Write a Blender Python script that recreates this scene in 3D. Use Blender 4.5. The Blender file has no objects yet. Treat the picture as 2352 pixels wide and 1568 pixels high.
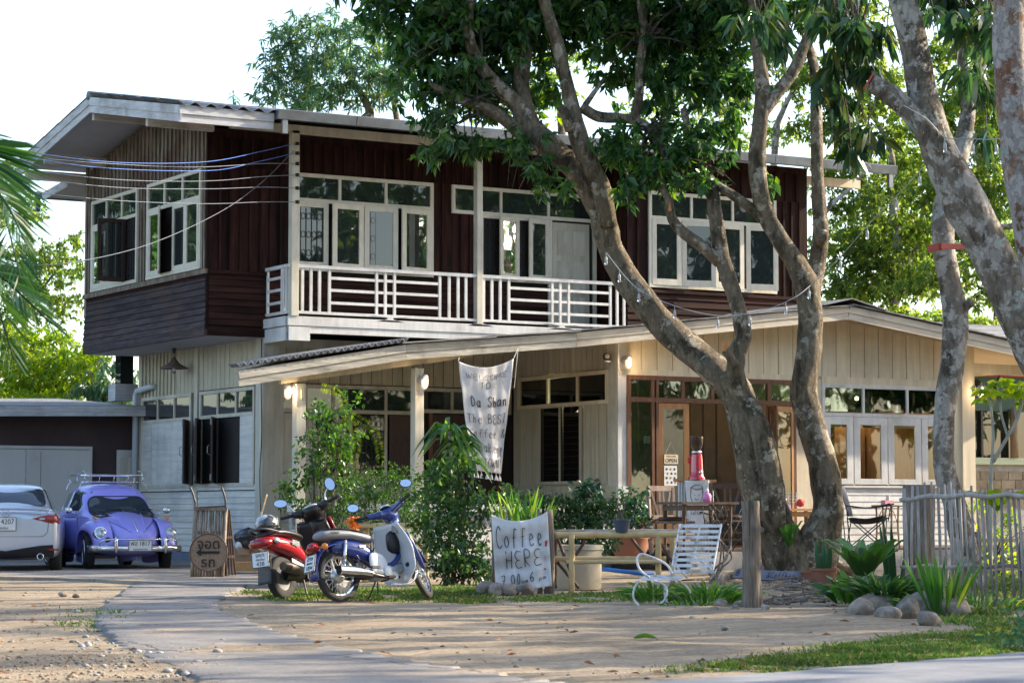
import bpy, bmesh, math, random
import numpy as np
from mathutils import Vector, Matrix, noise as mnoise
from mathutils.bvhtree import BVHTree
R = math.radians
SC = bpy.context.scene
COL = SC.collection
random.seed(7)

# ---------------------------------------------------------------- camera
# house axes: X along the facade (away to the right), Y into the house, Z up
FPX = 5536.0; PCX = 1176.0; PCY = 784.0
PITCH = math.atan((1174.0 - PCY) / FPX)
YAW = R(59.6)
V_FW0 = Vector((math.cos(YAW), math.sin(YAW), 0)); V_RT = Vector((math.sin(YAW), -math.cos(YAW), 0))
V_FW = V_FW0 * math.cos(PITCH) + Vector((0, 0, 1)) * math.sin(PITCH)
V_UP = V_FW0 * -math.sin(PITCH) + Vector((0, 0, 1)) * math.cos(PITCH)
CAM = Vector((-18.36, -40.24, 1.0))
cam = bpy.data.cameras.new('camera'); camo = bpy.data.objects.new('camera', cam); COL.objects.link(camo)
cam.sensor_width = 36.0; cam.lens = 36.0 * FPX / 2352.0
cam.clip_start = 0.5; cam.clip_end = 900
camo.matrix_world = Matrix.Translation(CAM) @ Matrix((V_RT, V_UP, -V_FW)).transposed().to_4x4()
cam.dof.use_dof = True; cam.dof.focus_distance = 33.0; cam.dof.aperture_fstop = 7.0
SC.camera = camo

# ---------------------------------------------------------------- light
SUN_DIR = (V_RT * 0.86 + V_FW0 * 0.30 + Vector((0, 0, 0.44))).normalized()   # towards the sun
SUN_EL = math.asin(SUN_DIR.z)
world = bpy.data.worlds.new('World'); SC.world = world; world.use_nodes = True
wn = world.node_tree; wn.nodes.clear()
sky = wn.nodes.new('ShaderNodeTexSky'); sky.sky_type = 'NISHITA'; sky.sun_disc = False
sky.sun_elevation = SUN_EL; sky.sun_rotation = math.atan2(SUN_DIR.x, SUN_DIR.y)
sky.air_density = 1.0; sky.dust_density = 1.6; sky.ozone_density = 1.0
bg = wn.nodes.new('ShaderNodeBackground'); bg.inputs['Strength'].default_value = 0.15
wo = wn.nodes.new('ShaderNodeOutputWorld')
wn.links.new(sky.outputs[0], bg.inputs[0]); wn.links.new(bg.outputs[0], wo.inputs[0])
sl = bpy.data.lights.new('sun', 'SUN'); sl.energy = 3.6; sl.angle = R(0.6); sl.color = (1.0, 0.86, 0.66)
so = bpy.data.objects.new('sun', sl); COL.objects.link(so)
so.rotation_euler = SUN_DIR.to_track_quat('Z', 'Y').to_euler()
so.location = (0, 0, 30)
SC.view_settings.view_transform = 'Standard'; SC.view_settings.look = 'None'
SC.view_settings.exposure = 1.6; SC.view_settings.gamma = 1.0
SC.view_settings.use_curve_mapping = False
SC.render.engine = 'CYCLES'
SC.cycles.max_bounces = 7; SC.cycles.transparent_max_bounces = 8
SC.cycles.use_denoising = True

# ---------------------------------------------------------------- helpers
def ray(u, v):
    return V_FW + V_RT * ((u - PCX) / FPX) + V_UP * ((PCY - v) / FPX)
def at(u, v, Y=None, X=None, Z=None, D=None):
    d = ray(u, v)
    if Y is not None: t = (Y - CAM.y) / d.y
    elif X is not None: t = (X - CAM.x) / d.x
    elif Z is not None: t = (Z - CAM.z) / d.z
    else: t = D / d.dot(V_FW0)
    return CAM + d * t
def tag(o, label=None, cat=None, group=None, kind=None):
    if label: o['label'] = label
    if cat: o['category'] = cat
    if group: o['group'] = group
    if kind: o['kind'] = kind
    return o
def thing(name, label, cat, loc=(0, 0, 0), rotz=0.0, group=None, local=False, rot=None, kind=None):
    o = bpy.data.objects.new(name, None); COL.objects.link(o)
    o.empty_display_size = 0.2
    o.location = loc
    o.rotation_euler = rot if rot else (0, 0, rotz)
    tag(o, label, cat, group, kind)
    o['_l'] = 1 if local else 0
    return o
def setparent(o, parent):
    if parent is None: return
    o.parent = parent
    if parent.type == 'EMPTY' and not parent.get('_l', 0) and not parent.parent:
        o.matrix_parent_inverse = Matrix.Translation(parent.location).inverted()
    elif parent.type != 'EMPTY':
        o.matrix_parent_inverse = parent.matrix_basis.inverted()
def addobj(name, me, parent=None, mtx=None):
    o = bpy.data.objects.new(name, me); COL.objects.link(o)
    setparent(o, parent)
    if mtx is not None: o.matrix_basis = mtx
    return o
def copy_tree(o, parent=None, loc=None, rotz=None, label=None):
    c = o.copy(); COL.objects.link(c)
    if parent: c.parent = parent
    for ch in list(o.children): copy_tree(ch, c)
    if loc is not None: c.location = loc
    if rotz is not None: c.rotation_euler = (c.rotation_euler[0], c.rotation_euler[1], rotz)
    if label: c['label'] = label
    return c
_CUBE = {}
def cube(m):
    k = m.name
    if k not in _CUBE:
        me = bpy.data.meshes.new('block_' + k)
        v = [(x, y, z) for x in (-.5, .5) for y in (-.5, .5) for z in (-.5, .5)]
        me.from_pydata(v, [], [(0, 1, 3, 2), (4, 6, 7, 5), (0, 4, 5, 1), (2, 3, 7, 6), (0, 2, 6, 4), (1, 5, 7, 3)])
        me.materials.append(m); _CUBE[k] = me
    return _CUBE[k]
def piece(name, parent, m, c, s, rot=None):
    """one board, slat or pane: a shared unit block scaled to size"""
    M = Matrix.Translation(Vector(c))
    if rot is not None: M = M @ rot.to_4x4()
    M = M @ Matrix.Diagonal((s[0], s[1], s[2], 1))
    return addobj(name, cube(m), parent, M)
def bar(name, parent, m, a, b, w, h, up=(0, 0, 1)):
    """board from a to b with width w (sideways) and height h (along up)"""
    a, b = Vector(a), Vector(b); d = b - a; L = d.length; d.normalize()
    u = Vector(up); s = d.cross(u).normalized(); u = s.cross(d)
    return piece(name, parent, m, (a + b) / 2, (L, w, h), Matrix((d, s, u)).transposed())

class G:
    def __init__(s): s.v = []; s.f = []
    def add(s, vs, fs):
        n = len(s.v); s.v += [tuple(x) for x in vs]; s.f += [tuple(i + n for i in f) for f in fs]; return s
    def box(s, c, sz, rot=None, taper=1.0):
        c = Vector(c); vs = []
        for x in (-.5, .5):
            for y in (-.5, .5):
                for z in (-.5, .5):
                    t = taper if z > 0 else 1
                    p = Vector((x * sz[0] * t, y * sz[1] * t, z * sz[2]))
                    if rot is not None: p = rot @ p
                    vs.append(c + p)
        return s.add(vs, [(0, 1, 3, 2), (4, 6, 7, 5), (0, 4, 5, 1), (2, 3, 7, 6), (0, 2, 6, 4), (1, 5, 7, 3)])
    def beam(s, a, b, w, h, up=(0, 0, 1)):
        a, b = Vector(a), Vector(b); d = b - a; L = d.length; d.normalize()
        u = Vector(up); sd = d.cross(u).normalized(); u = sd.cross(d)
        return s.box((a + b) / 2, (L, w, h), Matrix((d, sd, u)).transposed())
    def tube(s, pts, r, n=8, cap=True, jit=0.0, seed=0):
        pts = [Vector(p) for p in pts]
        rs = r if isinstance(r, (list, tuple)) else [r] * len(pts)
        rings = []; prev = None
        for i, p in enumerate(pts):
            t = (pts[min(i + 1, len(pts) - 1)] - pts[max(i - 1, 0)]).normalized()
            if prev is None:
                a = t.orthogonal().normalized()
            else:
                a = (prev - t * prev.dot(t))
                a = a.normalized() if a.length > 1e-6 else t.orthogonal().normalized()
            prev = a; b = t.cross(a)
            ring = []
            for k in range(n):
                an = 2 * math.pi * k / n
                rr = rs[i]
                if jit:
                    q = Vector((math.cos(an) * 1.3, math.sin(an) * 1.3, i * 0.16)) + Vector((seed, 0, 0))
                    rr *= 1 + jit * mnoise.noise(q * 1.3) + jit * .45 * mnoise.noise(q * 3.7) + jit * .35 * math.cos(3 * an + seed + i * .09)
                ring.append(p + (a * math.cos(an) + b * math.sin(an)) * rr)
            rings.append(ring)
        vs = [v for rg in rings for v in rg]; fs = []
        for i in range(len(rings) - 1):
            for k in range(n):
                fs.append((i * n + k, i * n + (k + 1) % n, (i + 1) * n + (k + 1) % n, (i + 1) * n + k))
        if cap:
            fs.append(tuple(range(n - 1, -1, -1))); m = (len(rings) - 1) * n
            fs.append(tuple(range(m, m + n)))
        return s.add(vs, fs)
    def lathe(s, prof, n=16, M=None, cap=False):
        """prof: (radius, height) list round local Z"""
        M = M or Matrix.Identity(4); vs = []; fs = []
        for r, z in prof:
            for k in range(n):
                a = 2 * math.pi * k / n
                vs.append(M @ Vector((r * math.cos(a), r * math.sin(a), z)))
        for i in range(len(prof) - 1):
            for k in range(n):
                fs.append((i * n + k, i * n + (k + 1) % n, (i + 1) * n + (k + 1) % n, (i + 1) * n + k))
        if cap:
            fs.append(tuple(range(n - 1, -1, -1))); m = (len(prof) - 1) * n
            fs.append(tuple(range(m, m + n)))
        return s.add(vs, fs)
    def ell(s, c, r, nu=12, nv=8, rot=None, zmin=-1.0):
        c = Vector(c); vs = []; fs = []
        for j in range(nv + 1):
            z = zmin + (1 - zmin) * j / nv
            ph = math.asin(max(-1, min(1, z)))
            for k in range(nu):
                a = 2 * math.pi * k / nu
                p = Vector((r[0] * math.cos(ph) * math.cos(a), r[1] * math.cos(ph) * math.sin(a), r[2] * math.sin(ph)))
                if rot is not None: p = rot @ p
                vs.append(c + p)
        for j in range(nv):
            for k in range(nu):
                fs.append((j * nu + k, j * nu + (k + 1) % nu, (j + 1) * nu + (k + 1) % nu, (j + 1) * nu + k))
        return s.add(vs, fs)
    def prism(s, outline, M, depth):
        """2-D outline (x,y) pushed along local z"""
        n = len(outline)
        vs = [M @ Vector((x, y, 0)) for x, y in outline] + [M @ Vector((x, y, depth)) for x, y in outline]
        fs = [tuple(range(n - 1, -1, -1)), tuple(range(n, 2 * n))]
        fs += [(i, (i + 1) % n, n + (i + 1) % n, n + i) for i in range(n)]
        return s.add(vs, fs)
    def quad(s, a, b, c, d): return s.add([a, b, c, d], [(0, 1, 2, 3)])
    def loft(s, rings, cap=True, closed=True):
        n = len(rings[0]); vs = [Vector(p) for r in rings for p in r]; fs = []
        for i in range(len(rings) - 1):
            for k in range(n if closed else n - 1):
                fs.append((i * n + k, i * n + (k + 1) % n, (i + 1) * n + (k + 1) % n, (i + 1) * n + k))
        if cap:
            fs.append(tuple(range(n - 1, -1, -1))); m = (len(rings) - 1) * n
            fs.append(tuple(range(m, m + n)))
        return s.add(vs, fs)
    def grid(s, P, nu, nv):
        vs = [P(i / nu, j / nv) for j in range(nv + 1) for i in range(nu + 1)]
        fs = [(j * (nu + 1) + i, j * (nu + 1) + i + 1, (j + 1) * (nu + 1) + i + 1, (j + 1) * (nu + 1) + i) for j in range(nv) for i in range(nu)]
        return s.add(vs, fs)
    def mesh(s, name, m, smooth=False):
        me = bpy.data.meshes.new(name); me.from_pydata([tuple(v) for v in s.v], [], s.f)
        if isinstance(m, (list, tuple)):
            for x in m: me.materials.append(x)
        elif m: me.materials.append(m)
        me.validate(); me.update()
        bm = bmesh.new(); bm.from_mesh(me); bmesh.ops.recalc_face_normals(bm, faces=bm.faces)
        bm.to_mesh(me); bm.free()
        if smooth:
            me.polygons.foreach_set('use_smooth', [True] * len(me.polygons))
        return me
    def build(s, name, m, parent=None, smooth=False, mtx=None, sub=0, solid=0, bevel=0, angle=None):
        o = addobj(name, s.mesh(name, m, smooth), parent, mtx)
        if solid:
            md = o.modifiers.new('solid', 'SOLIDIFY'); md.thickness = solid; md.offset = 0
        if bevel:
            md = o.modifiers.new('bevel', 'BEVEL'); md.width = bevel; md.segments = 2; md.limit_method = 'ANGLE'; md.angle_limit = R(35)
        if sub:
            md = o.modifiers.new('sub', 'SUBSURF'); md.levels = sub; md.render_levels = sub
        if angle:
            try:
                bm = bmesh.new(); bm.from_mesh(o.data)
                for e in bm.edges:
                    if len(e.link_faces) == 2 and e.calc_face_angle(0) > R(angle): e.smooth = False
                bm.to_mesh(o.data); bm.free()
            except Exception: pass
        return o
def spline(pts, n=6):
    """smooth path through points (any dimension)"""
    P = [Vector(p) for p in pts]; P = [P[0] * 2 - P[1]] + P + [P[-1] * 2 - P[-2]]; out = []
    for i in range(1, len(P) - 2):
        for k in range(n):
            t = k / n
            out.append(0.5 * ((2 * P[i]) + (P[i + 1] - P[i - 1]) * t + (2 * P[i - 1] - 5 * P[i] + 4 * P[i + 1] - P[i + 2]) * t * t + (3 * P[i] - P[i - 1] - 3 * P[i + 1] + P[i + 2]) * t ** 3))
    out.append(P[-2]); return out
def rotz(a): return Matrix.Rotation(a, 3, 'Z')
def frame(o, x, y, z=None):
    """4x4 from origin and axes"""
    x = Vector(x).normalized(); y = Vector(y).normalized(); z = Vector(z) if z else x.cross(y)
    M = Matrix((x, y, z)).transposed().to_4x4(); M.translation = Vector(o); return M

# ---------------------------------------------------------------- materials
def nt(name):
    m = bpy.data.materials.new(name); m.use_nodes = True; t = m.node_tree; t.nodes.clear()
    out = t.nodes.new('ShaderNodeOutputMaterial'); return m, t, out
def N(t, kind, **kw):
    n = t.nodes.new(kind)
    for k, v in kw.items():
        if k[0] == '_': setattr(n, k[1:], v)
        else: n.inputs[k.replace('__', ' ')].default_value = v
    return n
def c4(c): return (c[0], c[1], c[2], 1)
def mat(name, col, col2=None, rough=.6, metal=0.0, scale=3.0, stretch=(1, 1, 1), bump=.0, bscale=None, vary=0.0,
        detail=6, lo=.35, hi=.65, stain=None, stain_scale=.7, coat=0.0, emit=None, estr=0.0, alpha=1.0, trans=0.0, ior=1.45, spec=.5, local=False, streak=0.0):
    m, t, out = nt(name); L = t.links.new
    b = N(t, 'ShaderNodeBsdfPrincipled', Roughness=rough, Metallic=metal)
    b.inputs['Specular IOR Level'].default_value = spec
    if coat: b.inputs['Coat Weight'].default_value = coat; b.inputs['Coat Roughness'].default_value = .08
    if trans: b.inputs['Transmission Weight'].default_value = trans; b.inputs['IOR'].default_value = ior
    if alpha < 1: b.inputs['Alpha'].default_value = alpha
    if emit: b.inputs['Emission Color'].default_value = c4(emit); b.inputs['Emission Strength'].default_value = estr
    L(b.outputs[0], out.inputs[0])
    geo = N(t, 'ShaderNodeNewGeometry'); oi = N(t, 'ShaderNodeObjectInfo')
    if local:
        tc = N(t, 'ShaderNodeTexCoord'); pos = tc.outputs['Object']
    else: pos = geo.outputs['Position']
    off = N(t, 'ShaderNodeVectorMath', _operation='MULTIPLY_ADD'); L(pos, off.inputs[0]); off.inputs[1].default_value = stretch
    cmb = N(t, 'ShaderNodeCombineXYZ'); mu = N(t, 'ShaderNodeMath', _operation='MULTIPLY'); L(oi.outputs['Random'], mu.inputs[0]); mu.inputs[1].default_value = 37.0
    for i in range(3): L(mu.outputs[0], cmb.inputs[i])
    L(cmb.outputs[0], off.inputs[2])
    no = N(t, 'ShaderNodeTexNoise', Scale=scale, Detail=detail, Roughness=.62); L(off.outputs[0], no.inputs['Vector'])
    cr = N(t, 'ShaderNodeValToRGB'); cr.color_ramp.elements[0].position = lo; cr.color_ramp.elements[1].position = hi
    cr.color_ramp.elements[0].color = c4(col); cr.color_ramp.elements[1].color = c4(col2 or col)
    L(no.outputs['Fac'], cr.inputs[0]); last = cr.outputs[0]
    if stain:
        n2 = N(t, 'ShaderNodeTexNoise', Scale=stain_scale, Detail=5.0, Roughness=.6); L(pos, n2.inputs['Vector'])
        r2 = N(t, 'ShaderNodeMapRange'); r2.inputs['From Min'].default_value = .5; r2.inputs['From Max'].default_value = .72
        L(n2.outputs['Fac'], r2.inputs['Value'])
        mx = N(t, 'ShaderNodeMix', _data_type='RGBA'); L(r2.outputs[0], mx.inputs['Factor']); L(last, mx.inputs['A']); mx.inputs['B'].default_value = c4(stain)
        last = mx.outputs['Result']
    if streak:
        s3 = N(t, 'ShaderNodeVectorMath', _operation='MULTIPLY_ADD'); L(pos, s3.inputs[0]); s3.inputs[1].default_value = (9, 9, .45) if stretch[2] <= 1 else (.6, .6, 14); L(cmb.outputs[0], s3.inputs[2])
        n3 = N(t, 'ShaderNodeTexNoise', Scale=1.0, Detail=7.0, Roughness=.75); L(s3.outputs[0], n3.inputs['Vector'])
        r3 = N(t, 'ShaderNodeMapRange'); r3.inputs['From Min'].default_value = .36; r3.inputs['From Max'].default_value = .6; r3.inputs['To Min'].default_value = 1 - streak; L(n3.outputs['Fac'], r3.inputs['Value'])
        mx3 = N(t, 'ShaderNodeMix', _data_type='RGBA', _blend_type='MULTIPLY', Factor=1.0); L(last, mx3.inputs['A']); L(r3.outputs[0], mx3.inputs['B']); last = mx3.outputs['Result']
    if vary:
        hs = N(t, 'ShaderNodeHueSaturation'); mr = N(t, 'ShaderNodeMapRange'); L(oi.outputs['Random'], mr.inputs['Value'])
        mr.inputs['To Min'].default_value = 1 - vary; mr.inputs['To Max'].default_value = 1 + vary
        L(mr.outputs[0], hs.inputs['Value']); L(last, hs.inputs['Color']); last = hs.outputs[0]
    L(last, b.inputs['Base Color'])
    if bump:
        nb = N(t, 'ShaderNodeTexNoise', Scale=bscale or scale * 3, Detail=5.0, Roughness=.6); L(off.outputs[0], nb.inputs['Vector'])
        bp = N(t, 'ShaderNodeBump', Strength=bump, Distance=.02); L(nb.outputs['Fac'], bp.inputs['Height']); L(bp.outputs[0], b.inputs['Normal'])
    return m
def leafmat(name, c1, c2, c3=None, trans=.45, rough=.38, tcol=None, spec=.5):
    """leaf: colour per leaf, light comes through"""
    m, t, out = nt(name); L = t.links.new
    geo = N(t, 'ShaderNodeNewGeometry')
    cr = N(t, 'ShaderNodeValToRGB'); e = cr.color_ramp.elements
    e[0].position = 0; e[0].color = c4(c1); e[1].position = .8 if c3 else 1; e[1].color = c4(c2)
    if c3: x = e.new(.97); x.color = c4(c3)
    L(geo.outputs['Random Per Island'], cr.inputs[0])
    no = N(t, 'ShaderNodeTexNoise', Scale=.5, Detail=2.0); L(geo.outputs['Position'], no.inputs['Vector'])
    hs = N(t, 'ShaderNodeHueSaturation'); mr = N(t, 'ShaderNodeMapRange'); L(no.outputs['Fac'], mr.inputs['Value'])
    mr.inputs['From Min'].default_value = .3; mr.inputs['From Max'].default_value = .7
    mr.inputs['To Min'].default_value = .65; mr.inputs['To Max'].default_value = 1.35
    L(mr.outputs[0], hs.inputs['Value']); L(cr.outputs[0], hs.inputs['Color'])
    b = N(t, 'ShaderNodeBsdfPrincipled', Roughness=rough); b.inputs['Specular IOR Level'].default_value = spec
    L(hs.outputs[0], b.inputs['Base Color'])
    tr = N(t, 'ShaderNodeBsdfTranslucent'); h2 = N(t, 'ShaderNodeHueSaturation', Hue=.478, Saturation=1.15, Value=1.9); L(hs.outputs[0], h2.inputs['Color']); L(h2.outputs[0], tr.inputs[0])
    mx = N(t, 'ShaderNodeMixShader', Fac=trans); L(b.outputs[0], mx.inputs[1]); L(tr.outputs[0], mx.inputs[2]); L(mx.outputs[0], out.inputs[0])
    return m
def barkmat(name, dark, mid, pale, lichen, s=1.0, pale_at=.5):
    m, t, out = nt(name); L = t.links.new
    b = N(t, 'ShaderNodeBsdfPrincipled', Roughness=.85); b.inputs['Specular IOR Level'].default_value = .25
    geo = N(t, 'ShaderNodeNewGeometry')
    st = N(t, 'ShaderNodeVectorMath', _operation='MULTIPLY'); L(geo.outputs['Position'], st.inputs[0]); st.inputs[1].default_value = (1, 1, .45)
    n1 = N(t, 'ShaderNodeTexNoise', Scale=5 * s, Detail=9.0, Roughness=.68); L(st.outputs[0], n1.inputs['Vector'])
    cr = N(t, 'ShaderNodeValToRGB'); e = cr.color_ramp.elements; e[0].position = .38; e[0].color = c4(dark); e[1].position = .52; e[1].color = c4(mid)
    L(n1.outputs['Fac'], cr.inputs[0])
    n2 = N(t, 'ShaderNodeTexNoise', Scale=3.6 * s, Detail=12.0, Roughness=.72); L(geo.outputs['Position'], n2.inputs['Vector'])
    r2 = N(t, 'ShaderNodeMapRange'); r2.inputs['From Min'].default_value = pale_at; r2.inputs['From Max'].default_value = pale_at + .025; L(n2.outputs['Fac'], r2.inputs['Value'])
    r2b = N(t, 'ShaderNodeMath', _operation='MULTIPLY'); L(r2.outputs[0], r2b.inputs[0]); r2b.inputs[1].default_value = .9
    m1 = N(t, 'ShaderNodeMix', _data_type='RGBA'); L(r2b.outputs[0], m1.inputs['Factor']); L(cr.outputs[0], m1.inputs['A']); m1.inputs['B'].default_value = c4(pale)
    vo = N(t, 'ShaderNodeTexNoise', Scale=4.5 * s, Detail=5.0, Roughness=.55, Distortion=.8); L(geo.outputs['Position'], vo.inputs['Vector'])
    r3 = N(t, 'ShaderNodeMapRange'); r3.inputs['From Min'].default_value = .655; r3.inputs['From Max'].default_value = .675; L(vo.outputs['Fac'], r3.inputs['Value'])
    m2 = N(t, 'ShaderNodeMix', _data_type='RGBA'); L(r3.outputs[0], m2.inputs['Factor']); L(m1.outputs['Result'], m2.inputs['A']); m2.inputs['B'].default_value = c4(lichen)
    L(m2.outputs['Result'], b.inputs['Base Color'])
    nb = N(t, 'ShaderNodeTexNoise', Scale=14 * s, Detail=8.0, Roughness=.7); L(st.outputs[0], nb.inputs['Vector'])
    wv = N(t, 'ShaderNodeVectorMath', _operation='MULTIPLY_ADD'); L(n2.outputs['Color'], wv.inputs[0]); wv.inputs[1].default_value = (.35, .35, .35); L(st.outputs[0], wv.inputs[2])
    vr = N(t, 'ShaderNodeTexVoronoi', Scale=11 * s, _feature='DISTANCE_TO_EDGE'); L(wv.outputs[0], vr.inputs['Vector'])
    vm = N(t, 'ShaderNodeMapRange'); vm.inputs['From Max'].default_value = .12; L(vr.outputs['Distance'], vm.inputs['Value'])
    ad = N(t, 'ShaderNodeMath', _operation='MULTIPLY_ADD'); L(vm.outputs[0], ad.inputs[0]); ad.inputs[1].default_value = .14; ad2 = N(t, 'ShaderNodeMath', _operation='ADD'); L(nb.outputs['Fac'], ad2.inputs[0]); L(n1.outputs['Fac'], ad2.inputs[1]); L(ad2.outputs[0], ad.inputs[2])
    vd = N(t, 'ShaderNodeMapRange'); vd.inputs['To Min'].default_value = .86; vd.inputs['To Max'].default_value = 1.0; L(vm.outputs[0], vd.inputs['Value'])
    m3 = N(t, 'ShaderNodeMix', _data_type='RGBA', _blend_type='MULTIPLY', Factor=1.0); L(m2.outputs['Result'], m3.inputs['A']); L(vd.outputs[0], m3.inputs['B']); L(m3.outputs['Result'], b.inputs['Base Color'])
    bp = N(t, 'ShaderNodeBump', Strength=1.0, Distance=.05); L(ad.outputs[0], bp.inputs['Height']); L(bp.outputs[0], b.inputs['Normal'])
    L(b.outputs[0], out.inputs[0]); return m
def glassmat(name, tint=(.02, .025, .025), rough=.02, wav=.005, see=0.0):
    """window pane: dark tint stands in for the unlit inside unless see-through; glossy wavy front"""
    m, t, out = nt(name); L = t.links.new
    fr = N(t, 'ShaderNodeFresnel', IOR=1.6)
    gl = N(t, 'ShaderNodeBsdfGlossy', Roughness=rough); gl.inputs['Color'].default_value = (1, 1, 1, 1)
    tr = N(t, 'ShaderNodeBsdfTransparent'); tr.inputs[0].default_value = c4((.58, .69, .68)) if see else c4(tint)
    geo = N(t, 'ShaderNodeNewGeometry')
    no = N(t, 'ShaderNodeTexNoise', Scale=1.6, Detail=2.0); L(geo.outputs['Position'], no.inputs['Vector'])
    bp = N(t, 'ShaderNodeBump', Strength=wav, Distance=.5); L(no.outputs['Fac'], bp.inputs['Height'])
    L(bp.outputs[0], gl.inputs['Normal']); L(bp.outputs[0], fr.inputs['Normal'])
    df = N(t, 'ShaderNodeBsdfDiffuse'); df.inputs[0].default_value = c4(tint)  # opaque dark colour in place of the unlit inside
    mx = N(t, 'ShaderNodeMixShader')
    if see:
        L(tr.outputs[0], mx.inputs[1])
    else:
        L(df.outputs[0], mx.inputs[1])
    ad = N(t, 'ShaderNodeMath', _operation='ADD', _use_clamp=True); L(fr.outputs[0], ad.inputs[0]); ad.inputs[1].default_value = .02
    L(ad.outputs[0], mx.inputs[0]); L(gl.outputs[0], mx.inputs[2]); L(mx.outputs[0], out.inputs[0])
    return m

M = {}
M['darkwood'] = mat('dark_wood', (.014, .0055, .0045), (.042, .0150, .0115), spec=.12, rough=.75, scale=4, stretch=(3, 3, .35), bump=.25, vary=.45, streak=.45)
M['darkwood_h'] = mat('dark_wood_siding', (.018, .007, .0055), (.048, .0185, .014), spec=.12, rough=.75, scale=4, stretch=(.3, .3, 3), bump=.3, vary=.35, streak=.4)
M['greywood_h'] = mat('weathered_siding', (.040, .031, .034), (.100, .078, .082), spec=.2, rough=.8, streak=.4, scale=5, stretch=(.35, .35, 4), bump=.4, vary=.2, stain=(.12, .075, .06), stain_scale=.8)
M['greywood_v'] = mat('weathered_batten', (.085, .066, .050), (.26, .21, .165), spec=.2, rough=.8, scale=5, stretch=(4, 4, .4), bump=.4, vary=.2, stain=(.10, .05, .035), stain_scale=1.1)
M['cream'] = mat('cream_paint', (.50, .46, .37), (.62, .58, .48), streak=.18, rough=.55, scale=2.5, stretch=(2, 2, .6), bump=.12, vary=.05, stain=(.38, .34, .27), stain_scale=.9)
M['creamwall'] = mat('cream_wall_board', (.47, .425, .32), (.58, .525, .40), streak=.22, rough=.6, scale=2.0, stretch=(3, 3, .3), bump=.12, vary=.05, stain=(.37, .33, .25), stain_scale=.7)
M['cafecream'] = mat('cafe_board', (.66, .56, .40), (.76, .66, .49), streak=.15, rough=.55, scale=2.0, stretch=(3, 3, .4), bump=.1, vary=.04, stain=(.56, .46, .32), stain_scale=.7)
M['frame'] = mat('window_frame_paint', (.56, .51, .41), (.66, .61, .50), rough=.5, scale=4, stretch=(2, 2, 1), bump=.1, vary=.05)
M['white'] = mat('white_paint', streak=.16, col= (.62, .61, .60), col2=(.72, .71, .69), rough=.5, scale=3, bump=.1, vary=.04, stain=(.50, .48, .45), stain_scale=1.5)
M['fascia'] = mat('weathered_fascia', streak=.35, col= (.46, .42, .36), col2=(.62, .58, .50), rough=.75, scale=4, stretch=(.5, .5, 3), bump=.3, vary=.08, stain=(.26, .23, .19), stain_scale=1.6)
M['fasciaw'] = mat('pale_fascia', streak=.25, col= (.50, .49, .50), col2=(.66, .65, .66), rough=.7, scale=4, stretch=(.5, .5, 3), bump=.3, vary=.06, stain=(.33, .31, .30), stain_scale=1.4)
M['cafefascia'] = mat('cafe_fascia', (.55, .47, .37), (.66, .58, .47), rough=.65, scale=3, stretch=(.5, .5, 3), bump=.2, vary=.05, stain=(.40, .33, .26), stain_scale=1.2)
M['siding'] = mat('white_siding', streak=.22, col= (.62, .60, .55), col2=(.72, .70, .65), rough=.6, scale=3, stretch=(.5, .5, 3), bump=.15, vary=.05, stain=(.46, .46, .47), stain_scale=.9)
M['gutter'] = mat('galvanised_gutter', (.16, .18, .20), (.26, .28, .31), rough=.42, metal=.55, scale=2, bump=.15, vary=.12, stain=(.14, .14, .15))
M['tile'] = mat('fibre_cement_roof', (.14, .14, .15), (.30, .30, .31), rough=.75, scale=3, bump=.35, bscale=20, vary=.12, stain=(.07, .07, .07), stain_scale=2)
M['soffit'] = mat('soffit_board', (.36, .35, .36), (.44, .43, .44), rough=.8, scale=.8, vary=.03)
M['cafesoffit'] = mat('cafe_soffit', (.60, .50, .35), (.66, .56, .41), rough=.8, scale=.8, vary=.03)
M['glass'] = glassmat('window_glass')
M['glass_see'] = glassmat('clear_window_glass', see=1.0, wav=.006)
M['room'] = mat('unlit_room_dark', (.02, .016, .014), rough=.9)  # near-black: the darkness of unlit interiors put into the colour
M['brownframe'] = mat('teak_frame', (.10, .038, .018), (.19, .075, .034), rough=.45, scale=5, stretch=(4, 4, .5), bump=.15, vary=.15)
M['orangewood'] = mat('honey_wood', (.33, .15, .055), (.45, .22, .085), rough=.45, scale=5, stretch=(4, 4, .5), bump=.1, vary=.1)
M['shutter'] = mat('dark_shutter_wood', (.026, .010, .008), (.060, .022, .016), rough=.5, scale=5, stretch=(4, 4, .5), bump=.15, vary=.15)
M['iron'] = mat('black_iron', (.012, .012, .013), rough=.45)
M['concrete'] = mat('concrete', (.27, .265, .26), (.38, .37, .36), rough=.9, scale=5, bump=.3, bscale=40, stain=(.19, .18, .17), stain_scale=1.0)
M['plinth'] = mat('blue_grey_plinth', (.12, .15, .20), (.17, .20, .26), rough=.8, scale=2, bump=.2)
M['pipe'] = mat('white_pipe', (.50, .52, .56), rough=.4)
M['garage'] = mat('brown_garage_wall', (.050, .030, .028), (.070, .042, .040), rough=.8, scale=1.5)
M['gdoor'] = mat('pale_garage_door', (.56, .53, .50), (.62, .59, .56), rough=.6, scale=1.5, stretch=(1, 1, .4), stain=(.33, .31, .30))
M['bamboo'] = mat('yellow_bamboo', (.42, .29, .13), (.58, .43, .22), rough=.4, scale=5, stretch=(1, 1, 1), bump=.05, vary=.12)
M['oldbamboo'] = mat('grey_bamboo', (.23, .205, .19), (.38, .345, .315), rough=.7, scale=7, stretch=(1, 1, .5), bump=.3, vary=.2)
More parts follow.
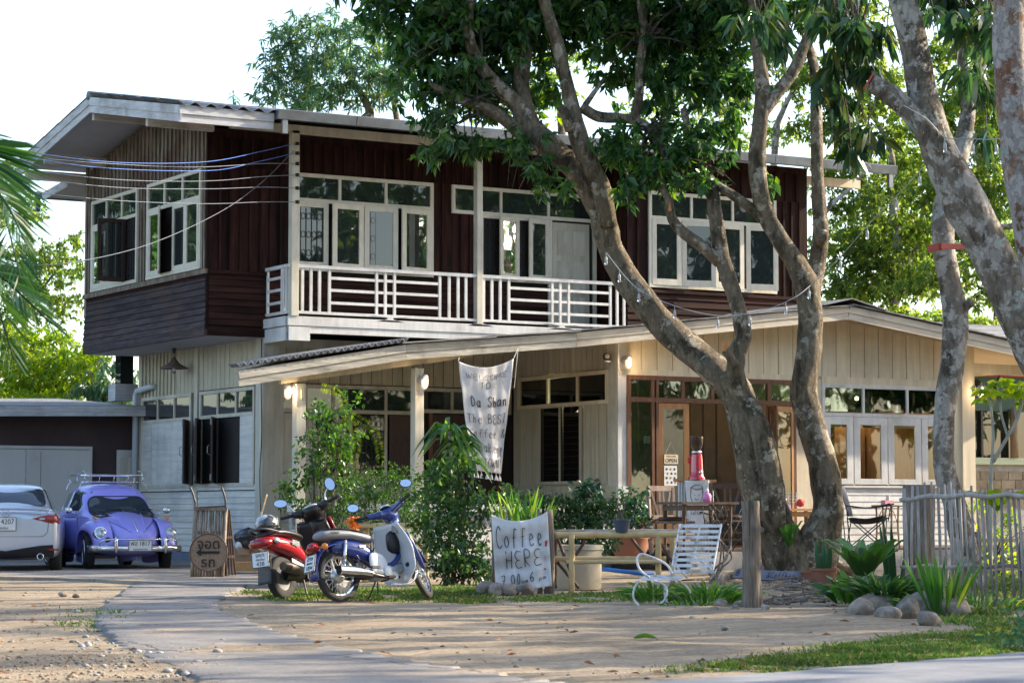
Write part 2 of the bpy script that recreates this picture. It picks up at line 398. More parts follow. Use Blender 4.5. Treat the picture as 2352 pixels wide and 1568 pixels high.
M['brbamboo'] = mat('dry_bamboo_slat', (.13, .09, .06), (.33, .26, .19), rough=.7, scale=9, stretch=(1, 1, .5), bump=.3, vary=.2)
M['oldwood'] = mat('weathered_log', (.10, .075, .055), (.27, .22, .175), rough=.85, scale=6, stretch=(5, 5, .5), bump=.7, bscale=12, vary=.1)
M['stone'] = mat('field_stone', (.15, .12, .095), (.36, .305, .245), rough=.9, scale=7, bump=1.0, bscale=16, vary=.25, stain=(.12, .11, .10), stain_scale=3)
M['terracotta'] = mat('terracotta', (.22, .085, .05), (.31, .13, .075), rough=.75, scale=3, bump=.15, vary=.15, stain=(.22, .10, .07))
M['darkfurn'] = mat('dark_furniture_wood', (.055, .028, .019), (.11, .06, .04), rough=.45, scale=5, stretch=(1, 1, 1), bump=.1, vary=.15)
M['greyfurn'] = mat('grey_furniture_wood', (.14, .10, .085), (.24, .18, .15), rough=.6, scale=5, stretch=(2, 2, .6), bump=.15, vary=.12)
M['cloth'] = mat('white_cloth', (.60, .59, .60), (.70, .69, .70), rough=.9, scale=2.2, bump=.25, bscale=3, stain=(.45, .42, .40), stain_scale=2)
M['ink'] = mat('black_ink', (.012, .012, .015), rough=.8)
M['redink'] = mat('red_ink', (.55, .04, .03), rough=.8)
M['chrome'] = mat('chrome', (.75, .76, .78), rough=.09, metal=1.0)
M['dullmetal'] = mat('dull_alloy', (.42, .43, .44), (.52, .53, .54), rough=.38, metal=.85, scale=8, vary=.05)
M['rubber'] = mat('tyre_rubber', (.014, .014, .015), (.03, .028, .027), rough=.8, scale=20, bump=.2)
M['blackplastic'] = mat('black_plastic', (.014, .014, .016), rough=.38)
M['greyplastic'] = mat('grey_plastic', (.05, .052, .056), rough=.5)
M['plate'] = mat('number_plate_white', (.72, .72, .72), rough=.35)
M['redlens'] = mat('red_lens', (.26, .006, .006), rough=.12, coat=.6)
M['amber'] = mat('amber_lens', (.65, .20, .015), rough=.15, coat=.5)
M['clearlens'] = mat('clear_lens', (.52, .54, .56), rough=.08, metal=.6)
M['mirror'] = mat('mirror_glass', (.60, .62, .66), rough=.015, metal=1.0)
M['blackfabric'] = mat('black_fabric', (.012, .013, .018), (.022, .024, .032), rough=.85, scale=10)
M['navyfabric'] = mat('navy_fabric', (.018, .024, .050), (.03, .04, .08), rough=.8, scale=5)
M['rattan'] = mat('rattan', (.36, .19, .07), (.48, .28, .11), rough=.5, scale=12)
M['lampshade'] = mat('rusty_enamel', (.10, .075, .06), (.16, .12, .10), rough=.5, scale=6)
M['bulbglass'] = mat('clear_bulb', (.85, .87, .88), rough=.05, trans=.85)
M['socket'] = mat('white_socket', (.36, .37, .38), rough=.45)
M['cable'] = mat('pale_cable', (.13, .145, .19), rough=.5)
M['bluecable'] = mat('blue_cable', (.06, .15, .50), rough=.4)
M['redpaint'] = mat('red_paint', (.30, .035, .022), (.40, .06, .04), rough=.5, scale=4)
M['lampglow'] = mat('warm_lamp', (1, .8, .5), emit=(1.0, .76, .45), estr=3)
M['lampglass'] = mat('frosted_lamp_glass', (.95, .88, .75), rough=.3, emit=(1.0, .66, .32), estr=.22)
M['bark'] = barkmat('mango_bark', (.065, .050, .030), (.215, .170, .115), (.43, .375, .29), (.30, .34, .28), pale_at=.55)
M['bark_pale'] = barkmat('pale_bark', (.09, .072, .052), (.25, .21, .165), (.48, .44, .39), (.36, .42, .37), s=.9, pale_at=.50)
M['bark_dark'] = barkmat('dark_bark', (.035, .028, .02), (.10, .08, .06), (.19, .165, .14), (.30, .33, .29), pale_at=.56)
M['lf_dark'] = leafmat('mango_leaf', (.015, .055, .018), (.045, .120, .028), (.10, .20, .03), trans=.42, rough=.33)
M['lf_long'] = leafmat('long_leaf', (.016, .050, .020), (.040, .105, .030), (.10, .13, .03), trans=.36, rough=.33)
M['lf_bright'] = leafmat('sunlit_haze_leaf', (.055, .115, .028), (.14, .22, .045), (.24, .28, .06), trans=.62, rough=.42)  # pale greyed greens: sunlight and distant haze are mixed into the leaf colour
M['lf_yell'] = leafmat('yellow_green_leaf', (.07, .15, .02), (.17, .27, .03), (.26, .31, .04), trans=.6, rough=.45)
M['lf_blue'] = leafmat('bluish_leaf', (.045, .105, .060), (.085, .17, .085), (.20, .25, .05), trans=.42, rough=.4)
M['lf_shrub'] = leafmat('shrub_leaf', (.020, .070, .016), (.055, .15, .025), (.12, .24, .04), trans=.4, rough=.3)
M['lf_hedge'] = leafmat('hedge_leaf', (.014, .050, .014), (.04, .11, .025), (.09, .18, .03), trans=.35, rough=.35)
M['lf_blade'] = leafmat('blade_leaf', (.030, .110, .022), (.07, .20, .035), (.20, .30, .06), trans=.4, rough=.35)
M['lf_deep'] = leafmat('deep_green_leaf', (.012, .050, .028), (.03, .09, .04), (.08, .16, .05), trans=.25, rough=.3)
M['lf_palm'] = leafmat('palm_leaf', (.010, .045, .015), (.028, .09, .022), (.06, .14, .03), trans=.35, rough=.35)
M['grass'] = leafmat('grass_blade', (.035, .095, .020), (.10, .19, .035), (.34, .27, .12), trans=.4, rough=.5)
M['dryleaf'] = leafmat('dry_leaf', (.16, .075, .03), (.28, .16, .08), trans=.2, rough=.7)
# ================================================================ ground
def gz(x, y):
    """height of the earth"""
    c = (x + 7) * .506 + (y + 20) * .862
    n = -.035 * math.exp(-((c - 1.2) / .16) ** 2) - .035 * math.exp(-((c + .3) / .16) ** 2) + mnoise.noise(Vector((x * .35, y * .35, 0))) * .05 + mnoise.noise(Vector((x * 1.3, y * 1.3, 4))) * .02 + mnoise.noise(Vector((x * 4.1, y * 4.1, 9))) * .014
    return n * min(1, .4 + abs(y + 10) * .05)
g = G(); nx, ny = 460, 400
def gp(a, b):
    # denser near the yard
    x = -40 + 75 * a; y = -38 + 45 * b
    return Vector((x, y, gz(x, y)))
g.grid(gp, nx, ny)
og = G()
for (x0, x1, y0, y1) in ((-500, -40, -38, 500), (35, 500, -38, 500), (-40, 35, 7, 500), (-500, 500, -300, -38)):
    og.quad((x0, y0, -.02), (x1, y0, -.02), (x1, y1, -.02), (x0, y1, -.02))
def groundmat():
    m, t, out = nt('sandy_earth'); L = t.links.new
    b = N(t, 'ShaderNodeBsdfPrincipled', Roughness=.95); b.inputs['Specular IOR Level'].default_value = .2
    geo = N(t, 'ShaderNodeNewGeometry')
    n1 = N(t, 'ShaderNodeTexNoise', Scale=.55, Detail=8.0, Roughness=.65); L(geo.outputs['Position'], n1.inputs['Vector'])
    n2 = N(t, 'ShaderNodeTexNoise', Scale=16, Detail=8.0, Roughness=.75); L(geo.outputs['Position'], n2.inputs['Vector'])
    cr = N(t, 'ShaderNodeValToRGB'); e = cr.color_ramp.elements
    e[0].position = .3; e[0].color = (.37, .29, .20, 1); e[1].position = .68; e[1].color = (.56, .45, .325, 1)
    L(n1.outputs['Fac'], cr.inputs[0])
    c2 = N(t, 'ShaderNodeValToRGB'); e = c2.color_ramp.elements
    e[0].position = .36; e[0].color = (.55, .52, .49, 1); e[1].position = .6; e[1].color = (1, 1, 1, 1); L(n2.outputs['Fac'], c2.inputs[0])
    mx = N(t, 'ShaderNodeMix', _data_type='RGBA', _blend_type='MULTIPLY', Factor=.75); L(cr.outputs[0], mx.inputs['A']); L(c2.outputs[0], mx.inputs['B'])
    L(mx.outputs['Result'], b.inputs['Base Color'])
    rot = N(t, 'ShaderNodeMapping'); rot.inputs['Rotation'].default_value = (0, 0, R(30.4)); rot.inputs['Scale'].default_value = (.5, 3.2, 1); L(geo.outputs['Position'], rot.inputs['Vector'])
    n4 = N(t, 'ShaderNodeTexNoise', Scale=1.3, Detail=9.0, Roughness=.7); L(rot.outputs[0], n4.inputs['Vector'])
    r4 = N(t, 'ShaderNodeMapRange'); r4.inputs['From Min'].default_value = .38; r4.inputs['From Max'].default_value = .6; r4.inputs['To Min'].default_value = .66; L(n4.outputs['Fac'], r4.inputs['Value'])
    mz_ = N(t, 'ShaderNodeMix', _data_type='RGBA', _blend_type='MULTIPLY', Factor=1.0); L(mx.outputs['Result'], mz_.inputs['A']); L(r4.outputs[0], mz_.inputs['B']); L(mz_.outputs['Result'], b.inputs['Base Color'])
    n3 = N(t, 'ShaderNodeTexNoise', Scale=22, Detail=8.0, Roughness=.75); L(geo.outputs['Position'], n3.inputs['Vector'])
    bp = N(t, 'ShaderNodeBump', Strength=.8, Distance=.04); L(n3.outputs['Fac'], bp.inputs['Height']); L(bp.outputs[0], b.inputs['Normal'])
    L(b.outputs[0], out.inputs[0]); return m
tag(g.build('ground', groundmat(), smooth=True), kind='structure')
tag(og.build('field', mat('rough_grassland', (.05, .075, .025), (.13, .13, .06), rough=.95, scale=1.2)), kind='structure')
# worn concrete drive: a raised strip with a broken edge, and the pad under the cars
def pathmat():
    m, t, out = nt('worn_concrete_path'); L = t.links.new; b = N(t, 'ShaderNodeBsdfPrincipled', Roughness=.92); b.inputs['Specular IOR Level'].default_value = .25
    geo = N(t, 'ShaderNodeNewGeometry')
    def no(s_, d_, r_=.65):
        n = N(t, 'ShaderNodeTexNoise', Scale=s_, Detail=d_, Roughness=r_); L(geo.outputs['Position'], n.inputs['Vector']); return n
    def mr(src, a, b_, c, d):
        r = N(t, 'ShaderNodeMapRange'); L(src, r.inputs['Value'])
        for k, v in (('From Min', a), ('From Max', b_), ('To Min', c), ('To Max', d)): r.inputs[k].default_value = v
        return r.outputs[0]
    def mix(f, a, b_, mode='MIX'):
        x = N(t, 'ShaderNodeMix', _data_type='RGBA', _blend_type=mode)
        for i, v in (('Factor', f), ('A', a), ('B', b_)):
            if isinstance(v, (tuple, float)): x.inputs[i].default_value = v
            else: L(v, x.inputs[i])
        return x.outputs['Result']
    c = mix(mr(no(1.1, 8).outputs['Fac'], .35, .65, 0, 1), (.20, .19, .185, 1), (.33, .31, .29, 1))
    c = mix(mr(no(30, 6, .75).outputs['Fac'], .3, .7, 0, 1), mix(1.0, c, (.72, .72, .72, 1), 'MULTIPLY'), c)
    c = mix(mr(no(.8, 10, .72).outputs['Fac'], .50, .60, 0, .85), c, (.40, .32, .235, 1))
    w = N(t, 'ShaderNodeVectorMath', _operation='MULTIPLY_ADD'); n5 = no(2.5, 6); L(n5.outputs['Color'], w.inputs[0]); w.inputs[1].default_value = (.5, .5, .5); L(geo.outputs['Position'], w.inputs[2])
    v = N(t, 'ShaderNodeTexVoronoi', Scale=.42, _feature='DISTANCE_TO_EDGE'); L(w.outputs[0], v.inputs['Vector'])
    cr = mr(v.outputs['Distance'], 0, .012, .35, 1); c = mix(1.0, c, cr, 'MULTIPLY')
    L(c, b.inputs['Base Color'])
    bp = N(t, 'ShaderNodeBump', Strength=.6, Distance=.03); ad = N(t, 'ShaderNodeMath', _operation='ADD'); L(no(26, 8, .75).outputs['Fac'], ad.inputs[0]); L(cr, ad.inputs[1]); L(ad.outputs[0], bp.inputs['Height']); L(bp.outputs[0], b.inputs['Normal'])
    L(b.outputs[0], out.inputs[0]); return m
asph = pathmat()
def ribbon(name, L_, R_, m, z=.045, jit=.10, n=60, edge=.09, skirt=True):
    """strip between two edge polylines with ragged sides"""
    Ls = spline(L_, n // max(1, len(L_) - 1)); Rs = spline(R_, n // max(1, len(R_) - 1))
    k = min(len(Ls), len(Rs)); g = G(); rows = []
    for i in range(k):
        a = Vector(Ls[i * (len(Ls) - 1) // (k - 1)]); b = Vector(Rs[i * (len(Rs) - 1) // (k - 1)])
        d = (b - a).normalized()
        a = a + d * jit * (mnoise.noise(Vector((i * .9, 1, 0))) + .5 * mnoise.noise(Vector((i * 2.7, 1, 0)))); b = b + d * jit * (mnoise.noise(Vector((i * .9, 7, 0))) + .5 * mnoise.noise(Vector((i * 2.7, 5, 0))))
        row = [a - d * edge + Vector((0, 0, -.1)), a - d * edge * .3]
        for q in range(9): row.append(a.lerp(b, q / 8))
        row += [b + d * edge * .3, b + d * edge + Vector((0, 0, -.1))]
        o = []
        for j, p in enumerate(row):
            zz = z + mnoise.noise(Vector((p.x * .8, p.y * .8, 3))) * .008
            if j in (0, len(row) - 1): zz = -.06
            if j in (1, len(row) - 2): zz = z * .75
            o.append(Vector((p.x, p.y, zz)))
        rows.append(o)
    g.loft(rows, cap=False, closed=False); return tag(g.build(name, m, smooth=True, angle=50), kind='structure')
Z0 = lambda u, v: at(u, v, Z=.05)
ribbon('driveway', [Z0(330, 1328), Z0(235, 1390), Z0(260, 1450), Z0(340, 1495), Z0(470, 1540), Z0(620, 1590), Z0(720, 1660)],
       [Z0(590, 1326), Z0(490, 1378), Z0(560, 1415), Z0(690, 1455), Z0(900, 1500), Z0(1250, 1555), Z0(1500, 1640)], asph, z=.024, jit=.26, n=140)
g = G(); pts = [Z0(-300, 1331), Z0(-300, 1180), (2.0, 6.0, 0), (2.0, -4.0, 0), Z0(800, 1332), Z0(560, 1350), Z0(400, 1352), Z0(200, 1334), Z0(100, 1331)]
pts = [(-16, -3.8), (-16, 6.1), (-.08, 6.1), (-.08, -.02), (-1.5, -.06), (-1.6, -4.4), (-3.2, -8.9), (-5.0, -11.8), (-5.75, -10.6), (-6.1, -8.4), (-6.6, -6.4), (-7.2, -5.6), (-9, -5.0)]
top = [Vector((x, y, .052)) for x, y in pts]; n = len(top)
g.add(top + [p - Vector((0, 0, .15)) for p in top], [tuple(range(n))] + [(i, (i + 1) % n, n + (i + 1) % n, n + i) for i in range(n)])
tag(g.build('parking_pad', asph), kind='structure')
# road along the very front
rm = mat('road_asphalt', (.16, .165, .18), (.24, .245, .26), rough=.85, scale=3, bump=.2, bscale=60)
A = at(1560, 1566, Z=.02); B = at(2352, 1502, Z=.02); d = (B - A).normalized(); s_ = Vector((d.y, -d.x, 0))
if s_.dot(CAM - A) < 0: s_ = -s_
g = G(); A2 = A - d * 3.2; B2 = B + d * 30
g.grid(lambda a, b: A2.lerp(B2, a) + s_ * (7.5 * b) + Vector((0, 0, .015 + .03 * b * (1 - b))) - (s_ * (.10 * mnoise.noise(Vector((a * 90, 0, 0)))) if b == 0 else Vector((0, 0, 0))), 160, 8)
tag(g.build('road', rm, smooth=True), kind='structure')
# ---------------------------------------------------------------- wall tools
class W:
    """a wall plane: 'F' faces -Y at Y=c (runs along X), 'L' faces -X at X=c (runs along Y), 'B' faces +Y"""
    def __init__(s, kind, c): s.k = kind; s.c = c
    def p(s, a, z, d=0.0):
        return Vector((a, s.c - d, z)) if s.k == 'F' else Vector((s.c - d, a, z))
    def box(s, g, a0, a1, z0, z1, d0, d1):
        c = (s.p(a0, z0, d0) + s.p(a1, z1, d1)) / 2; q = s.p(a1, z1, d1) - s.p(a0, z0, d0)
        return g.box(c, (abs(q.x), abs(q.y), abs(q.z)))
    def pc(s, name, par, m, a0, a1, z0, z1, d0, d1):
        c = (s.p(a0, z0, d0) + s.p(a1, z1, d1)) / 2; q = s.p(a1, z1, d1) - s.p(a0, z0, d0)
        return piece(name, par, m, c, (abs(q.x), abs(q.y), abs(q.z)))
def laps(w, par, m, a0, a1, z0, z1, n, d=.0, flare=0.0, name='siding_board', tilt=.022, jit=.004):
    h = (z1 - z0) / n
    for i in range(n):
        zb = z0 + i * h; f = flare * (1 - (i + .5) / n)
        j = random.uniform(-jit, jit)
        A = w.p(a0, zb + h * .52 + j, d + f + .012); B = w.p(a1, zb + h * .52 + random.uniform(-jit, jit), d + f + .012)
        out = w.p(0, 0, 1) - w.p(0, 0, 0)
        up = Vector((0, 0, 1)) * h - out * tilt
        bar(name, par, m, A, B, .018, h * 1.04, up.normalized())
def vboards(w, par, m, a0, a1, z0, z1, bw, d=0.0, batten=0.0, mb=None, ztop=None, gap=.006, name='wall_board'):
    """vertical boards; batten>0 adds proud cover strips; ztop(a) gives a sloping top"""
    n = max(1, round((a1 - a0) / bw)); bw = (a1 - a0) / n
    for i in range(n):
        a = a0 + i * bw; zt = min(ztop(a), ztop(a + bw)) if ztop else z1
        w.pc(name, par, m, a + gap / 2, a + bw - gap / 2, z0, zt, d, d + .014 + random.uniform(0, .004))
        if batten and i:
            zt = ztop(a) if ztop else z1
            w.pc('batten', par, mb or m, a - batten / 2, a + batten / 2, z0, zt, d + .02, d + .045)
def sash(w, par, a0, a1, z0, z1, m, fw=.075, d=.03, open_=0.0, hinge='l', glass=None, grille=False, bot=None):
    """framed casement; open_ in degrees swings it outwards about its hinge"""
    bot = bot or fw * 1.25
    g = G(); wd = a1 - a0; th = .035
    def P(x, y, z):  # local: x along wall from hinge, y outwards
        return (x, y, z)
    sgn = 1 if hinge == 'l' else -1
    ang = R(open_)
    def T(x, y, z):
        ca, sa = math.cos(ang), math.sin(ang)
        xx = x * ca - y * sa * 0; yy = x * sa + y
        base = a0 if hinge == 'l' else a1
        if open_:
            xx = x * ca - (y) * sa; yy = x * sa + y * ca
        return w.p(base + sgn * xx, z, d + yy)
    def bx(x0, x1, zz0, zz1, y0, y1):
        vs = [T(x, y, z) for x in (x0, x1) for y in (y0, y1) for z in (zz0, zz1)]
        g.add(vs, [(0, 1, 3, 2), (4, 6, 7, 5), (0, 4, 5, 1), (2, 3, 7, 6), (0, 2, 6, 4), (1, 5, 7, 3)])
    bx(0, fw, z0, z1, 0, th); bx(wd - fw, wd, z0, z1, 0, th); bx(fw, wd - fw, z1 - fw, z1, 0, th); bx(fw, wd - fw, z0, z0 + bot, 0, th)
    g.build('sash', m, par, bevel=.004)
    q = G(); vs = [T(fw, th * .4, z0 + bot), T(wd - fw, th * .4, z0 + bot), T(wd - fw, th * .4, z1 - fw), T(fw, th * .4, z1 - fw)]
    q.add(vs, [(0, 1, 2, 3)]); q.build('pane', glass or M['glass'], par)
def grille(w, par, a0, a1, z0, z1, d=-.03):
    g = G(); n = max(2, round((a1 - a0) / .12))
    for i in range(n + 1):
        a = a0 + (a1 - a0) * i / n
        g.tube([w.p(a, z0, d), w.p(a, z1, d)], .006, 4)
    for i in range(n):
        a = a0 + (a1 - a0) * (i + .5) / n
        for z in (z0 + .15, (z0 + z1) / 2, z1 - .15):
            g.tube([w.p(a + .045 * math.cos(t), z + .06 * math.sin(t), d) for t in np.linspace(0, 6.28, 9)], .005, 4, cap=False)
    g.build('grille', M['iron'], par)
def transom(w, par, splits, z0, z1, m, fw=.06, d=.0, glass=None):
    for i in range(len(splits) - 1):
        a0, a1 = splits[i], splits[i + 1]
        w.pc('pane', par, glass or M['glass'], a0 + fw / 2, a1 - fw / 2, z0 + fw / 2, z1 - fw / 2, d + .010, d + .016)
def winframe(w, par, a0, a1, z0, z1, zbar, splits, m, fw=.07, d=0.0, vs=(), name='window'):
    g = G()
    w.box(g, a0, a1, z1 - fw, z1, d, d + .05); w.box(g, a0, a1, z0, z0 + fw, d, d + .055)
    w.box(g, a0, a0 + fw, z0 + fw, z1 - fw, d, d + .05); w.box(g, a1 - fw, a1, z0 + fw, z1 - fw, d, d + .05)
    if zbar: w.box(g, a0 + fw, a1 - fw, zbar - fw / 2, zbar + fw / 2, d, d + .047)
    for s_ in splits: w.box(g, s_ - fw * .4, s_ + fw * .4, (zbar + fw / 2) if zbar else z0 + fw, z1 - fw, d, d + .045)
    for s_ in vs: w.box(g, s_ - fw * .4, s_ + fw * .4, z0 + fw, zbar - fw / 2, d, d + .044)
    return g.build(name, m, par, bevel=.004)

# ================================================================ two-storey house
house = thing('two_storey_house', 'large two-storey wooden house with dark brown upper floor and long white balcony', 'house', (0, 0, 0))
WF = W('F', 0.0); WL = W('L', -1.12); WR = W('F', -1.0); WG = W('L', 0.0)
ZE = 7.86
def roofz(y): return 8.62 - .18 * abs(y - 2.5)
# shells (plain inner walls behind the boards)
def shell(name, m, x0, x1, y0, y1, z0, z1, par, t=.08, top=True):
    g = G()
    g.box(((x0 + x1) / 2, y0 + t / 2, (z0 + z1) / 2), (x1 - x0, t, z1 - z0))
    g.box(((x0 + x1) / 2, y1 - t / 2, (z0 + z1) / 2), (x1 - x0, t, z1 - z0))
    g.box((x0 + t / 2, (y0 + y1) / 2, (z0 + z1) / 2), (t, y1 - y0 - 2 * t - .004, z1 - z0 - .004))
    g.box((x1 - t / 2, (y0 + y1) / 2, (z0 + z1) / 2), (t, y1 - y0 - 2 * t - .004, z1 - z0 - .004))
    return g.build(name, m, par)
uw = shell('upper_wall', M['room'], -1.10, 7.3, .02, 6.2, 4.25, 7.9, house)
g = G(); g.add([(-1.09, .05, 7.8), (-1.09, 6.15, 7.8), (-1.09, 6.15, roofz(6.15) - .05), (-1.09, 2.5, roofz(2.5) - .05), (-1.09, .05, roofz(.05) - .05)], [(0, 1, 2, 3, 4)])
g.build('gable_panel', M['room'], house)
uf = shell('upper_front_wall', M['darkwood'], 7.28, 11.64, -.98, 6.2, 4.2, 8.0, house)
# left face: battens above, windows, siding below
lw = WL.pc('left_wall', house, M['darkwood'], .0, 6.2, 5.2, 5.36, 0, .03)
zt = lambda a: roofz(a) - .08
vboards(WL, lw, M['greywood_v'], .02, 6.18, 7.26, 8.4, .19, d=.0, batten=.05, mb=M['greywood_v'], ztop=zt)
for a0, a1 in ((.0, .25), (2.87, 3.36), (5.86, 6.2)):
    vboards(WL, lw, M['greywood_v'], a0, a1, 5.36, 7.26, .16, batten=.05, mb=M['greywood_v'])
WL.pc('corner_board', lw, M['darkwood'], -.03, .04, 4.3, 7.95, .0, .05)
WL.pc('corner_board', lw, M['greywood_v'], 6.14, 6.24, 4.9, 8.0, .0, .05)
laps(WL, lw, M['greywood_h'], .0, 6.22, 4.32, 5.28, 8, d=.005, flare=.05, tilt=.03)
WL.pc('bottom_board', lw, M['greywood_h'], .0, 6.2, 4.17, 4.32, .0, .08)
WL.pc('sill_board', lw, M['greywood_v'], -.03, 6.22, 5.29, 5.38, .02, .09)
for a0, a1, opn in ((.25, 2.87, 1), (3.36, 5.86, 0)):
    w1 = winframe(WL, lw and house, a0, a1, 5.40, 7.24, 6.72, [a0 + (a1 - a0) / 3, a0 + (a1 - a0) * 2 / 3], M['frame'], d=.02)
    transom(WL, w1, [a0 + .05, a0 + (a1 - a0) / 3, a0 + (a1 - a0) * 2 / 3, a1 - .05], 6.72, 7.22, M['frame'], d=.02)
    n = 4; sw = (a1 - a0 - .14) / n
    for i in range(n):
        s0 = a0 + .07 + i * sw
        # frames: index runs from near (right in view) to far (left)
        if opn == 0 and i == 0:
            WL.pc('dark_opening_panel', w1, M['room'], s0, s0 + sw, 5.47, 6.68, .004, .01); grille(WL, w1, s0 + .03, s0 + sw - .03, 5.5, 6.66, d=.03)  # flat dark panel painted like an unlit room, not a hole
            sash(WL, w1, s0 + sw - .02, s0 + 2 * sw - .04, 5.46, 6.69, M['shutter'], open_=88, hinge='l', d=.05)
            continue
        if opn == 1 and i == 2:
            sash(WL, w1, s0, s0 + sw, 5.46, 6.69, M['frame'], open_=24, hinge='r', d=.05); continue
        sash(WL, w1, s0, s0 + sw, 5.46, 6.69, M['frame'], d=.045)
# dark front wall behind the balcony
fw_ = WF.pc('front_wall', house, M['darkwood'], -1.12, 7.26, 7.80, 7.95, 0, .02)
vboards(WF, fw_, M['darkwood'], -1.12, 7.26, 7.26, 7.82, .21, batten=.04, mb=M['darkwood'])
for a0, a1 in ((-1.12, .49), (3.48, 3.9), (3.9, 4.5)):
    vboards(WF, fw_, M['darkwood'], a0, a1, 5.32, 7.26 if a0 < 3.9 else 6.7, .21, batten=.04, mb=M['darkwood'])
vboards(WF, fw_, M['darkwood'], 7.14, 7.26, 4.5, 7.26, .12)
laps(WF, fw_, M['darkwood_h'], -1.12, 6.06, 4.36, 5.32, 8, tilt=.025)
WF.pc('bottom_board', fw_, M['darkwood_h'], -1.13, 0, 4.17, 4.33, .0, .07)
WF.pc('sill_board', fw_, M['darkwood_h'], -1.13, 6.06, 5.30, 5.37, .0, .06)
# window 1 (four casements)
w1 = winframe(WF, house, .49, 3.48, 5.44, 7.25, 6.75, [1.49, 2.46], M['frame'], d=.02)
transom(WF, w1, [.52, 1.49, 2.46, 3.45], 6.75, 7.22, M['frame'], d=.02)
for a0, a1, op, hg in ((.56, 1.25, 0, 'l'), (1.29, 1.98, 7, 'r'), (2.0, 2.69, 4, 'l'), (2.73, 3.42, 9, 'r')):
    sash(WF, w1, a0, a1, 5.48, 6.72, M['frame'], open_=op, hinge=hg, d=.045, fw=.10)
    grille(WF, w1, a0 + .12, a1 - .12, 5.62, 6.6, d=.072)
# window 2 over the balcony door
w2 = winframe(WF, house, 3.88, 7.2, 6.70, 7.25, None, [4.97, 6.05], M['frame'], d=.02)
transom(WF, w2, [3.9, 4.97, 6.05, 7.15], 6.70, 7.23, M['frame'], d=.02)
w3 = winframe(WF, house, 4.5, 6.1, 5.44, 6.72, None, [], M['frame'], d=.02)
WF.pc('dark_opening_panel', w3, M['room'], 4.56, 6.04, 5.5, 6.66, .01, .022)
grille(WF, w3, 4.6, 6.0, 5.5, 6.66, d=.05)
sash(WF, w3, 4.84, 5.36, 5.48, 6.69, M['frame'], open_=14, hinge='r', d=.06, fw=.09)
sash(WF, w3, 5.54, 6.04, 5.48, 6.69, M['frame'], open_=8, hinge='r', d=.06, fw=.09)
# balcony door standing open inwards
g = G(); WF.box(g, 6.05, 6.13, 4.45, 6.70, 0, .06); WF.box(g, 7.08, 7.16, 4.45, 6.70, 0, .06)
df = g.build('door_frame', M['frame'], house)
WF.pc('dark_opening_panel', df, M['room'], 6.13, 7.08, 4.45, 6.70, .008, .014)
g = G(); WF.box(g, 6.13, 6.98, 4.48, 6.66, .03, .07)
dr = g.build('balcony_door', M['creamwall'], house)
for zz0, zz1 in ((6.02, 6.5), (5.35, 5.9), (4.65, 5.2)):
    for x0 in (6.24, 6.60):
        WF.pc('door_panel', dr, M['cream'], x0, x0 + .28, zz0, zz1, .066, .082)
# right room with window 3
rw = WR.pc('right_room_wall', house, M['darkwood'], 7.26, 11.66, 7.86, 8.0, 0, .02)
vboards(WR, rw, M['darkwood'], 7.26, 11.66, 7.29, 7.87, .28, batten=.045, mb=M['darkwood'])
vboards(WR, rw, M['darkwood'], 7.26, 7.74, 5.3, 7.29, .24, batten=.045, mb=M['darkwood'])
vboards(WR, rw, M['darkwood'], 10.84, 11.66, 5.3, 7.29, .20, batten=.045, mb=M['darkwood'])
laps(WR, rw, M['darkwood_h'], 7.26, 11.66, 4.3, 5.3, 7, tilt=.025)
WR.pc('sill_board', rw, M['darkwood_h'], 7.26, 11.66, 5.28, 5.34, 0, .06)
laps(W('L', 7.26), rw, M['darkwood_h'], -.98, 0, 4.3, 5.3, 7, tilt=.02)
vboards(W('L', 7.26), rw, M['darkwood'], -.98, 0, 5.3, 7.9, .25)
w4 = winframe(WR, house, 7.74, 10.84, 5.38, 7.28, 6.76, [8.76, 9.76], M['frame'], d=.02)
transom(WR, w4, [7.78, 8.76, 9.76, 10.8], 6.76, 7.25, M['frame'], d=.02)
for a0, a1, op, hg in ((7.81, 8.48, 3, 'l'), (8.52, 9.25, 12, 'l'), (9.29, 10.02, 0, 'l'), (10.08, 10.78, 12, 'l')):
    sash(WR, w4, a0, a1, 5.43, 6.73, M['frame'], open_=op, hinge=hg, d=.045, fw=.10)
# floor of the overhang and balcony
g = G(); g.box((-.56, 3.1, 4.19), (1.08, 6.15, .05)); g.build('overhang_soffit', M['soffit'], house)
g = G(); g.box((3.65, -.5, 4.36), (7.2, .94, .12)); bal = g.build('balcony_floor', M['white'], house)
g = G(); W('F', -1.0).box(g, -.02, 7.26, 4.33, 4.5, -.0, .04); W('F', -.99).box(g, 0, .42, 4.06, 4.31, 0, .05); W('F', -.98).box(g, .42, 7.26, 4.2, 4.325, 0, .04)
W('L', 0.0).box(g, -.96, 0, 4.33, 4.5, .0, .04); W('L', 0.01).box(g, -.95, 0, 4.06, 4.31, .0, .04)
g.build('balcony_fascia', M['white'], bal, bevel=.004)
rail = WR.pc('balcony_railing', house, M['white'], .0, 7.24, 5.38, 5.44, -.03, .04)
WR.pc('bottom_rail', rail, M['white'], .0, 7.24, 4.55, 4.60, -.02, .03)
for x in (.28, .45, .62, .82, 1.78, 1.96, 2.15, 3.10, 3.30, 3.49, 3.66, 4.04, 4.22, 4.40, 4.59, 5.55, 5.73, 5.92, 6.87, 7.03, 7.19):
    WR.pc('baluster', rail, M['white'], x - .025, x + .025, 4.6, 5.38, -.02, .02)
for x0, x1 in ((.845, 1.755), (1.805, 2.125), (2.175, 3.075), (4.615, 5.525), (5.575, 5.895), (5.945, 6.845)):
    for z in (5.22, 5.0, 4.77): WR.pc('slat', rail, M['white'], x0, x1, z - .025, z + .025, -.016, .016)
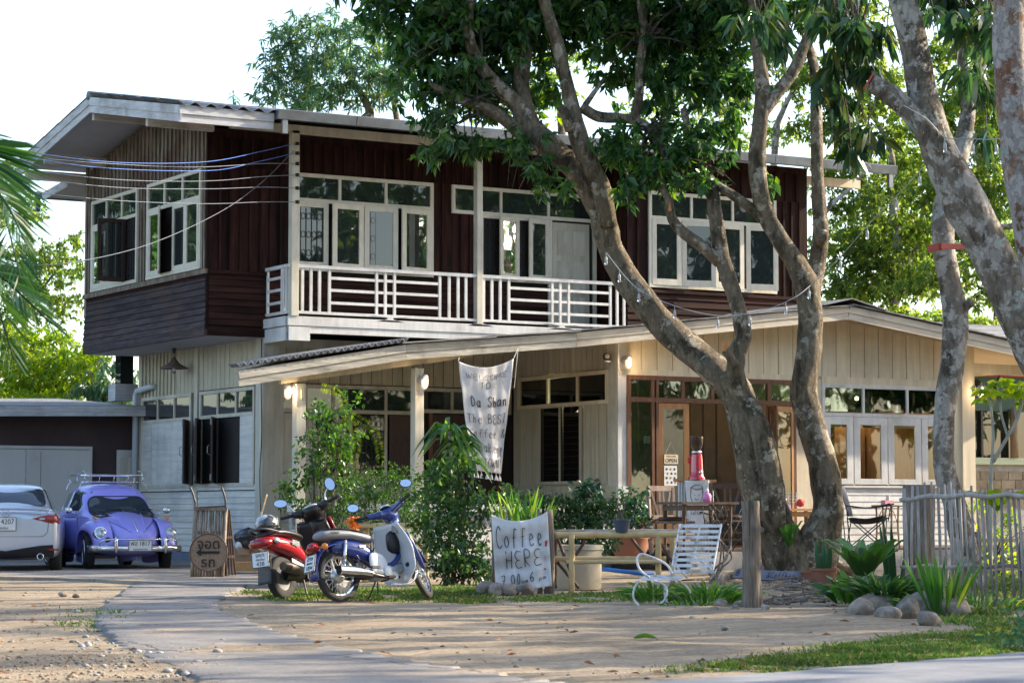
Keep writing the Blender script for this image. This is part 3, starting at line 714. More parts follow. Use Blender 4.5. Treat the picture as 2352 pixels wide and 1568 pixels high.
WL0 = W('L', .03)
WL0.pc('top_rail', rail, M['white'], -.96, .0, 5.38, 5.44, -.03, .04); WL0.pc('bottom_rail', rail, M['white'], -.96, .0, 4.55, 4.60, -.02, .03)
for y in (-.88, -.78, -.68, -.06): WL0.pc('baluster', rail, M['white'], y - .025, y + .025, 4.6, 5.38, -.02, .02)
for z in (5.22, 5.0, 4.77): WL0.pc('slat', rail, M['white'], -.655, -.09, z - .025, z + .025, -.016, .016)
for x in (2.05, 3.95, 5.75):
    g = G(); g.prism([(-.38, .06), (.38, .06), (.06, .03), (.06, .0), (.30, -.05), (-.30, -.05), (-.06, 0), (-.06, .03)], frame((x, -1.01, 4.515), (1, 0, 0), (0, 0, 1)), .03)
    g.build('rail_bracket', M['white'], rail)
for x, h_ in ((.11, .075), (3.93, .06)):
    g = G(); WR.box(g, x - h_, x + h_, 4.5, 7.86, -.085, .06); g.build('post', M['cream'], house, bevel=.006)
g = G(); g.box((3.1, -1.0, 7.88), (8.5, .12, .15)); g.build('porch_beam', M['creamwall'], house)
# roof
def slab(pts, t):
    """thick sheet from four corners"""
    g = G(); up = [Vector(p) for p in pts]; dn = [p - Vector((0, 0, t)) for p in up]
    g.add(up + dn, [(0, 1, 2, 3), (7, 6, 5, 4), (0, 4, 5, 1), (1, 5, 6, 2), (2, 6, 7, 3), (3, 7, 4, 0)]); return g
X0, X1 = -2.5, 13.2
rf = slab([(X0 + .03, -1.86, roofz(-1.86) + .1), (X1, -1.86, roofz(-1.86) + .1), (X1, 2.5, roofz(2.5) + .1), (X0 + .03, 2.5, roofz(2.5) + .1)], .05).build('roof', M['soffit'], house)
slab([(X0 + .03, 2.5, roofz(2.5) + .1), (X1, 2.5, roofz(2.5) + .1), (X1, 6.6, roofz(6.6) + .1), (X0 + .03, 6.6, roofz(6.6) + .1)], .05).build('rear_roof_slope', M['soffit'], rf)
def corr_sheet(name, par, p0, ux, uy, Lx, Ly, pitch, amp, m, t=.012, nper=8):
    """corrugated sheet: waves run along uy, repeat along ux"""
    p0 = Vector(p0); ux = Vector(ux).normalized(); uy = Vector(uy).normalized(); nz = ux.cross(uy)
    n = int(Lx / pitch * nper); g = G(); A = []; B = []
    for i in range(n + 1):
        x = Lx * i / n; z = amp * math.cos(2 * math.pi * x / pitch)
        A.append(p0 + ux * x + nz * z); B.append(p0 + ux * x + uy * Ly + nz * z)
    k = n + 1
    vs = A + B + [v - nz * t for v in A] + [v - nz * t for v in B]
    fs = []
    for i in range(n):
        fs += [(i, i + 1, k + i + 1, k + i), (2 * k + i + 1, 2 * k + i, 3 * k + i, 3 * k + i + 1), (i, 2 * k + i, 2 * k + i + 1, i + 1), (k + i + 1, 3 * k + i + 1, 3 * k + i, k + i)]
    g.add(vs, fs); return g.build(name, m, par, smooth=True, angle=50)
ns = 5; ly = 4.46 / ns
for i in range(ns):
    y = -1.96 + i * ly * .985; xx = X0 - .03
    corr_sheet('roof_sheet', rf, (xx, y, roofz(y) + .185), (1, 0, 0), (0, 1, .18 + .012), X1 - X0 + .08, ly * 1.05, .30, .036, M['tile'])
    y = 6.64 - i * ly * .93
    corr_sheet('roof_sheet', rf, (X1 + .05, y, roofz(y) + .18), (-1, 0, 0), (0, -1, .18 + .012), X1 - X0 + .08, ly, .30, .026, M['tile'])
g = G(); g.tube([(X0 - .03, 2.5, roofz(2.5) + .17), (X1, 2.5, roofz(2.5) + .17)], .09, 8); g.build('ridge_cap', M['tile'], rf, smooth=True)
for y0, y1 in ((-1.9, 2.5), (6.6, 2.5)):
    for dz, dx in ((.0, 0), (-.14, .025)):
        bar('barge_board', rf, M['fasciaw'], (X0 + dx, y0, roofz(y0) + .07 + dz), (X0 + dx, y1, roofz(y1) + .07 + dz), .03, .15)
for dz, dy in ((.0, 0), (-.14, .025)):
    piece('fascia_board', rf, M['fasciaw'], ((X0 - .72) / 2, -1.9 + dy, 7.9 + dz), (-.72 - X0, .03, .15))
ng = 9
for i in range(ng):
    a = -.7 + (X1 + .7) * i / ng; b = -.7 + (X1 + .7) * (i + 1) / ng
    g = G(); rings = []
    for x in (a + .006, b - .006):
        rings.append([(x, -1.88, 8.03), (x, -2.03, 8.045), (x, -2.05, 8.03), (x, -2.02, 7.87), (x, -1.9, 7.87), (x, -1.88, 7.9)])
    g.loft(rings); g.build('gutter_section', M['gutter'], rf)
for x, z0 in ((-.55, 7.62), (13.05, 7.6)):
    g = G(); g.box((x, -1.97, (z0 + 7.87) / 2), (.10, .08, 7.87 - z0)); g.build('downspout', M['gutter'], rf)
for y, x1 in ((2.5, -1.12), (-.2, -1.12), (5.2, -1.12), (6.25, -1.12)):
    g = G(); g.box(((X0 + .06 + x1) / 2, y, roofz(y) - .19), (x1 - X0 - .1, .11, .19)); g.build('purlin', M['fascia'], rf)
g = G(); g.box((12.35, -.9, 7.78), (1.5, .1, .17)); g.build('purlin', M['cafecream'], rf)
# small lower roof behind
g = slab([(-1.5, 6.3, 7.70), (-.6, 6.3, 7.70), (-.6, 7.8, 7.58), (-1.5, 7.8, 7.58)], .05); rr = g.build('rear_lean_to_roof', M['soffit'], house)
bar('barge_board', rr, M['fasciaw'], (-1.53, 6.3, 7.66), (-1.53, 7.8, 7.54), .03, .16)
g = G(); g.box((-1.1, 7.88, 7.58), (1.1, .14, .14)); g.box((-1.6, 7.88, 7.38), (.08, .08, .3)); g.build('rear_gutter', M['gutter'], rr)

# lower storey
ls = shell('lower_wall', M['room'], .02, 12.0, .02, 6.1, .1, 4.2, house)
lsw = WG.pc('side_wall', house, M['siding'], .0, 6.0, 1.40, 1.50, .0, .05)
vboards(WG, lsw, M['creamwall'], 3.16, 6.0, 3.3, 4.17, .19, batten=0.0, gap=.014)
for a in np.arange(4.2, 5.95, .19): WG.pc('batten', lsw, M['creamwall'], a - .03, a + .03, 3.3, 4.17, .01, .05)
vboards(WG, lsw, M['creamwall'], .12, 2.98, 3.32, 4.17, .2, gap=.014)
laps(WG, lsw, M['siding'], .0, 6.0, .22, 1.38, 10, tilt=.02)
WG.pc('plinth', lsw, M['plinth'], -.02, 6.02, .0, .21, .0, .06)
for a0, a1 in ((-.04, .26), (2.98, 3.16), (5.92, 6.04)): WG.pc('corner_post', lsw, M['cream'], a0, a1, .22 if a0 > 2 else .22, 4.17, .004, .055)
for a0, a1 in ((3.3, 5.88), (.32, 2.88)):
    w5 = winframe(WG, house, a0, a1, 1.46, 3.30, 2.80, [a0 + (a1 - a0) / 3, a0 + (a1 - a0) * 2 / 3], M['cream'], d=.01)
    transom(WG, w5, [a0 + .05, a0 + (a1 - a0) / 3, a0 + (a1 - a0) * 2 / 3, a1 - .05], 2.8, 3.28, M['cream'], d=.01)
    if a0 > 3:
        for b0, b1 in ((3.62, 5.32), (5.34, 5.82)): WG.pc('shutter', w5, M['siding'], b0, b1, 1.53, 2.77, .01, .045)
        for b0 in (3.96, 4.3, 4.64, 4.98): WG.pc('shutter_joint', w5, M['cream'], b0, b0 + .008, 1.56, 2.74, .045, .048)
    else:
        WG.pc('dark_opening_panel', w5, M['room'], .95, 2.8, 1.52, 2.78, .005, .012)  # dark sheet on the wall in place of the shaded interior
        WG.pc('shutter', w5, M['siding'], .38, .98, 1.53, 2.77, .01, .045)
g = G()
for y0, wd in ((3.46, .56), (2.86, .60), (2.10, .66)):  # three dark shutters folded outwards
    g = G(); a = R(62)
    dx, dy = -math.sin(a), -math.cos(a)
    L_ = .58
    A = Vector((-.06, y0 - .04, 1.54)); B = A + Vector((-.30, -.50, 0)) * 1.0
    g.beam(A + Vector((0, 0, .61)), B + Vector((0, 0, .61)), .035, 1.24)
    sh = g.build('open_shutter', M['shutter'], house)
    q = G(); mid = A * .2 + B * .8 + Vector((-.04, .02, 0))
    q.tube([mid + Vector((0, 0, .52)), mid + Vector((-.05, 0, .55)), mid + Vector((-.05, 0, .68)), mid + Vector((0, 0, .71))], .008, 5)
    q.box(B + Vector((-.012, .01, 1.14)), (.02, .03, .12)); q.box(B + Vector((-.012, .01, .1)), (.02, .03, .12))
    q.build('shutter_handle', M['dullmetal'], sh)
# drain pipe
g = G(); g.tube([(-.14, 5.98, .05), (-.14, 5.98, 3.34), (-.14, 5.9, 3.44), (-.12, 5.2, 3.50), (-.02, 5.15, 3.5)], .06, 10); g.build('drain_pipe', M['pipe'], house, smooth=True)
# pendant lamp under the overhang
pl = thing('pendant_lamp', 'rusty cone shade pendant lamp hanging under the dark overhang', 'lamp', (-.35, 3.45, 4.16))
g = G(); g.tube([(-.35, 3.45, 4.16), (-.35, 3.45, 3.98)], .008, 5); g.lathe([(.05, 4.165), (.02, 4.06)], 10, Matrix.Translation((-.35, 3.45, 0)), cap=True); g.build('stem', M['iron'], pl)
g = G(); g.lathe([(.02, 3.99), (.05, 3.94), (.12, 3.86), (.27, 3.78), (.275, 3.765)], 20, Matrix.Translation((-.35, 3.45, 0))); g.build('lamp_shade', M['lampshade'], pl, smooth=True, solid=.006)
g = G(); g.ell((-.35, 3.45, 3.73), (.045, .045, .06)); g.build('bulb', M['bulbglass'], pl, smooth=True)

# lower front wall behind the porch
pf = WF.pc('porch_wall', house, M['cream'], .0, 5.26, 4.0, 4.17, 0, .03)
vboards(WF, pf, M['creamwall'], .0, 5.26, 3.36, 4.0, .22, gap=.014, batten=0)
WF.pc('corner_post', pf, M['cream'], -.05, .30, .2, 4.0, .02, .06)
w6 = winframe(WF, house, .3, 3.1, 1.5, 3.34, 2.85, [.82, 1.39, 2.48], M['cream'], d=.01, vs=(.99, 1.75, 2.48))
transom(WF, w6, [.33, .82, 1.39, 2.48, 3.07], 2.86, 3.32, M['cream'], d=.01)
WF.pc('wall_panel', w6, M['cream'], .36, .95, 1.56, 2.8, .005, .04)
for a0, a1 in ((1.03, 1.72), (1.79, 2.45)):
    WF.pc('pane', w6, M['glass'], a0, a1, 1.56, 2.8, .01, .02); grille(WF, w6, a0 + .05, a1 - .05, 1.58, 2.78, d=.05)
WF.pc('open_shutter', w6, M['shutter'], 2.55, 3.05, 1.56, 2.8, .01, .05)
laps(WF, pf, M['creamwall'], .3, 5.26, .4, 1.5, 8, tilt=.02)
w7 = winframe(WF, house, 3.16, 5.2, 2.86, 3.34, None, [3.9], M['cream'], d=.01)
transom(WF, w7, [3.18, 3.9, 5.15], 2.88, 3.32, M['cream'], d=.01)
g = G(); WF.box(g, 3.4, 3.48, .5, 2.86, 0, .05); WF.box(g, 4.9, 4.98, .5, 2.86, 0, .05)
pd = g.build('porch_door_frame', M['brownframe'], house)
for a0 in (3.49, 4.2): WF.pc('door_leaf', pd, M['shutter'], a0, a0 + .69, .5, 2.84, .0, .04)

# low parapet wall and floor of the porch
par = thing('porch_parapet', 'low white porch wall with grey pierced vent blocks behind the shrubs', 'wall', (-1.45, -4.2, 0))
g = G(); g.box((1.93, -4.2, .36), (6.7, .14, .70)); g.box((1.93, -4.2, 1.06), (6.76, .2, .14)); g.build('wall', M['white'], par, bevel=.006)
for i in range(24):
    x = -1.3 + i * .28
    g = G(); g.box((x, -4.2, .85), (.27, .09, .26)); b = g.build('vent_block', M['concrete'], par)
    for dx in (-.07, .07):
        q = G(); q.tube([(x + dx + .045 * math.cos(t), -4.25, .85 + .08 * math.sin(t)) for t in np.linspace(0, 6.283, 9)], .012, 5, cap=False); q.build('vent_ring', M['plinth'], b)
piece('floor_slab', par, M['concrete'], (1.93, -2.1, .2), (6.6, 4.05, .38))
piece('blue_step', par, M['plinth'], (1.9, -4.29, .1), (6.7, .04, .2))

# ================================================================ cafe extension
cafe = thing('cafe_extension', 'single-storey cream timber cafe with brown glazed door front joined to the house', 'cafe building', (9, -3.75, 0))
CF = W('F', -3.75); CS = W('L', 5.26)
prof = [(-2.6, 3.28), (.5, 3.80), (3.9, 4.13), (9.87, 4.85), (16.5, 3.98)]
def cz(x):
    for (xa, za), (xb, zb) in zip(prof, prof[1:]):
        if xa <= x <= xb: return za + (zb - za) * (x - xa) / (xb - xa)
    return prof[0][1] if x < 0 else prof[-1][1]
croof = slab([(-2.6, -4.55, 3.25), (.5, -4.55, 3.77), (.5, -.06, 3.77), (-.05, -.06, 3.68)], .05).build('roof', M['cafesoffit'], cafe)
for (xa, za), (xb, zb) in zip(prof[1:], prof[2:]):
    yb = -.06 if xb < 11 and xa < 9 else 3.5
    if xa > 9: yb = -1.06
    slab([(xa, -4.55, za - .03), (xb, -4.55, zb - .03), (xb, yb, zb - .03), (xa, yb, za - .03)], .05).build('roof_slope', M['cafesoffit'], croof)
slab([(11.75, -1.05, cz(11.75) - .03), (16.5, -1.05, 3.95), (16.5, 3.5, 3.95), (11.75, 3.5, cz(11.75) - .03)], .05).build('roof_slope', M['cafesoffit'], croof)
for i in range(8):
    xa = -2.64 + i * .392; g = G()
    def P(a, b, xa=xa):
        x = xa + .40 * a; ye = -4.5 + 4.4 * min(1, max(.03, (x + 2.6) / 2.55)); return Vector((x, -4.68 + (ye + 4.68) * b, 3.33 + (x + 2.68) * .168 + .03 * math.cos(x * 50.3)))
    g.grid(P, 26, 3); g.build('roof_sheet', M['tile'], croof, smooth=True, solid=.012)
xs = [.45, 2.2, 3.9, 5.6, 7.3, 8.8, 9.95]
for i in range(len(xs) - 1):
    xa, xb = xs[i] - .06, xs[i + 1]
    slab([(xa, -4.68, cz(xa) + .02 + .018), (xb, -4.68, cz(xb) + .02), (xb, -.08, cz(xb) + .02), (xa, -.08, cz(xa) + .038)], .022).build('roof_sheet', M['tile'], croof)
xs = [9.9, 11.6, 13.3, 15, 16.6]
for i in range(len(xs) - 1):
    xa, xb = xs[i], xs[i + 1] + .06
    slab([(xa, -4.68, cz(xa) + .035), (xb, -4.68, cz(min(xb, 16.5)) + .04), (xb, -1.1 if xb < 11.7 else 3.5, cz(min(xb, 16.5)) + .04), (xa, -1.1 if xb < 11.7 else 3.5, cz(xa) + .035)], .022).build('roof_sheet', M['tile'], croof)
g = G(); P_ = [(9.2, cz(9.2) + .05), (9.6, cz(9.6) + .09), (9.87, 4.97), (10.15, cz(10.15) + .09), (10.7, cz(10.7) + .04)]
g.loft([[Vector((x, y, z)) for x, z in P_] for y in (-4.72, 3.0)], cap=False, closed=False); g.build('ridge_cap', M['tile'], croof, solid=.015)
fx = [-2.55, .5, 3.85, 9.87, 16.5]
for i in range(4):
    xa, xb = fx[i], fx[i + 1]; za, zb = cz(xa), cz(xb)
    mm = M['fascia'] if i < 2 else M['cafefascia']
    if i == 0: za -= .02
    bar('fascia_board', croof, mm, (xa + .003, -4.6, za - .075), (xb - .003, -4.6, zb - .075), .03, .125)
    bar('fascia_board', croof, mm, (xa + .003, -4.58, za - .20), (xb - .003, -4.58, zb - .20), .03, .13)
# porch beam and posts
bar('porch_beam', cafe, M['creamwall'], (-1.65, -4.2, 3.20), (1.0, -4.2, 3.62), .10, .24)
bar('porch_beam', cafe, M['creamwall'], (1.0, -4.2, 3.60), (1.95, -4.2, 3.76), .10, .22)
for x, zt_ in ((-1.29, 3.1), (.92, 3.42)):
    g = G(); g.box((x, -4.2, zt_ / 2), (.17, .17, zt_)); g.build('porch_post', M['cream'], cafe, bevel=.008)
    q = G(); q.box((x + .02, -4.295, zt_ - .18), (.05, .02, .16)); q.build('post_bracket', M['cream'], cafe)
# side wall (faces left)
csw = CS.pc('side_wall', cafe, M['creamwall'], -3.75, 0, 1.3, 1.46, 0, .03)
g = G(); CS.box(g, -3.7, -.03, .2, 4.1, -.08, -.03); CS.box(g, -3.7, -.03, .2, 1.3, -.03, -.0)
# keep the window hole free
g = G(); CS.box(g, -3.7, -2.56, .2, 4.1, -.08, -.01); CS.box(g, -1.08, -.03, .2, 4.1, -.08, -.01); CS.box(g, -2.56, -1.08, .2, 1.55, -.08, -.01); CS.box(g, -2.56, -1.08, 3.55, 4.1, -.08, -.01)
g.build('inner_lining', M['creamwall'], csw)
vboards(CS, csw, M['creamwall'], -3.7, -.02, 3.58, 4.08, .19, gap=.014)
vboards(CS, csw, M['creamwall'], -3.4, -2.6, 1.5, 2.95, .27, gap=.016); vboards(CS, csw, M['creamwall'], -1.02, -.06, 1.5, 2.95, .25, gap=.016)
laps(CS, csw, M['creamwall'], -3.7, -.02, .3, 1.3, 7, tilt=.02)
CS.pc('corner_board', csw, M['cream'], -3.75, -3.45, 1.46, 4.08, .005, .035)
w8 = winframe(CS, cafe, -3.48, -.28, 2.95, 3.56, None, [-2.43, -1.37], M['cafecream'], d=.01)
transom(CS, w8, [-3.45, -2.43, -1.37, -.31], 2.98, 3.54, M['cream'], d=.01, glass=M['glass_see'])
w9 = winframe(CS, cafe, -2.58, -1.06, 1.5, 3.0, None, [-1.82], M['creamwall'], fw=.06, d=.012)
for a0 in (-2.52, -1.79):
    CS.pc('pane', w9, M['glass_see'], a0 + .02, a0 + .66, 1.56, 2.94, .01, .016)
    for k in range(1, 12): CS.pc('louvre_edge', w9, M['greyplastic'], a0 + .02, a0 + .66, 1.56 + k * .115, 1.563 + k * .115, .018, .022)
    CS.pc('louvre_channel', w9, M['iron'], a0 + .66, a0 + .69, 1.55, 2.95, .015, .04)
grille(CS, w9, -2.5, -1.85, 1.58, 2.92, d=-.04)
# front wall
cfw = CF.pc('front_wall', cafe, M['cafecream'], 5.26, 9.25, 3.46, 3.56, .0, .05)
vboards(CF, cfw, M['cafecream'], 5.42, 9.87, 3.56, 4.8, .33, gap=.016, ztop=lambda a: cz(a) - .12)
vboards(CF, cfw, M['cafecream'], 9.87, 13.3, 3.56, 4.8, .33, gap=.016, ztop=lambda a: cz(a) - .12)
g = G()
g.add([CF.p(5.3, 3.5, -.02), CF.p(13.5, 3.5, -.02), CF.p(13.5, cz(13.5) - .08, -.02), CF.p(9.87, 4.77, -.02), CF.p(5.3, cz(5.3) - .08, -.02)], [(0, 1, 2, 3, 4)])
g.build('gable_lining', M['cafecream'], cfw, solid=.03)
CF.pc('corner_post', cfw, M['white'], 5.24, 5.42, .35, 4.2, -.02, .04); CF.pc('corner_trim', cfw, M['white'], 5.22, 5.44, .35, 1.45, .0, .07)
CF.pc('post', cfw, M['cafecream'], 9.22, 9.84, .35, 3.5, -.02, .03)
CF.pc('post', cfw, M['cafecream'], 12.9, 13.3, .35, 4.5, -.02, .02); CF.pc('corner_post', cfw, M['cafecream'], 13.3, 13.62, .3, 4.3, -.2, .06)
CF.pc('trim', cfw, M['cafecream'], 9.84, 12.9, 3.40, 3.56, .0, .05)
CF.pc('beam', cfw, M['cafecream'], 13.62, 16.2, 3.72, 3.92, -.1, .06)
# glazed door front
dfm = G(); B = M['brownframe']
CF.box(dfm, 5.42, 9.22, 3.38, 3.46, 0, .07); CF.box(dfm, 5.42, 9.22, 2.98, 3.06, 0, .065)
for a in (5.42, 5.96, 6.02): CF.box(dfm, a, a + .09, .4, 3.38, 0, .06)
for a in (8.56, 9.13): CF.box(dfm, a, a + .09, .4, 3.38, 0, .06)
for a in (6.66, 7.32, 7.97): CF.box(dfm, a - .03, a + .03, 3.06, 3.38, 0, .055)
CF.box(dfm, 5.51, 5.96, .4, .9, 0, .05)
dfo = dfm.build('door_front', B, cafe)
for a0, a1 in ((5.52, 5.98), (6.1, 6.63), (6.69, 7.29), (7.35, 7.94), (8.0, 8.56), (8.66, 9.12)): CF.pc('pane', dfo, M['glass_see'], a0, a1, 3.07, 3.37, .02, .026)
CF.pc('pane', dfo, M['glass_see'], 5.51, 5.96, .9, 2.97, .02, .026)
def gdoor(a0, a1, op, hg, m):
    g = thing_ = None
    sash(CF, dfo, a0, a1, .42, 2.96, m, fw=.10, d=.02, open_=op, hinge=hg, glass=M['glass_see'], bot=.45)
gdoor(6.10, 6.72, 10, 'l', M['orangewood']); gdoor(8.64, 9.2, 6, 'r', M['orangewood']); gdoor(8.1, 8.6, 70, 'r', M['brownframe'])
# casement windows on the right
for i, (a0, a1) in enumerate(((9.88, 10.57), (10.59, 11.40), (11.42, 12.24), (12.26, 12.9))):
    if i == 0:
        w10 = winframe(CF, cafe, 9.84, 12.92, 1.45, 3.42, 2.84, [10.84, 11.92], M['white'], d=.01)
        transom(CF, w10, [9.9, 10.84, 11.92, 12.9], 2.87, 3.40, M['white'], d=.01, glass=M['glass_see'])
    sash(CF, w10, a0, a1, 1.49, 2.80, M['white'], fw=.15, d=.03, glass=M['glass_see'], bot=.13)
    q = G(); CF.box(q, a0 + .15, a1 - .15, 1.61, 1.63, .03, .06); CF.box(q, a0 + .15, a1 - .15, 2.64, 2.66, .03, .06); q.build('bead', M['brownframe'], w10)
laps(CF, cfw, M['white'], 9.84, 13.3, .32, 1.44, 9, tilt=.012)
g = G(); CF.box(g, 9.84, 13.3, .3, 1.45, -.06, -.01); g.build('dado_lining', M['cafecream'], cfw)
# inside: partition, floor, honey coloured cupboards
inb = mat('inner_board', (.15, .135, .11), (.20, .18, .15), rough=.7)
ins = G(); ins.box((9.2, -1.2, 2.2), (7.8, .06, 4.2)); par_ = ins.build('partition', inb, cafe)
for x in np.arange(5.5, 9.4, .31): piece('partition_batten', par_, inb, (x, -1.245, 2.2), (.03, .03, 4.0))
piece('cafe_floor', cafe, M['darkfurn'], (9.4, -1.9, .34), (8.2, 3.6, .06))
piece('right_end_wall', cafe, M['cafecream'], (13.45, -1.8, 2.1), (.08, 3.6, 3.9))
for x0, x1 in ((9.95, 10.5), (10.95, 11.7), (11.85, 12.45), (12.5, 13.2)):
    cb = piece('wood_cupboard', cafe, M['orangewood'], ((x0 + x1) / 2, -2.6, 1.5), (x1 - x0, .3, 2.3))
piece('teal_counter', cafe, mat('teal_paint', (.10, .30, .27), (.14, .36, .33), rough=.5), (9.3, -3.0, 1.0), (.5, .5, 1.3))
g = G(); g.box((6.6, -2.2, 1.3), (1.2, .5, .9)); g.build('counter', M['greyfurn'], cafe)
# indoor lamp seen through the side window
il = thing('indoor_wall_lamp', 'small lit enamel lamp seen through the cafe side window', 'lamp', (5.62, -1.2, 3.3))
g = G(); g.lathe([(.01, 3.37), (.03, 3.35), (.10, 3.29)], 14, Matrix.Translation((5.62, -1.20, 0))); g.build('lamp_shade', M['lampshade'], il, smooth=True, solid=.004)
g = G(); g.ell((5.62, -1.20, 3.27), (.035, .035, .035)); g.build('bulb', M['lampglow'], il, smooth=True)
g = G(); g.tube([(5.62, -1.20, 3.37), (5.62, -1.20, 3.45), (5.62, -1.08, 3.48), (5.62, -1.04, 3.40)], .006, 5); g.build('arm', M['iron'], il)
def pointlight(name, loc, e, col=(1, .72, .42), r=.04):
    l = bpy.data.lights.new(name, 'POINT'); l.energy = e; l.color = col; l.shadow_soft_size = r
    o = bpy.data.objects.new(name, l); COL.objects.link(o); o.location = loc; return o
pointlight('indoor_lamp_light', (5.75, -1.5, 3.15), 14)
pointlight('indoor_lamp_light', (11.2, -3.15, 3.2), 14)
il2 = thing('indoor_pendant', 'tiny lit pendant bulb behind the cafe transom glass right of the tree', 'lamp', (10.1, -3.3, 3.45))
g = G(); g.tube([(10.1, -3.3, 3.6), (10.1, -3.3, 3.25)], .005, 4); g.lathe([(.02, 3.27), (.10, 3.2)], 12, Matrix.Translation((10.1, -3.3, 0))); g.build('lamp_shade', M['white'], il2)
g = G(); g.ell((10.1, -3.3, 3.17), (.04, .04, .04)); g.build('bulb', M['lampglow'], il2, smooth=True)
# lit bulkhead wall lamps
def wall_lamp(p, out, label, glow=True):
    """p: wall point; out: direction the arm leaves the wall"""
    p = Vector(p); out = Vector(out).normalized()
    t = thing('wall_lamp', label, 'wall lamp', p, group='lit bulkhead wall lamps')
    g = G(); M1 = frame(p, out.cross(Vector((0, 0, 1))), (0, 0, 1), out)
    g.lathe([(.075, -.0), (.075, .02), (.05, .035)], 14, M1, cap=True)
    q = p + out * .12
    g.tube([p + out * .02, p + out * .08 + Vector((0, 0, .01)), q], .018, 8); g.lathe([(.0, .09), (.055, .075), (.065, .05), (.065, .0)], 14, Matrix.Translation(q)); g.build('bracket', M['socket'], t, smooth=True, angle=40)
    g = G(); g.lathe([(.058, .0), (.06, -.06), (.055, -.12), (.03, -.155), (0, -.17)], 14, Matrix.Translation(q)); g.build('lamp_glass', M['lampglass'], t, smooth=True)
    g = G(); g.ell(q + Vector((0, 0, -.05)), (.035, .035, .05)); g.build('bulb', M['lampglow'], t, smooth=True)
    l = pointlight('wall_lamp_light', q + Vector((0, -.10, -.06)), 3.5)
    return t
wall_lamp((-1.375, -4.2, 3.0), (-1, 0, 0), 'lit bulkhead lamp on the left porch post, leftmost of the lamps')
wall_lamp((.95, -4.285, 3.22), (0, -1, 0), 'lit bulkhead lamp on the middle porch post left of the welcome banner')
wall_lamp((5.38, -3.79, 3.72), (0, -1, 0), 'lit bulkhead lamp on the cafe corner beside the security camera')
wall_lamp((13.62, -3.8, 3.4), (.75, -.66, 0), 'lit bulkhead lamp on the right cafe corner by the bright frangipani')
# security camera
sc_ = thing('security_camera', 'small black and white security camera on the cafe corner', 'camera', (5.2, -3.55, 3.8))
g = G(); g.tube([(5.24, -3.55, 3.66), (5.16, -3.58, 3.66), (5.12, -3.6, 3.7)], .015, 6); g.box((5.12, -3.6, 3.70), (.12, .12, .03)); g.build('bracket', M['socket'], sc_)
g = G(); g.ell((5.12, -3.6, 3.79), (.07, .07, .07)); g.build('housing', M['blackplastic'], sc_, smooth=True)
g = G(); g.lathe([(.045, 0), (.045, .02), (.03, .03)], 14, frame((5.09, -3.66, 3.79), (.86, -.5, 0), (0, 0, 1)), cap=True); g.build('lens', M['socket'], sc_)
# boarded verandah floor in front of the cafe
vd = thing('cafe_deck', 'low dark timber deck in front of the cafe doors', 'deck', (9, -5, 0))
for i in range(14): piece('deck_board', vd, M['darkfurn'], (9.2, -3.95 - i * .2, .33), (9.0, .185, .04))
piece('deck_edge', vd, M['concrete'], (9.2, -6.85, .16), (9.1, .12, .32))
piece('deck_base', vd, M['room'], (9.2, -5.3, .15), (8.9, 2.9, .28))

# ================================================================ garage on the left
gar = thing('garage', 'low brown lean-to garage with pale double doors behind the parked cars', 'garage', (-4, 6.3, 0))
GF = W('F', 6.3)
piece('wall', gar, M['garage'], (-4.1, 6.42, 1.55), (8.4, .2, 3.1))
g = slab([(-8.4, 5.75, 2.98), (.0, 5.75, 3.14), (.0, 11, 3.5), (-8.4, 11, 3.3)], .06); g.build('roof', M['tile'], gar)
bar('fascia_board', gar, M['fasciaw'], (-8.4, 5.73, 2.86), (-.02, 5.73, 3.03), .04, .2)
for i, (a0, a1) in enumerate(((-6.6, -5.2), (-5.19, -3.8), (-3.79, -2.35), (-2.34, -1.0))):
    d_ = GF.pc('door_leaf', gar, M['gdoor'], a0, a1, .05, 2.24, .02, .06)
    GF.pc('door_joint', d_, M['garage'], a0 + .3, a0 + .308, .1, 2.2, .06, .063)
g = G(); GF.box(g, -6.7, -.96, 2.25, 2.31, 0, .08); GF.box(g, -1.0, -.96, .0, 2.25, 0, .08); g.build('door_frame', M['gdoor'], gar)
sd = GF.pc('side_door', gar, M['gdoor'], -.42, 0.0, .05, 2.25, .02, .06)
for a in (-.36, -.18): GF.pc('door_panel', sd, M['cream'], a, a + .13, 1.3, 2.1, .06, .072)
# grey frame tower between house and garage roof
tw = thing('rear_window_bay', 'narrow dark rear window bay beside the house corner above the garage', 'bay window', (-.1, 6.9, 3.2))
piece('wall', tw, M['fasciaw'], (-.05, 6.9, 3.45), (.5, .4, .35)); piece('pane', tw, M['glass'], (-.03, 6.9, 4.0), (.28, .3, .75)); piece('lintel', tw, M['siding'], (-.2, 6.8, 4.35), (.9, .5, .16))

# ================================================================ neighbouring building on the right
nb = thing('neighbour_building', 'green walled building with dark windows and bamboo poles behind the frangipani', 'building', (18, 1, 0))
NF = W('F', 1.0); grn = mat('green_wall', (.045, .10, .085), (.06, .13, .11), rough=.7)
palegreen = mat('pale_green_sill', (.45, .55, .40), rough=.6)
NF.pc('wall', nb, grn, 15.8, 26, 3.25, 4.02, 0, -.2)
NF.pc('window_band', nb, M['glass'], 15.8, 26, 2.2, 3.25, -.06, -.2)
NF.pc('lintel', nb, M['redpaint'], 15.8, 26, 4.02, 4.4, -.1, .08); NF.pc('sill', nb, palegreen, 15.8, 26, 2.05, 2.2, -.1, .1)
NF.pc('lower_wall', nb, M['concrete'], 15.8, 26, .0, 2.05, .0, -.2)
blk = mat('mossy_block', (.20, .17, .13), (.30, .26, .20), rough=.9, scale=4, vary=.2, bump=.3)
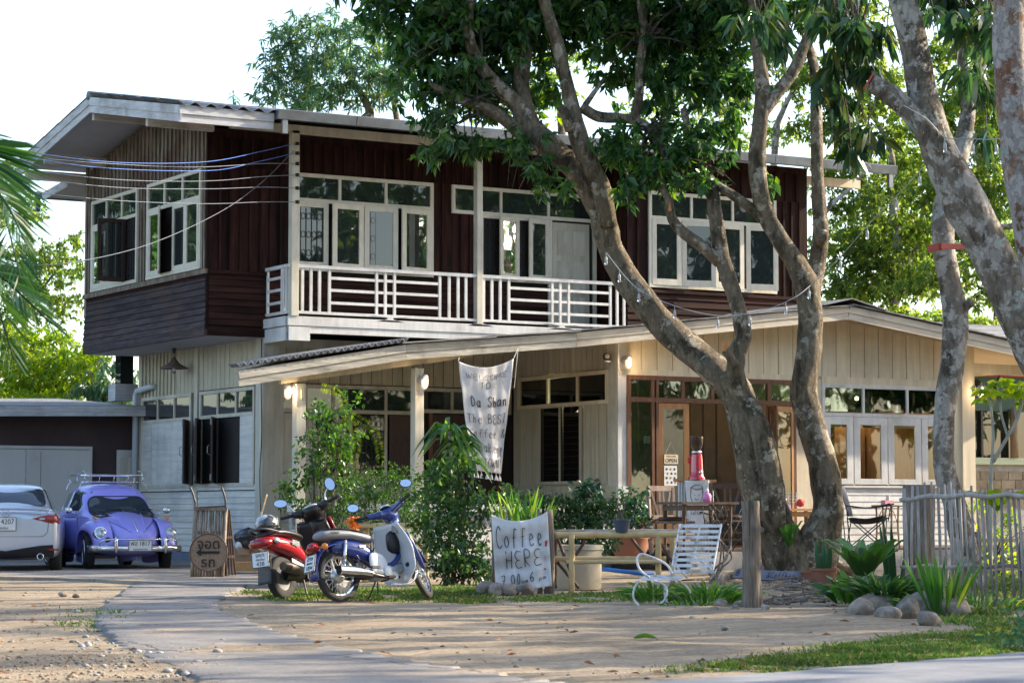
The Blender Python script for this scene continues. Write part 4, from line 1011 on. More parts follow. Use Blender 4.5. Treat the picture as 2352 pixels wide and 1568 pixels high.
for r_ in range(4):
    for c_ in range(14): NF.pc('block', nb, blk, 15.85 + c_ * .42 + (r_ % 2) * .2, 15.85 + c_ * .42 + (r_ % 2) * .2 + .40, 1.9 - r_ * .2 - .19, 1.9 - r_ * .2, .0, .03)
for x in (17.3, 18.9, 20.6, 22.4):
    g = G()
    g.tube([(x, .9, 2.2), (x, .9, 3.3)], .09, 8); g.build('bamboo_pole', M['brbamboo'], nb, smooth=True)
for x in (16.9, 18.0, 19.6, 21.4): NF.pc('mullion', nb, M['iron'], x, x + .06, 2.2, 3.25, -.05, .02)
g = slab([(15.2, -.6, 4.5), (26, -.6, 4.5), (26, 5, 5.6), (15.2, 5, 5.6)], .08); g.build('roof', M['tile'], nb)
# spotlights under the cafe beam
sp = thing('spotlight', 'black twin spotlight under the right cafe beam', 'spotlight', (14.4, -3.6, 3.7))
g = G(); g.box((14.5, -3.65, 3.58), (.2, .16, .13), Matrix.Rotation(.4, 3, 'Y')); g.tube([(14.4, -3.65, 3.72), (14.4, -3.65, 3.6)], .012, 5); g.build('head', M['blackplastic'], sp)
g = G(); g.ell((14.25, -3.65, 3.45), (.1, .1, .1)); g.ell((13.85, -3.62, 3.52), (.12, .06, .12)); g.build('speaker', M['blackplastic'], sp, smooth=True)
# ================================================================ foliage tools
rng = np.random.default_rng(11)
def unit(a): return a / np.maximum(np.linalg.norm(a, axis=-1, keepdims=True), 1e-9)
def leaves(name, m, parent, base, dirs, length, width, fold=.18, curl=.15, kind=None, shape=4, lab=None):
    """each leaf: a folded lozenge (2 halves). base (N,3), dirs (N,3); length/width arrays"""
    base = np.asarray(base, float); N_ = len(base); d = unit(np.asarray(dirs, float))
    length = np.broadcast_to(length, (N_,))[:, None]; width = np.broadcast_to(width, (N_,))[:, None]
    rnd = unit(rng.normal(size=(N_, 3))); s = unit(np.cross(d, rnd)); n = np.cross(s, d)
    p0 = base; mid = base + d * length * .45
    l = mid + s * width * .5 + n * width * fold; r = mid - s * width * .5 + n * width * fold
    tip = base + d * length - np.array([0, 0, 1.]) * length * curl
    if shape == 4:
        v = np.stack([p0, r, tip, l], 1).reshape(-1, 3)
        q = np.arange(N_)[:, None] * 4
        tri = np.concatenate([q + [0, 1, 2], q + [0, 2, 3]], 1).reshape(-1)
    else:   # long leaf: root, two pairs, tip
        m2 = base + d * length * .75 - np.array([0, 0, 1.]) * length * curl * .5
        l2 = m2 + s * width * .38 + n * width * fold * .7; r2 = m2 - s * width * .38 + n * width * fold * .7
        v = np.stack([p0, r, l, r2, l2, tip], 1).reshape(-1, 3)
        q = np.arange(N_)[:, None] * 6
        tri = np.concatenate([q + [0, 1, 2], q + [1, 3, 4], q + [1, 4, 2], q + [3, 5, 4]], 1).reshape(-1)
    me = bpy.data.meshes.new(name); nf = len(tri) // 3
    me.vertices.add(len(v)); me.vertices.foreach_set('co', v.reshape(-1).astype(np.float32))
    me.loops.add(len(tri)); me.loops.foreach_set('vertex_index', tri.astype(np.int32))
    me.polygons.add(nf); me.polygons.foreach_set('loop_start', np.arange(0, nf * 3, 3, dtype=np.int32))
    me.materials.append(m); me.update(calc_edges=True)
    o = addobj(name, me, parent)
    if kind: o['kind'] = kind
    return o
def blob_points(blobs, dens, shell=.55):
    """points inside ellipsoids; blobs: (centre, radii, weight)"""
    out = []
    for c, r, w in blobs:
        vol = 4.19 * r[0] * r[1] * r[2]; n = max(4, int(vol * dens * w))
        u = unit(rng.normal(size=(n, 3))); rad = (shell + (1 - shell) * rng.random(n)) ** .8
        rad *= 1 + .18 * np.sin(u[:, 0] * 7 + c[0]) * np.cos(u[:, 1] * 6 + c[2])
        out.append(np.asarray(c) + u * rad[:, None] * np.asarray(r))
    return np.concatenate(out)
def whorls(name, m, parent, cen, n=9, L=.2, Wd=.05, spread=.9, droop=.55, shape=4, curl=.18, kind=None, jitter=.03):
    """clusters of leaves hanging from twig ends"""
    k = len(cen); c = np.repeat(cen, n, 0) + rng.normal(size=(k * n, 3)) * jitter
    ax = np.repeat(unit(rng.normal(size=(k, 3)) + np.array([0, 0, -.2])), n, 0)
    d = unit(rng.normal(size=(k * n, 3)) * spread + ax * .55); d[:, 2] -= droop
    ln = L * (0.65 + .6 * rng.random(k * n)); return leaves(name, m, parent, c, d, ln, ln * (Wd / L) * (.8 + .4 * rng.random(k * n)), curl=curl, shape=shape, kind=kind)
def twigs(g, cen, hub, n, r=.012):
    idx = rng.choice(len(cen), min(n, len(cen)), replace=False)
    for i in idx:
        a = Vector(hub(cen[i])); b = Vector(cen[i]); m_ = a.lerp(b, .5) + Vector((0, 0, -.12 * (b - a).length)) + Vector(rng.normal(size=3) * .12)
        g.tube(spline([a, m_, b], 3), [r * 1.6] * 3 + [r] * 3 + [r * .4], 4, cap=False)
def limb(g, pts, n=14, jit=.13, seed=0, res=5, D=None, rscale=1.0):
    """pts: (u, v, D, width_px) measured limb; builds a smooth knobbly tube"""
    P = [];
    for u, v, d, w in pts:
        q = at(u, v, D=d); P.append((q.x, q.y, q.z, w * .45 * d / FPX * rscale))
    S = [];
    P4 = [np.array(p) for p in P]; P4 = [P4[0] * 2 - P4[1]] + P4 + [P4[-1] * 2 - P4[-2]]
    for i in range(1, len(P4) - 2):
        for k in range(res):
            t = k / res
            S.append(.5 * (2 * P4[i] + (P4[i + 1] - P4[i - 1]) * t + (2 * P4[i - 1] - 5 * P4[i] + 4 * P4[i + 1] - P4[i + 2]) * t * t + (3 * P4[i] - P4[i - 1] - 3 * P4[i + 1] + P4[i + 2]) * t ** 3))
    S.append(P4[-2])
    g.tube([Vector(s[:3]) for s in S], [max(.006, s[3]) for s in S], n, jit=jit, seed=seed)
    return S
def pb(u, v, d, ru, rv=None, rd=None, w=1.0):
    """ellipsoid blob from measured centre (u,v) at depth d with pixel radii"""
    rv = rv or ru; k = d / FPX; c = at(u, v, D=d)
    rx = ru * k; rz = rv * k; ry = (rd if rd else (rx + rz) / 2)
    return ((c.x, c.y, c.z), (rx, ry, rz), w)

# ---------------------------------------------------------------- the big front tree
T1 = thing('mango_tree', 'big twin-trunk mango tree with leaning lichened trunks in front of the cafe', 'tree', at(1830, 1335, Z=0))
g = G()
limb(g, [(1845, 1390, 34.6, 200), (1825, 1310, 34.6, 165), (1792, 1240, 34.5, 112), (1768, 1180, 34.4, 104), (1745, 1110, 34.4, 104), (1728, 1040, 34.4, 96), (1712, 970, 34.4, 88), (1690, 905, 34.5, 84), (1640, 850, 34.6, 80), (1580, 800, 34.8, 76), (1520, 745, 35, 74), (1475, 690, 35, 72), (1440, 640, 35.1, 66), (1408, 580, 35.2, 62), (1392, 530, 35.2, 66), (1380, 480, 35.2, 62)], n=18, jit=.17, seed=1)
limb(g, [(1800, 1260, 34.5, 20), (1783, 1215, 34.25, 50), (1775, 1170, 34.1, 62), (1770, 1110, 34.1, 62), (1758, 1030, 34.1, 58), (1735, 960, 34.15, 50), (1700, 905, 34.3, 44), (1660, 860, 34.4, 34)], n=12, jit=.2, seed=9)
limb(g, [(1386, 500, 35.2, 60), (1345, 425, 35.2, 58), (1300, 370, 35.1, 56), (1255, 330, 35, 62), (1215, 295, 35, 66), (1190, 245, 35, 44), (1150, 205, 34.9, 38), (1110, 160, 34.8, 34), (1080, 100, 34.7, 30), (1076, 40, 34.6, 27), (1082, -20, 34.5, 25)], n=14, jit=.15, seed=2)
limb(g, [(1225, 310, 35, 60), (1203, 240, 35.1, 45), (1196, 180, 35.2, 44), (1205, 110, 35.3, 42), (1200, 40, 35.4, 40), (1196, -30, 35.4, 38)], n=12, jit=.15, seed=3)
limb(g, [(1215, 320, 35, 46), (1160, 275, 34.9, 34), (1110, 245, 34.8, 30), (1060, 230, 34.7, 24), (1010, 205, 34.6, 17), (985, 190, 34.6, 10)], n=9, jit=.15, seed=4)
limb(g, [(1398, 520, 35.1, 50), (1382, 440, 35, 50), (1352, 370, 34.9, 50), (1328, 310, 34.8, 50), (1316, 250, 34.8, 38), (1300, 180, 34.8, 34), (1283, 110, 34.8, 32), (1262, 40, 34.8, 30), (1245, -20, 34.8, 30)], n=14, jit=.15, seed=5)
limb(g, [(1310, 300, 34.7, 26), (1296, 260, 34.6, 22), (1286, 245, 34.6, 22)], n=8, jit=.15, seed=6)
limb(g, [(1335, 245, 34.8, 26), (1375, 268, 34.8, 28), (1420, 272, 34.8, 26), (1455, 276, 34.7, 26), (1495, 300, 34.6, 26), (1525, 350, 34.5, 24), (1545, 400, 34.4, 24)], n=9, jit=.15, seed=7)
limb(g, [(1455, 278, 34.7, 26), (1468, 215, 34.7, 24), (1470, 150, 34.7, 24), (1478, 80, 34.7, 22), (1472, 10, 34.7, 22), (1470, -30, 34.7, 22)], n=9, jit=.15, seed=8)
limb(g, [(1345, 240, 34.8, 16), (1370, 205, 34.9, 12), (1388, 180, 34.9, 9)], n=7, jit=.1)
# second stem rising from the left trunk
limb(g, [(1725, 960, 34.4, 70), (1700, 905, 34.3, 56), (1688, 860, 34.2, 48), (1690, 815, 34.2, 48), (1706, 775, 34.2, 44), (1698, 720, 34.2, 40), (1680, 660, 34.2, 40), (1662, 600, 34.2, 42), (1650, 540, 34.2, 38), (1642, 480, 34.2, 36), (1634, 425, 34.3, 34), (1610, 380, 34.4, 26), (1590, 330, 34.5, 22), (1570, 250, 34.6, 18)], n=12, jit=.16, seed=10)
limb(g, [(1655, 600, 34.2, 36), (1610, 565, 34.1, 30), (1565, 530, 34.1, 28), (1542, 500, 34.1, 24), (1535, 460, 34.1, 20), (1515, 420, 34.1, 16), (1500, 380, 34.1, 12)], n=9, jit=.18, seed=11)
limb(g, [(1690, 840, 34.0, 26), (1672, 812, 33.9, 24), (1668, 805, 33.9, 26)], n=8, jit=.1)
# right trunk
limb(g, [(1835, 1400, 34.6, 150), (1860, 1310, 34.6, 135), (1882, 1240, 34.5, 112), (1903, 1180, 34.4, 84), (1900, 1110, 34.4, 78), (1887, 1050, 34.4, 74), (1868, 985, 34.4, 72), (1852, 930, 34.4, 70), (1846, 880, 34.4, 66), (1856, 820, 34.4, 64), (1860, 760, 34.4, 62), (1858, 700, 34.4, 64), (1850, 655, 34.4, 66), (1826, 605, 34.3, 52), (1795, 555, 34.2, 48), (1762, 500, 34.2, 46), (1746, 440, 34.1, 44), (1741, 370, 34.1, 44), (1744, 300, 34, 42), (1752, 230, 34, 40), (1748, 160, 34, 38), (1738, 80, 34, 36), (1722, 0, 34, 34), (1710, -40, 34, 34)], n=18, jit=.15, seed=12)
limb(g, [(1858, 680, 34.5, 60), (1878, 600, 34.6, 44), (1886, 530, 34.7, 40), (1882, 460, 34.8, 36), (1878, 380, 34.9, 32), (1876, 300, 35, 32), (1874, 220, 35.1, 28), (1868, 150, 35.2, 26), (1850, 80, 35.3, 22), (1845, 0, 35.4, 20)], n=12, jit=.16, seed=13)
limb(g, [(1748, 265, 34, 36), (1785, 215, 34, 32), (1822, 165, 34, 30), (1845, 110, 34, 28), (1872, 50, 34, 25), (1895, -10, 34, 22)], n=10, jit=.15, seed=14)
limb(g, [(1765, 510, 34.2, 34), (1715, 470, 34.2, 28), (1670, 440, 34.2, 24), (1630, 415, 34.3, 22)], n=9, jit=.15, seed=15)
limb(g, [(1880, 560, 34.5, 30), (1890, 540, 34.3, 34), (1892, 530, 34.3, 20)], n=8, jit=.2)
for k in range(14):
    a = k * .45; b0 = at(1835, 1330, Z=0) + Vector((math.cos(a) * .45, math.sin(a) * .45, .22)); e0 = b0 + Vector((math.cos(a + rng.normal() * .3), math.sin(a + rng.normal() * .3), 0)) * (.7 + rng.random() * .8)
    e0.z = -.03; g.tube(spline([b0, b0.lerp(e0, .5) + Vector((0, 0, -.08)), e0], 4), [.11 - .009 * i for i in range(9)], 7, jit=.2, seed=k)
g.build('trunk', M['bark'], T1, smooth=True)
g = G(); q0 = at(1672, 803, D=33.85); q0 = at(1667, 800, D=33.85)
for k in range(5): g.tube([q0 + Vector((.02 * k - .05, 0, -.04)), q0 + Vector((.03 * k - .06, 0, .08 + .05 * (k % 2)))], [.018, .004], 5)
q1 = at(1537, 480, D=34.0)
for k in range(3): g.tube([q1 + Vector((.012 * k, 0, -.03)), q1 + Vector((.012 * k, 0, .07 + .04 * (k % 2)))], [.014, .003], 5)
g.build('broken_wood', mat('fresh_split_wood', (.45, .17, .06), (.55, .26, .10), rough=.8), T1)
blobs = [pb(1000, 60, 35, 150, 110, 1.1), pb(1150, 60, 35.5, 160, 130, 1.2), pb(1020, 190, 35, 120, 80, 1.0), pb(1130, 200, 35.6, 110, 80, .9), pb(950, 110, 35, 80, 70, .8),
         pb(1300, 30, 35.8, 140, 110, 1.2), pb(1440, 50, 35.5, 140, 120, 1.2), pb(1590, 60, 35.4, 140, 130, 1.2), pb(1560, 190, 35, 100, 80, 1.0), pb(1680, 170, 34.9, 90, 90, .9),
         pb(1250, 210, 36, 60, 60, .7), pb(1430, 180, 35.8, 70, 60, .7), pb(1700, 30, 34.6, 110, 80, 1.0), pb(1800, 20, 34.6, 90, 60, .9), pb(1000, 280, 34.8, 60, 35, .6), pb(1080, 330, 34.7, 100, 34, .6), pb(1010, 355, 34.7, 50, 45, .5, ),
         pb(1180, 330, 34.7, 70, 38, .6), pb(1240, 400, 34.6, 60, 45, .55), pb(1290, 440, 34.5, 45, 25, .4), pb(1440, 340, 34.6, 90, 60, .8), pb(1500, 400, 34.4, 90, 55, .7), pb(1580, 360, 34.4, 90, 70, .8), pb(1650, 300, 34.5, 70, 60, .7), pb(1430, 450, 34.3, 40, 30, .35), pb(1520, 300, 34.9, 80, 50, .7),
         pb(880, 20, 35, 60, 50, .7), pb(1620, 420, 34.3, 55, 35, .4), pb(1770, 430, 34.3, 18, 30, .2)]
cen = blob_points(blobs, 66, shell=.1)
whorls('crown', M['lf_dark'], T1, cen, n=12, L=.17, Wd=.068, droop=.5, spread=.9, curl=.18)
top = [pb(u, v, 35.3, 260, 150, 2.6, .45) for u, v in ((900, -170), (1250, -200), (1600, -200), (1850, -180), (1400, -380), (1050, -360), (1750, -380))]
whorls('crown', M['lf_dark'], T1, blob_points(top, 45, shell=.4), n=9, L=.27, Wd=.085, droop=.7)
g = G()
for (u0, v0, D_), (u1, v1, u2, v2) in (((1100, 240, 34.8), (960, 150, 1100, 380)), ((1215, 300, 35), (1150, 310, 1290, 450)), ((1480, 290, 34.6), (1420, 200, 1600, 430)), ((1075, 60, 34.7), (860, 0, 1150, 200)), ((1600, 380, 34.4), (1500, 300, 1690, 440)), ((1475, 80, 34.7), (1350, 0, 1620, 220))):
    for k in range(14):
        a = at(u0 + rng.normal() * 25, v0 + rng.normal() * 20, D=D_); b = at(rng.uniform(u1, u2), rng.uniform(v1, v2), D=D_ + rng.normal() * .4)
        g.tube(spline([a, a.lerp(b, .5) + Vector((0, 0, .08)), b], 4), [.022, .02, .017, .014, .012, .011, .009, .007, .004], 5, cap=False)
g.build('twigs', M['bark_dark'], T1)['kind'] = 'stuff'
# ---------------------------------------------------------------- right-hand trees
T2 = thing('mango_tree', 'straight pale trunk with a red board nailed across it behind the bamboo fence', 'tree', at(2195, 1345, Z=0))
g = G(); D2 = 31.0
limb(g, [(2250, 1420, D2, 90), (2235, 1340, D2, 76), (2215, 1250, D2, 66), (2190, 1150, D2, 58), (2170, 1080, D2, 54), (2167, 1000, D2, 54), (2172, 920, D2, 58), (2186, 840, D2, 62), (2192, 770, D2, 66), (2192, 710, D2, 66), (2182, 650, D2, 56), (2170, 590, D2, 56), (2165, 530, D2, 58), (2170, 470, D2 + .3, 54), (2195, 400, D2 + .6, 46), (2212, 330, D2 + .8, 44), (2225, 240, D2 + .9, 36), (2212, 160, D2 + .9, 28), (2202, 80, D2 + .9, 26), (2195, -20, D2 + .9, 24)], n=16, jit=.13, seed=20)
limb(g, [(2200, 715, D2, 44), (2222, 700, D2 - .1, 26), (2231, 694, D2 - .15, 24)], n=9, jit=.1)
limb(g, [(2222, 250, D2 + .8, 28), (2245, 190, D2 + .9, 22), (2262, 120, D2 + 1, 20), (2275, 40, D2 + 1, 18)], n=9, jit=.13, seed=22)
g.build('trunk', M['bark_pale'], T2, smooth=True)
bw = [pb(2150, -60, 31.5, 150, 90, 1.4), pb(1960, -40, 31, 110, 70, 1.0), pb(2280, -60, 31, 110, 80, 1.2), pb(2250, 60, 31.5, 50, 60, .5, .6)]
whorls('crown', M['lf_long'], T2, blob_points(bw, 14, shell=.2), n=9, L=.34, Wd=.075, droop=.9, shape=6, curl=.3)
rb = thing('red_board', 'short red painted board fixed across the pale trunk', 'board', at(2172, 567, D=30.5))
a = at(2134, 572, D=30.6); b = at(2160, 566, D=30.2); c = at(2222, 566, D=30.35)
bar('board', rb, M['redpaint'], a, b, .05, .085); bar('board', rb, M['redpaint'], b, c, .05, .07)
T3 = thing('mango_tree', 'thick leaning mottled tree crossing the upper right with a red-painted sawn stub', 'tree', at(2560, 1400, Z=0))
g = G(); D3 = 27.5
limb(g, [(2600, 1520, D3, 200), (2545, 1250, D3, 150), (2470, 980, D3, 130), (2385, 800, D3, 118), (2335, 700, D3, 112), (2300, 620, D3, 108), (2258, 540, D3, 104), (2215, 460, D3, 108), (2180, 395, D3, 98), (2152, 330, D3, 88), (2130, 260, D3, 80), (2114, 190, D3, 74), (2100, 110, D3, 74), (2085, 50, D3, 72), (2068, -10, D3, 70), (2050, -80, D3, 66)], n=18, jit=.11, seed=30)
limb(g, [(2165, 350, D3 - .1, 60), (2110, 280, D3 - .1, 58), (2060, 228, D3 - .1, 52), (2015, 198, D3 - .1, 50), (1999, 190, D3 - .1, 48)], n=14, jit=.1, seed=31)
g.build('trunk', M['bark_pale'], T3, smooth=True)
g = G(); q = at(1996, 187, D=D3 - .1); dd = (at(1996, 187, D=D3 - .1) - at(2030, 208, D=D3 - .1)).normalized()
g.lathe([(.115, -.004), (.115, .012)], 14, frame(q, dd.cross(V_FW0).normalized(), dd.cross(dd.cross(V_FW0)).normalized(), dd), cap=True)
g.build('sawn_end', mat('red_sealant', (.42, .05, .035), (.5, .08, .05), rough=.7), T3)
top3 = [pb(2050, -150, D3, 200, 80, 1.4), pb(2300, -140, D3, 200, 90, 1.4)]
whorls('crown', M['lf_long'], T3, blob_points(top3, 12, shell=.2), n=10, L=.34, Wd=.075, droop=.9, shape=6, curl=.3)
# hanging long-leaf sprays in front of the right side
spr = []
for u, v, d, r in ((1745, 55, 30, 40), (1790, 80, 30.4, 30), (1920, 40, 30, 45), (1965, 60, 29.6, 40), (1925, 140, 30, 34), (1895, 190, 30.4, 25), (1955, 230, 30.2, 30), (1990, 300, 30.2, 32), (1960, 340, 30, 25), (1925, 290, 30.6, 22), (2010, 70, 29.5, 30), (2000, 155, 29.8, 28), (2235, 40, 29, 40), (2280, 70, 29, 35), (2230, 150, 29.3, 30), (2265, 190, 29.2, 24), (2320, 30, 28, 40), (2340, 90, 28, 25), (2140, 30, 29, 20), (2250, 300, 30, 22)):
    for k in range(max(2, int(r * r / 130))):
        q = at(u + rng.normal() * r * .5, v + rng.normal() * r * .45, D=d + rng.normal() * .3); spr.append(tuple(q))
T4 = thing('leaf_sprays', 'long drooping mango leaves hanging across the upper right', 'foliage', at(2000, 0, D=30), group=None)
whorls('crown', M['lf_long'], T4, np.array(spr), n=9, L=.30, Wd=.075, droop=1.0, spread=.65, shape=6, curl=.28)
g = G()
for i in range(0, len(spr), 2):
    a = Vector(spr[i]); b = a + Vector((rng.normal() * .2, rng.normal() * .2, .5 + rng.random() * .4)); g.tube([a, a.lerp(b, .5) + Vector((.03, 0, 0)), b], [.006, .009, .012], 4, cap=False)
g.build('twigs', M['bark_dark'], T4)['kind'] = 'stuff'
T5 = thing('mango_tree', 'pale trunk with rusty streaks at the far right edge', 'tree', at(2480, 1400, Z=0))
g = G(); D5 = 25.5
limb(g, [(2560, 1450, D5, 130), (2520, 1150, D5, 110), (2450, 850, D5, 100), (2395, 650, D5, 94), (2362, 500, D5, 90), (2342, 380, D5, 88), (2330, 270, D5, 88), (2322, 170, D5, 86), (2318, 80, D5, 84), (2322, 0, D5, 84), (2325, -80, D5, 80)], n=16, jit=.10, seed=40)
g.build('trunk', barkmat('rusty_bark', (.20, .09, .05), (.33, .22, .16), (.45, .41, .38), (.42, .47, .43), s=1.0, pale_at=.46), T5, smooth=True)
whorls('crown', M['lf_long'], T5, blob_points([pb(2400, -120, D5, 200, 90, 1.6)], 10, shell=.2), n=9, L=.34, Wd=.075, droop=.9, shape=6, curl=.3)
for i, (u, v) in enumerate(((1792, 10), (1797, 60), (2162, 240), (2153, 170))):
    pass
dl = thing('dry_leaf_bunch', 'brown withered leaf bunch hanging beside the thick leaning trunk', 'dry leaves', at(2158, 250, D=30.2))
whorls('leaves', M['dryleaf'], dl, np.array([tuple(at(2156 + rng.normal() * 6, 255 + k * 9, D=30.2)) for k in range(9)]), n=8, L=.2, Wd=.06, droop=1.6, curl=.2)
dl = thing('dry_leaf_bunch', 'brown withered leaf bunch hanging high between the middle branches', 'dry leaves', at(1794, 40, D=31))
whorls('leaves', M['dryleaf'], dl, np.array([tuple(at(1794 + rng.normal() * 6, 20 + k * 10, D=31)) for k in range(9)]), n=8, L=.2, Wd=.06, droop=1.6, curl=.2)

# ---------------------------------------------------------------- background trees
def bgtree(name, label, base, blobs, limbs, leafm, barkm, dens=9, n=8, L=.2, Wd=.07, droop=.4, group=None, shell=.35):
    t = thing(name, label, 'tree', base, group=group)
    g = G()
    for i, l in enumerate(limbs): limb(g, l, n=9, jit=.12, seed=i + 50)
    if limbs: g.build('trunk', barkm, t, smooth=True)
    cen = blob_points(blobs, dens, shell=shell)
    whorls('crown', leafm, t, cen, n=n, L=L, Wd=Wd, droop=droop)
    return t
# behind the roof, left of centre
bgtree('feathery_tree', 'tall hazy blue-green tree rising behind the left of the long roof', at(760, 1260, Z=0)[:],
       [pb(700, 70, 72, 75, 45, 2.2), pb(660, 140, 72, 60, 55, 2), pb(740, 170, 72, 80, 60, 2.2), pb(820, 100, 72, 70, 60, 2.2), pb(610, 210, 72, 50, 25, 1.5), pb(850, 200, 72, 70, 50, 2), pb(700, 225, 72, 90, 30, 1.8), pb(900, 150, 72, 60, 60, 2), pb(780, 60, 72, 40, 20, 1)],
       [[(800, 700, 72, 40), (830, 320, 72, 34), (850, 260, 72, 24), (820, 200, 72, 16), (790, 150, 72, 10)], [(930, 400, 72, 24), (905, 240, 72, 14), (880, 185, 72, 10), (850, 170, 72, 6)]], M['lf_blue'], M['bark'], dens=20, n=9, L=.30, Wd=.06, droop=.5)
bgtree('feathery_tree', 'light green tree seen through the gap above the roof ridge', at(1300, 1250, Z=0)[:],
       [pb(1250, 150, 70, 60, 50, 2), pb(1240, 230, 70, 60, 40, 2), pb(1340, 120, 70, 50, 40, 2), pb(1060, 260, 70, 60, 20, 1.5), pb(1200, 280, 70, 60, 20, 1.5)],
       [[(1300, 700, 70, 30), (1290, 300, 70, 20), (1270, 180, 70, 10)]], M['lf_yell'], M['bark'], dens=16, n=8, L=.20, Wd=.07)
# left background
bgtree('leafy_tree', 'sunlit yellow-green bushy tree left of the house above the garage roof', at(150, 1250, Z=0)[:],
       [pb(60, 870, 62, 90, 70, 2.2), pb(150, 850, 60, 70, 60, 2), pb(200, 820, 61, 50, 30, 1.5), pb(20, 800, 64, 60, 60, 2), pb(120, 780, 63, 50, 30, 1.5), pb(100, 920, 60, 120, 25, 1.6)],
       [[(170, 1300, 62, 26), (165, 950, 62, 18), (180, 880, 62, 12), (200, 820, 62, 6)]], M['lf_yell'], M['bark_pale'], dens=48, n=9, L=.17, Wd=.075)
bgtree('leafy_tree', 'bluish green tree with hanging leaves right against the house corner on the left', at(260, 1250, Z=0)[:],
       [pb(250, 870, 58, 50, 60, 1.6), pb(270, 900, 58, 40, 40, 1.4), pb(215, 900, 58, 40, 35, 1.3)],
       [[(250, 1300, 58, 22), (245, 950, 58, 14), (240, 870, 58, 8)]], M['lf_blue'], M['bark'], dens=45, n=9, L=.24, Wd=.05, droop=1.0)
bgtree('leafy_tree', 'thin sunlit tree with airy crown behind the palm on the left', at(60, 1250, Z=0)[:],
       [pb(40, 480, 66, 60, 50, 2), pb(120, 620, 66, 70, 55, 2), pb(40, 600, 66, 70, 60, 2), pb(150, 560, 66, 40, 30, 1.5), pb(60, 700, 66, 100, 60, 2), pb(160, 700, 66, 40, 40, 1.5), pb(10, 400, 66, 30, 40, 1.5)],
       [[(60, 1300, 66, 26), (55, 800, 66, 18), (70, 650, 66, 12), (60, 500, 66, 5)], [(70, 700, 66, 10), (130, 620, 66, 5)]], M['lf_bright'], M['bark_pale'], dens=26, n=8, L=.17, Wd=.075)
# right background: airy sunlit crowns with trunks
bgtree('leafy_tree', 'bright sunlit trees behind the right end of the long roof', at(2000, 1200, Z=0)[:],
       [pb(1950, 560, 66, 70, 60, 2.2), pb(2010, 620, 66, 80, 60, 2.2), pb(1930, 660, 66, 60, 45, 2), pb(2100, 520, 66, 70, 70, 2.2), pb(2080, 650, 66, 70, 50, 2.2), pb(1960, 470, 66, 50, 40, 1.8), pb(2050, 430, 66, 60, 40, 2), pb(1900, 290, 66, 60, 50, 2), pb(1990, 240, 66, 60, 50, 2), pb(2060, 300, 66, 50, 40, 2), pb(1850, 180, 66, 70, 60, 2), pb(1960, 120, 66, 70, 60, 2), pb(2040, 180, 66, 60, 40, 2), pb(1800, 290, 66, 30, 30, 1.5), pb(1930, 370, 66, 50, 30, 1.8), pb(2070, 720, 66, 90, 25, 1.8), pb(1930, 30, 66, 90, 50, 2), pb(2010, 520, 68, 90, 90, 2), pb(1920, 400, 68, 60, 60, 2), pb(2110, 600, 68, 80, 90, 2), pb(1960, 690, 68, 70, 30, 2), pb(2080, 380, 68, 80, 70, 2)],
       [[(2050, 1200, 66, 34), (2055, 720, 66, 28), (2050, 640, 66, 26), (2062, 560, 66, 24), (2052, 480, 66, 20), (2048, 360, 66, 16), (2020, 290, 66, 12), (1985, 250, 66, 9)], [(2055, 660, 66, 20), (2085, 600, 66, 16), (2120, 550, 66, 12), (2140, 500, 66, 8)], [(1870, 520, 62, 16), (1910, 470, 62, 13), (1955, 430, 62, 9), (1990, 390, 62, 6)], [(1770, 600, 66, 22), (1780, 330, 66, 18), (1800, 250, 66, 14), (1850, 160, 66, 9)]], M['lf_bright'], M['bark_pale'], dens=32, n=10, L=.18, Wd=.075, shell=.1)
bgtree('leafy_tree', 'sunlit green trees between and behind the two thick right trunks', at(2280, 1200, Z=0)[:],
       [pb(2230, 420, 62, 60, 60, 2), pb(2290, 330, 62, 60, 60, 2), pb(2270, 480, 62, 60, 50, 2), pb(2330, 560, 62, 50, 50, 2), pb(2120, 640, 62, 50, 50, 1.8), pb(2200, 740, 60, 100, 22, 1.6), pb(2260, 600, 62, 40, 40, 1.6), pb(2250, 220, 62, 70, 60, 2), pb(2300, 160, 62, 60, 60, 2), pb(2330, 420, 62, 50, 60, 2), pb(2150, 740, 60, 60, 25, 1.6), pb(2120, 450, 63, 50, 60, 2), pb(2180, 120, 63, 60, 60, 2), pb(2300, 660, 63, 80, 70, 2), pb(2240, 530, 64, 90, 90, 2), pb(2300, 270, 64, 90, 90, 2), pb(2150, 260, 64, 80, 80, 2), pb(2190, 350, 64, 70, 80, 2)],
       [[(2270, 1200, 62, 26), (2290, 700, 62, 18), (2280, 500, 62, 14), (2240, 330, 62, 10)], [(2400, 540, 58, 22), (2340, 520, 58, 18), (2300, 520, 58, 14), (2250, 500, 58, 8)]], M['lf_bright'], M['bark'], dens=34, n=10, L=.18, Wd=.075, shell=.1)
bgtree('leafy_tree', 'pale green distant trees low behind the middle of the roof on the right', at(1480, 1200, Z=0)[:],
       [pb(1500, 250, 75, 60, 40, 2), pb(1660, 260, 75, 80, 50, 2), pb(1560, 130, 75, 80, 60, 2), pb(1740, 320, 75, 60, 30, 2)],
       [[(1660, 900, 75, 22), (1670, 300, 75, 14), (1640, 270, 75, 7)]], M['lf_bright'], M['bark_pale'], dens=26, n=8, L=.18, Wd=.07)

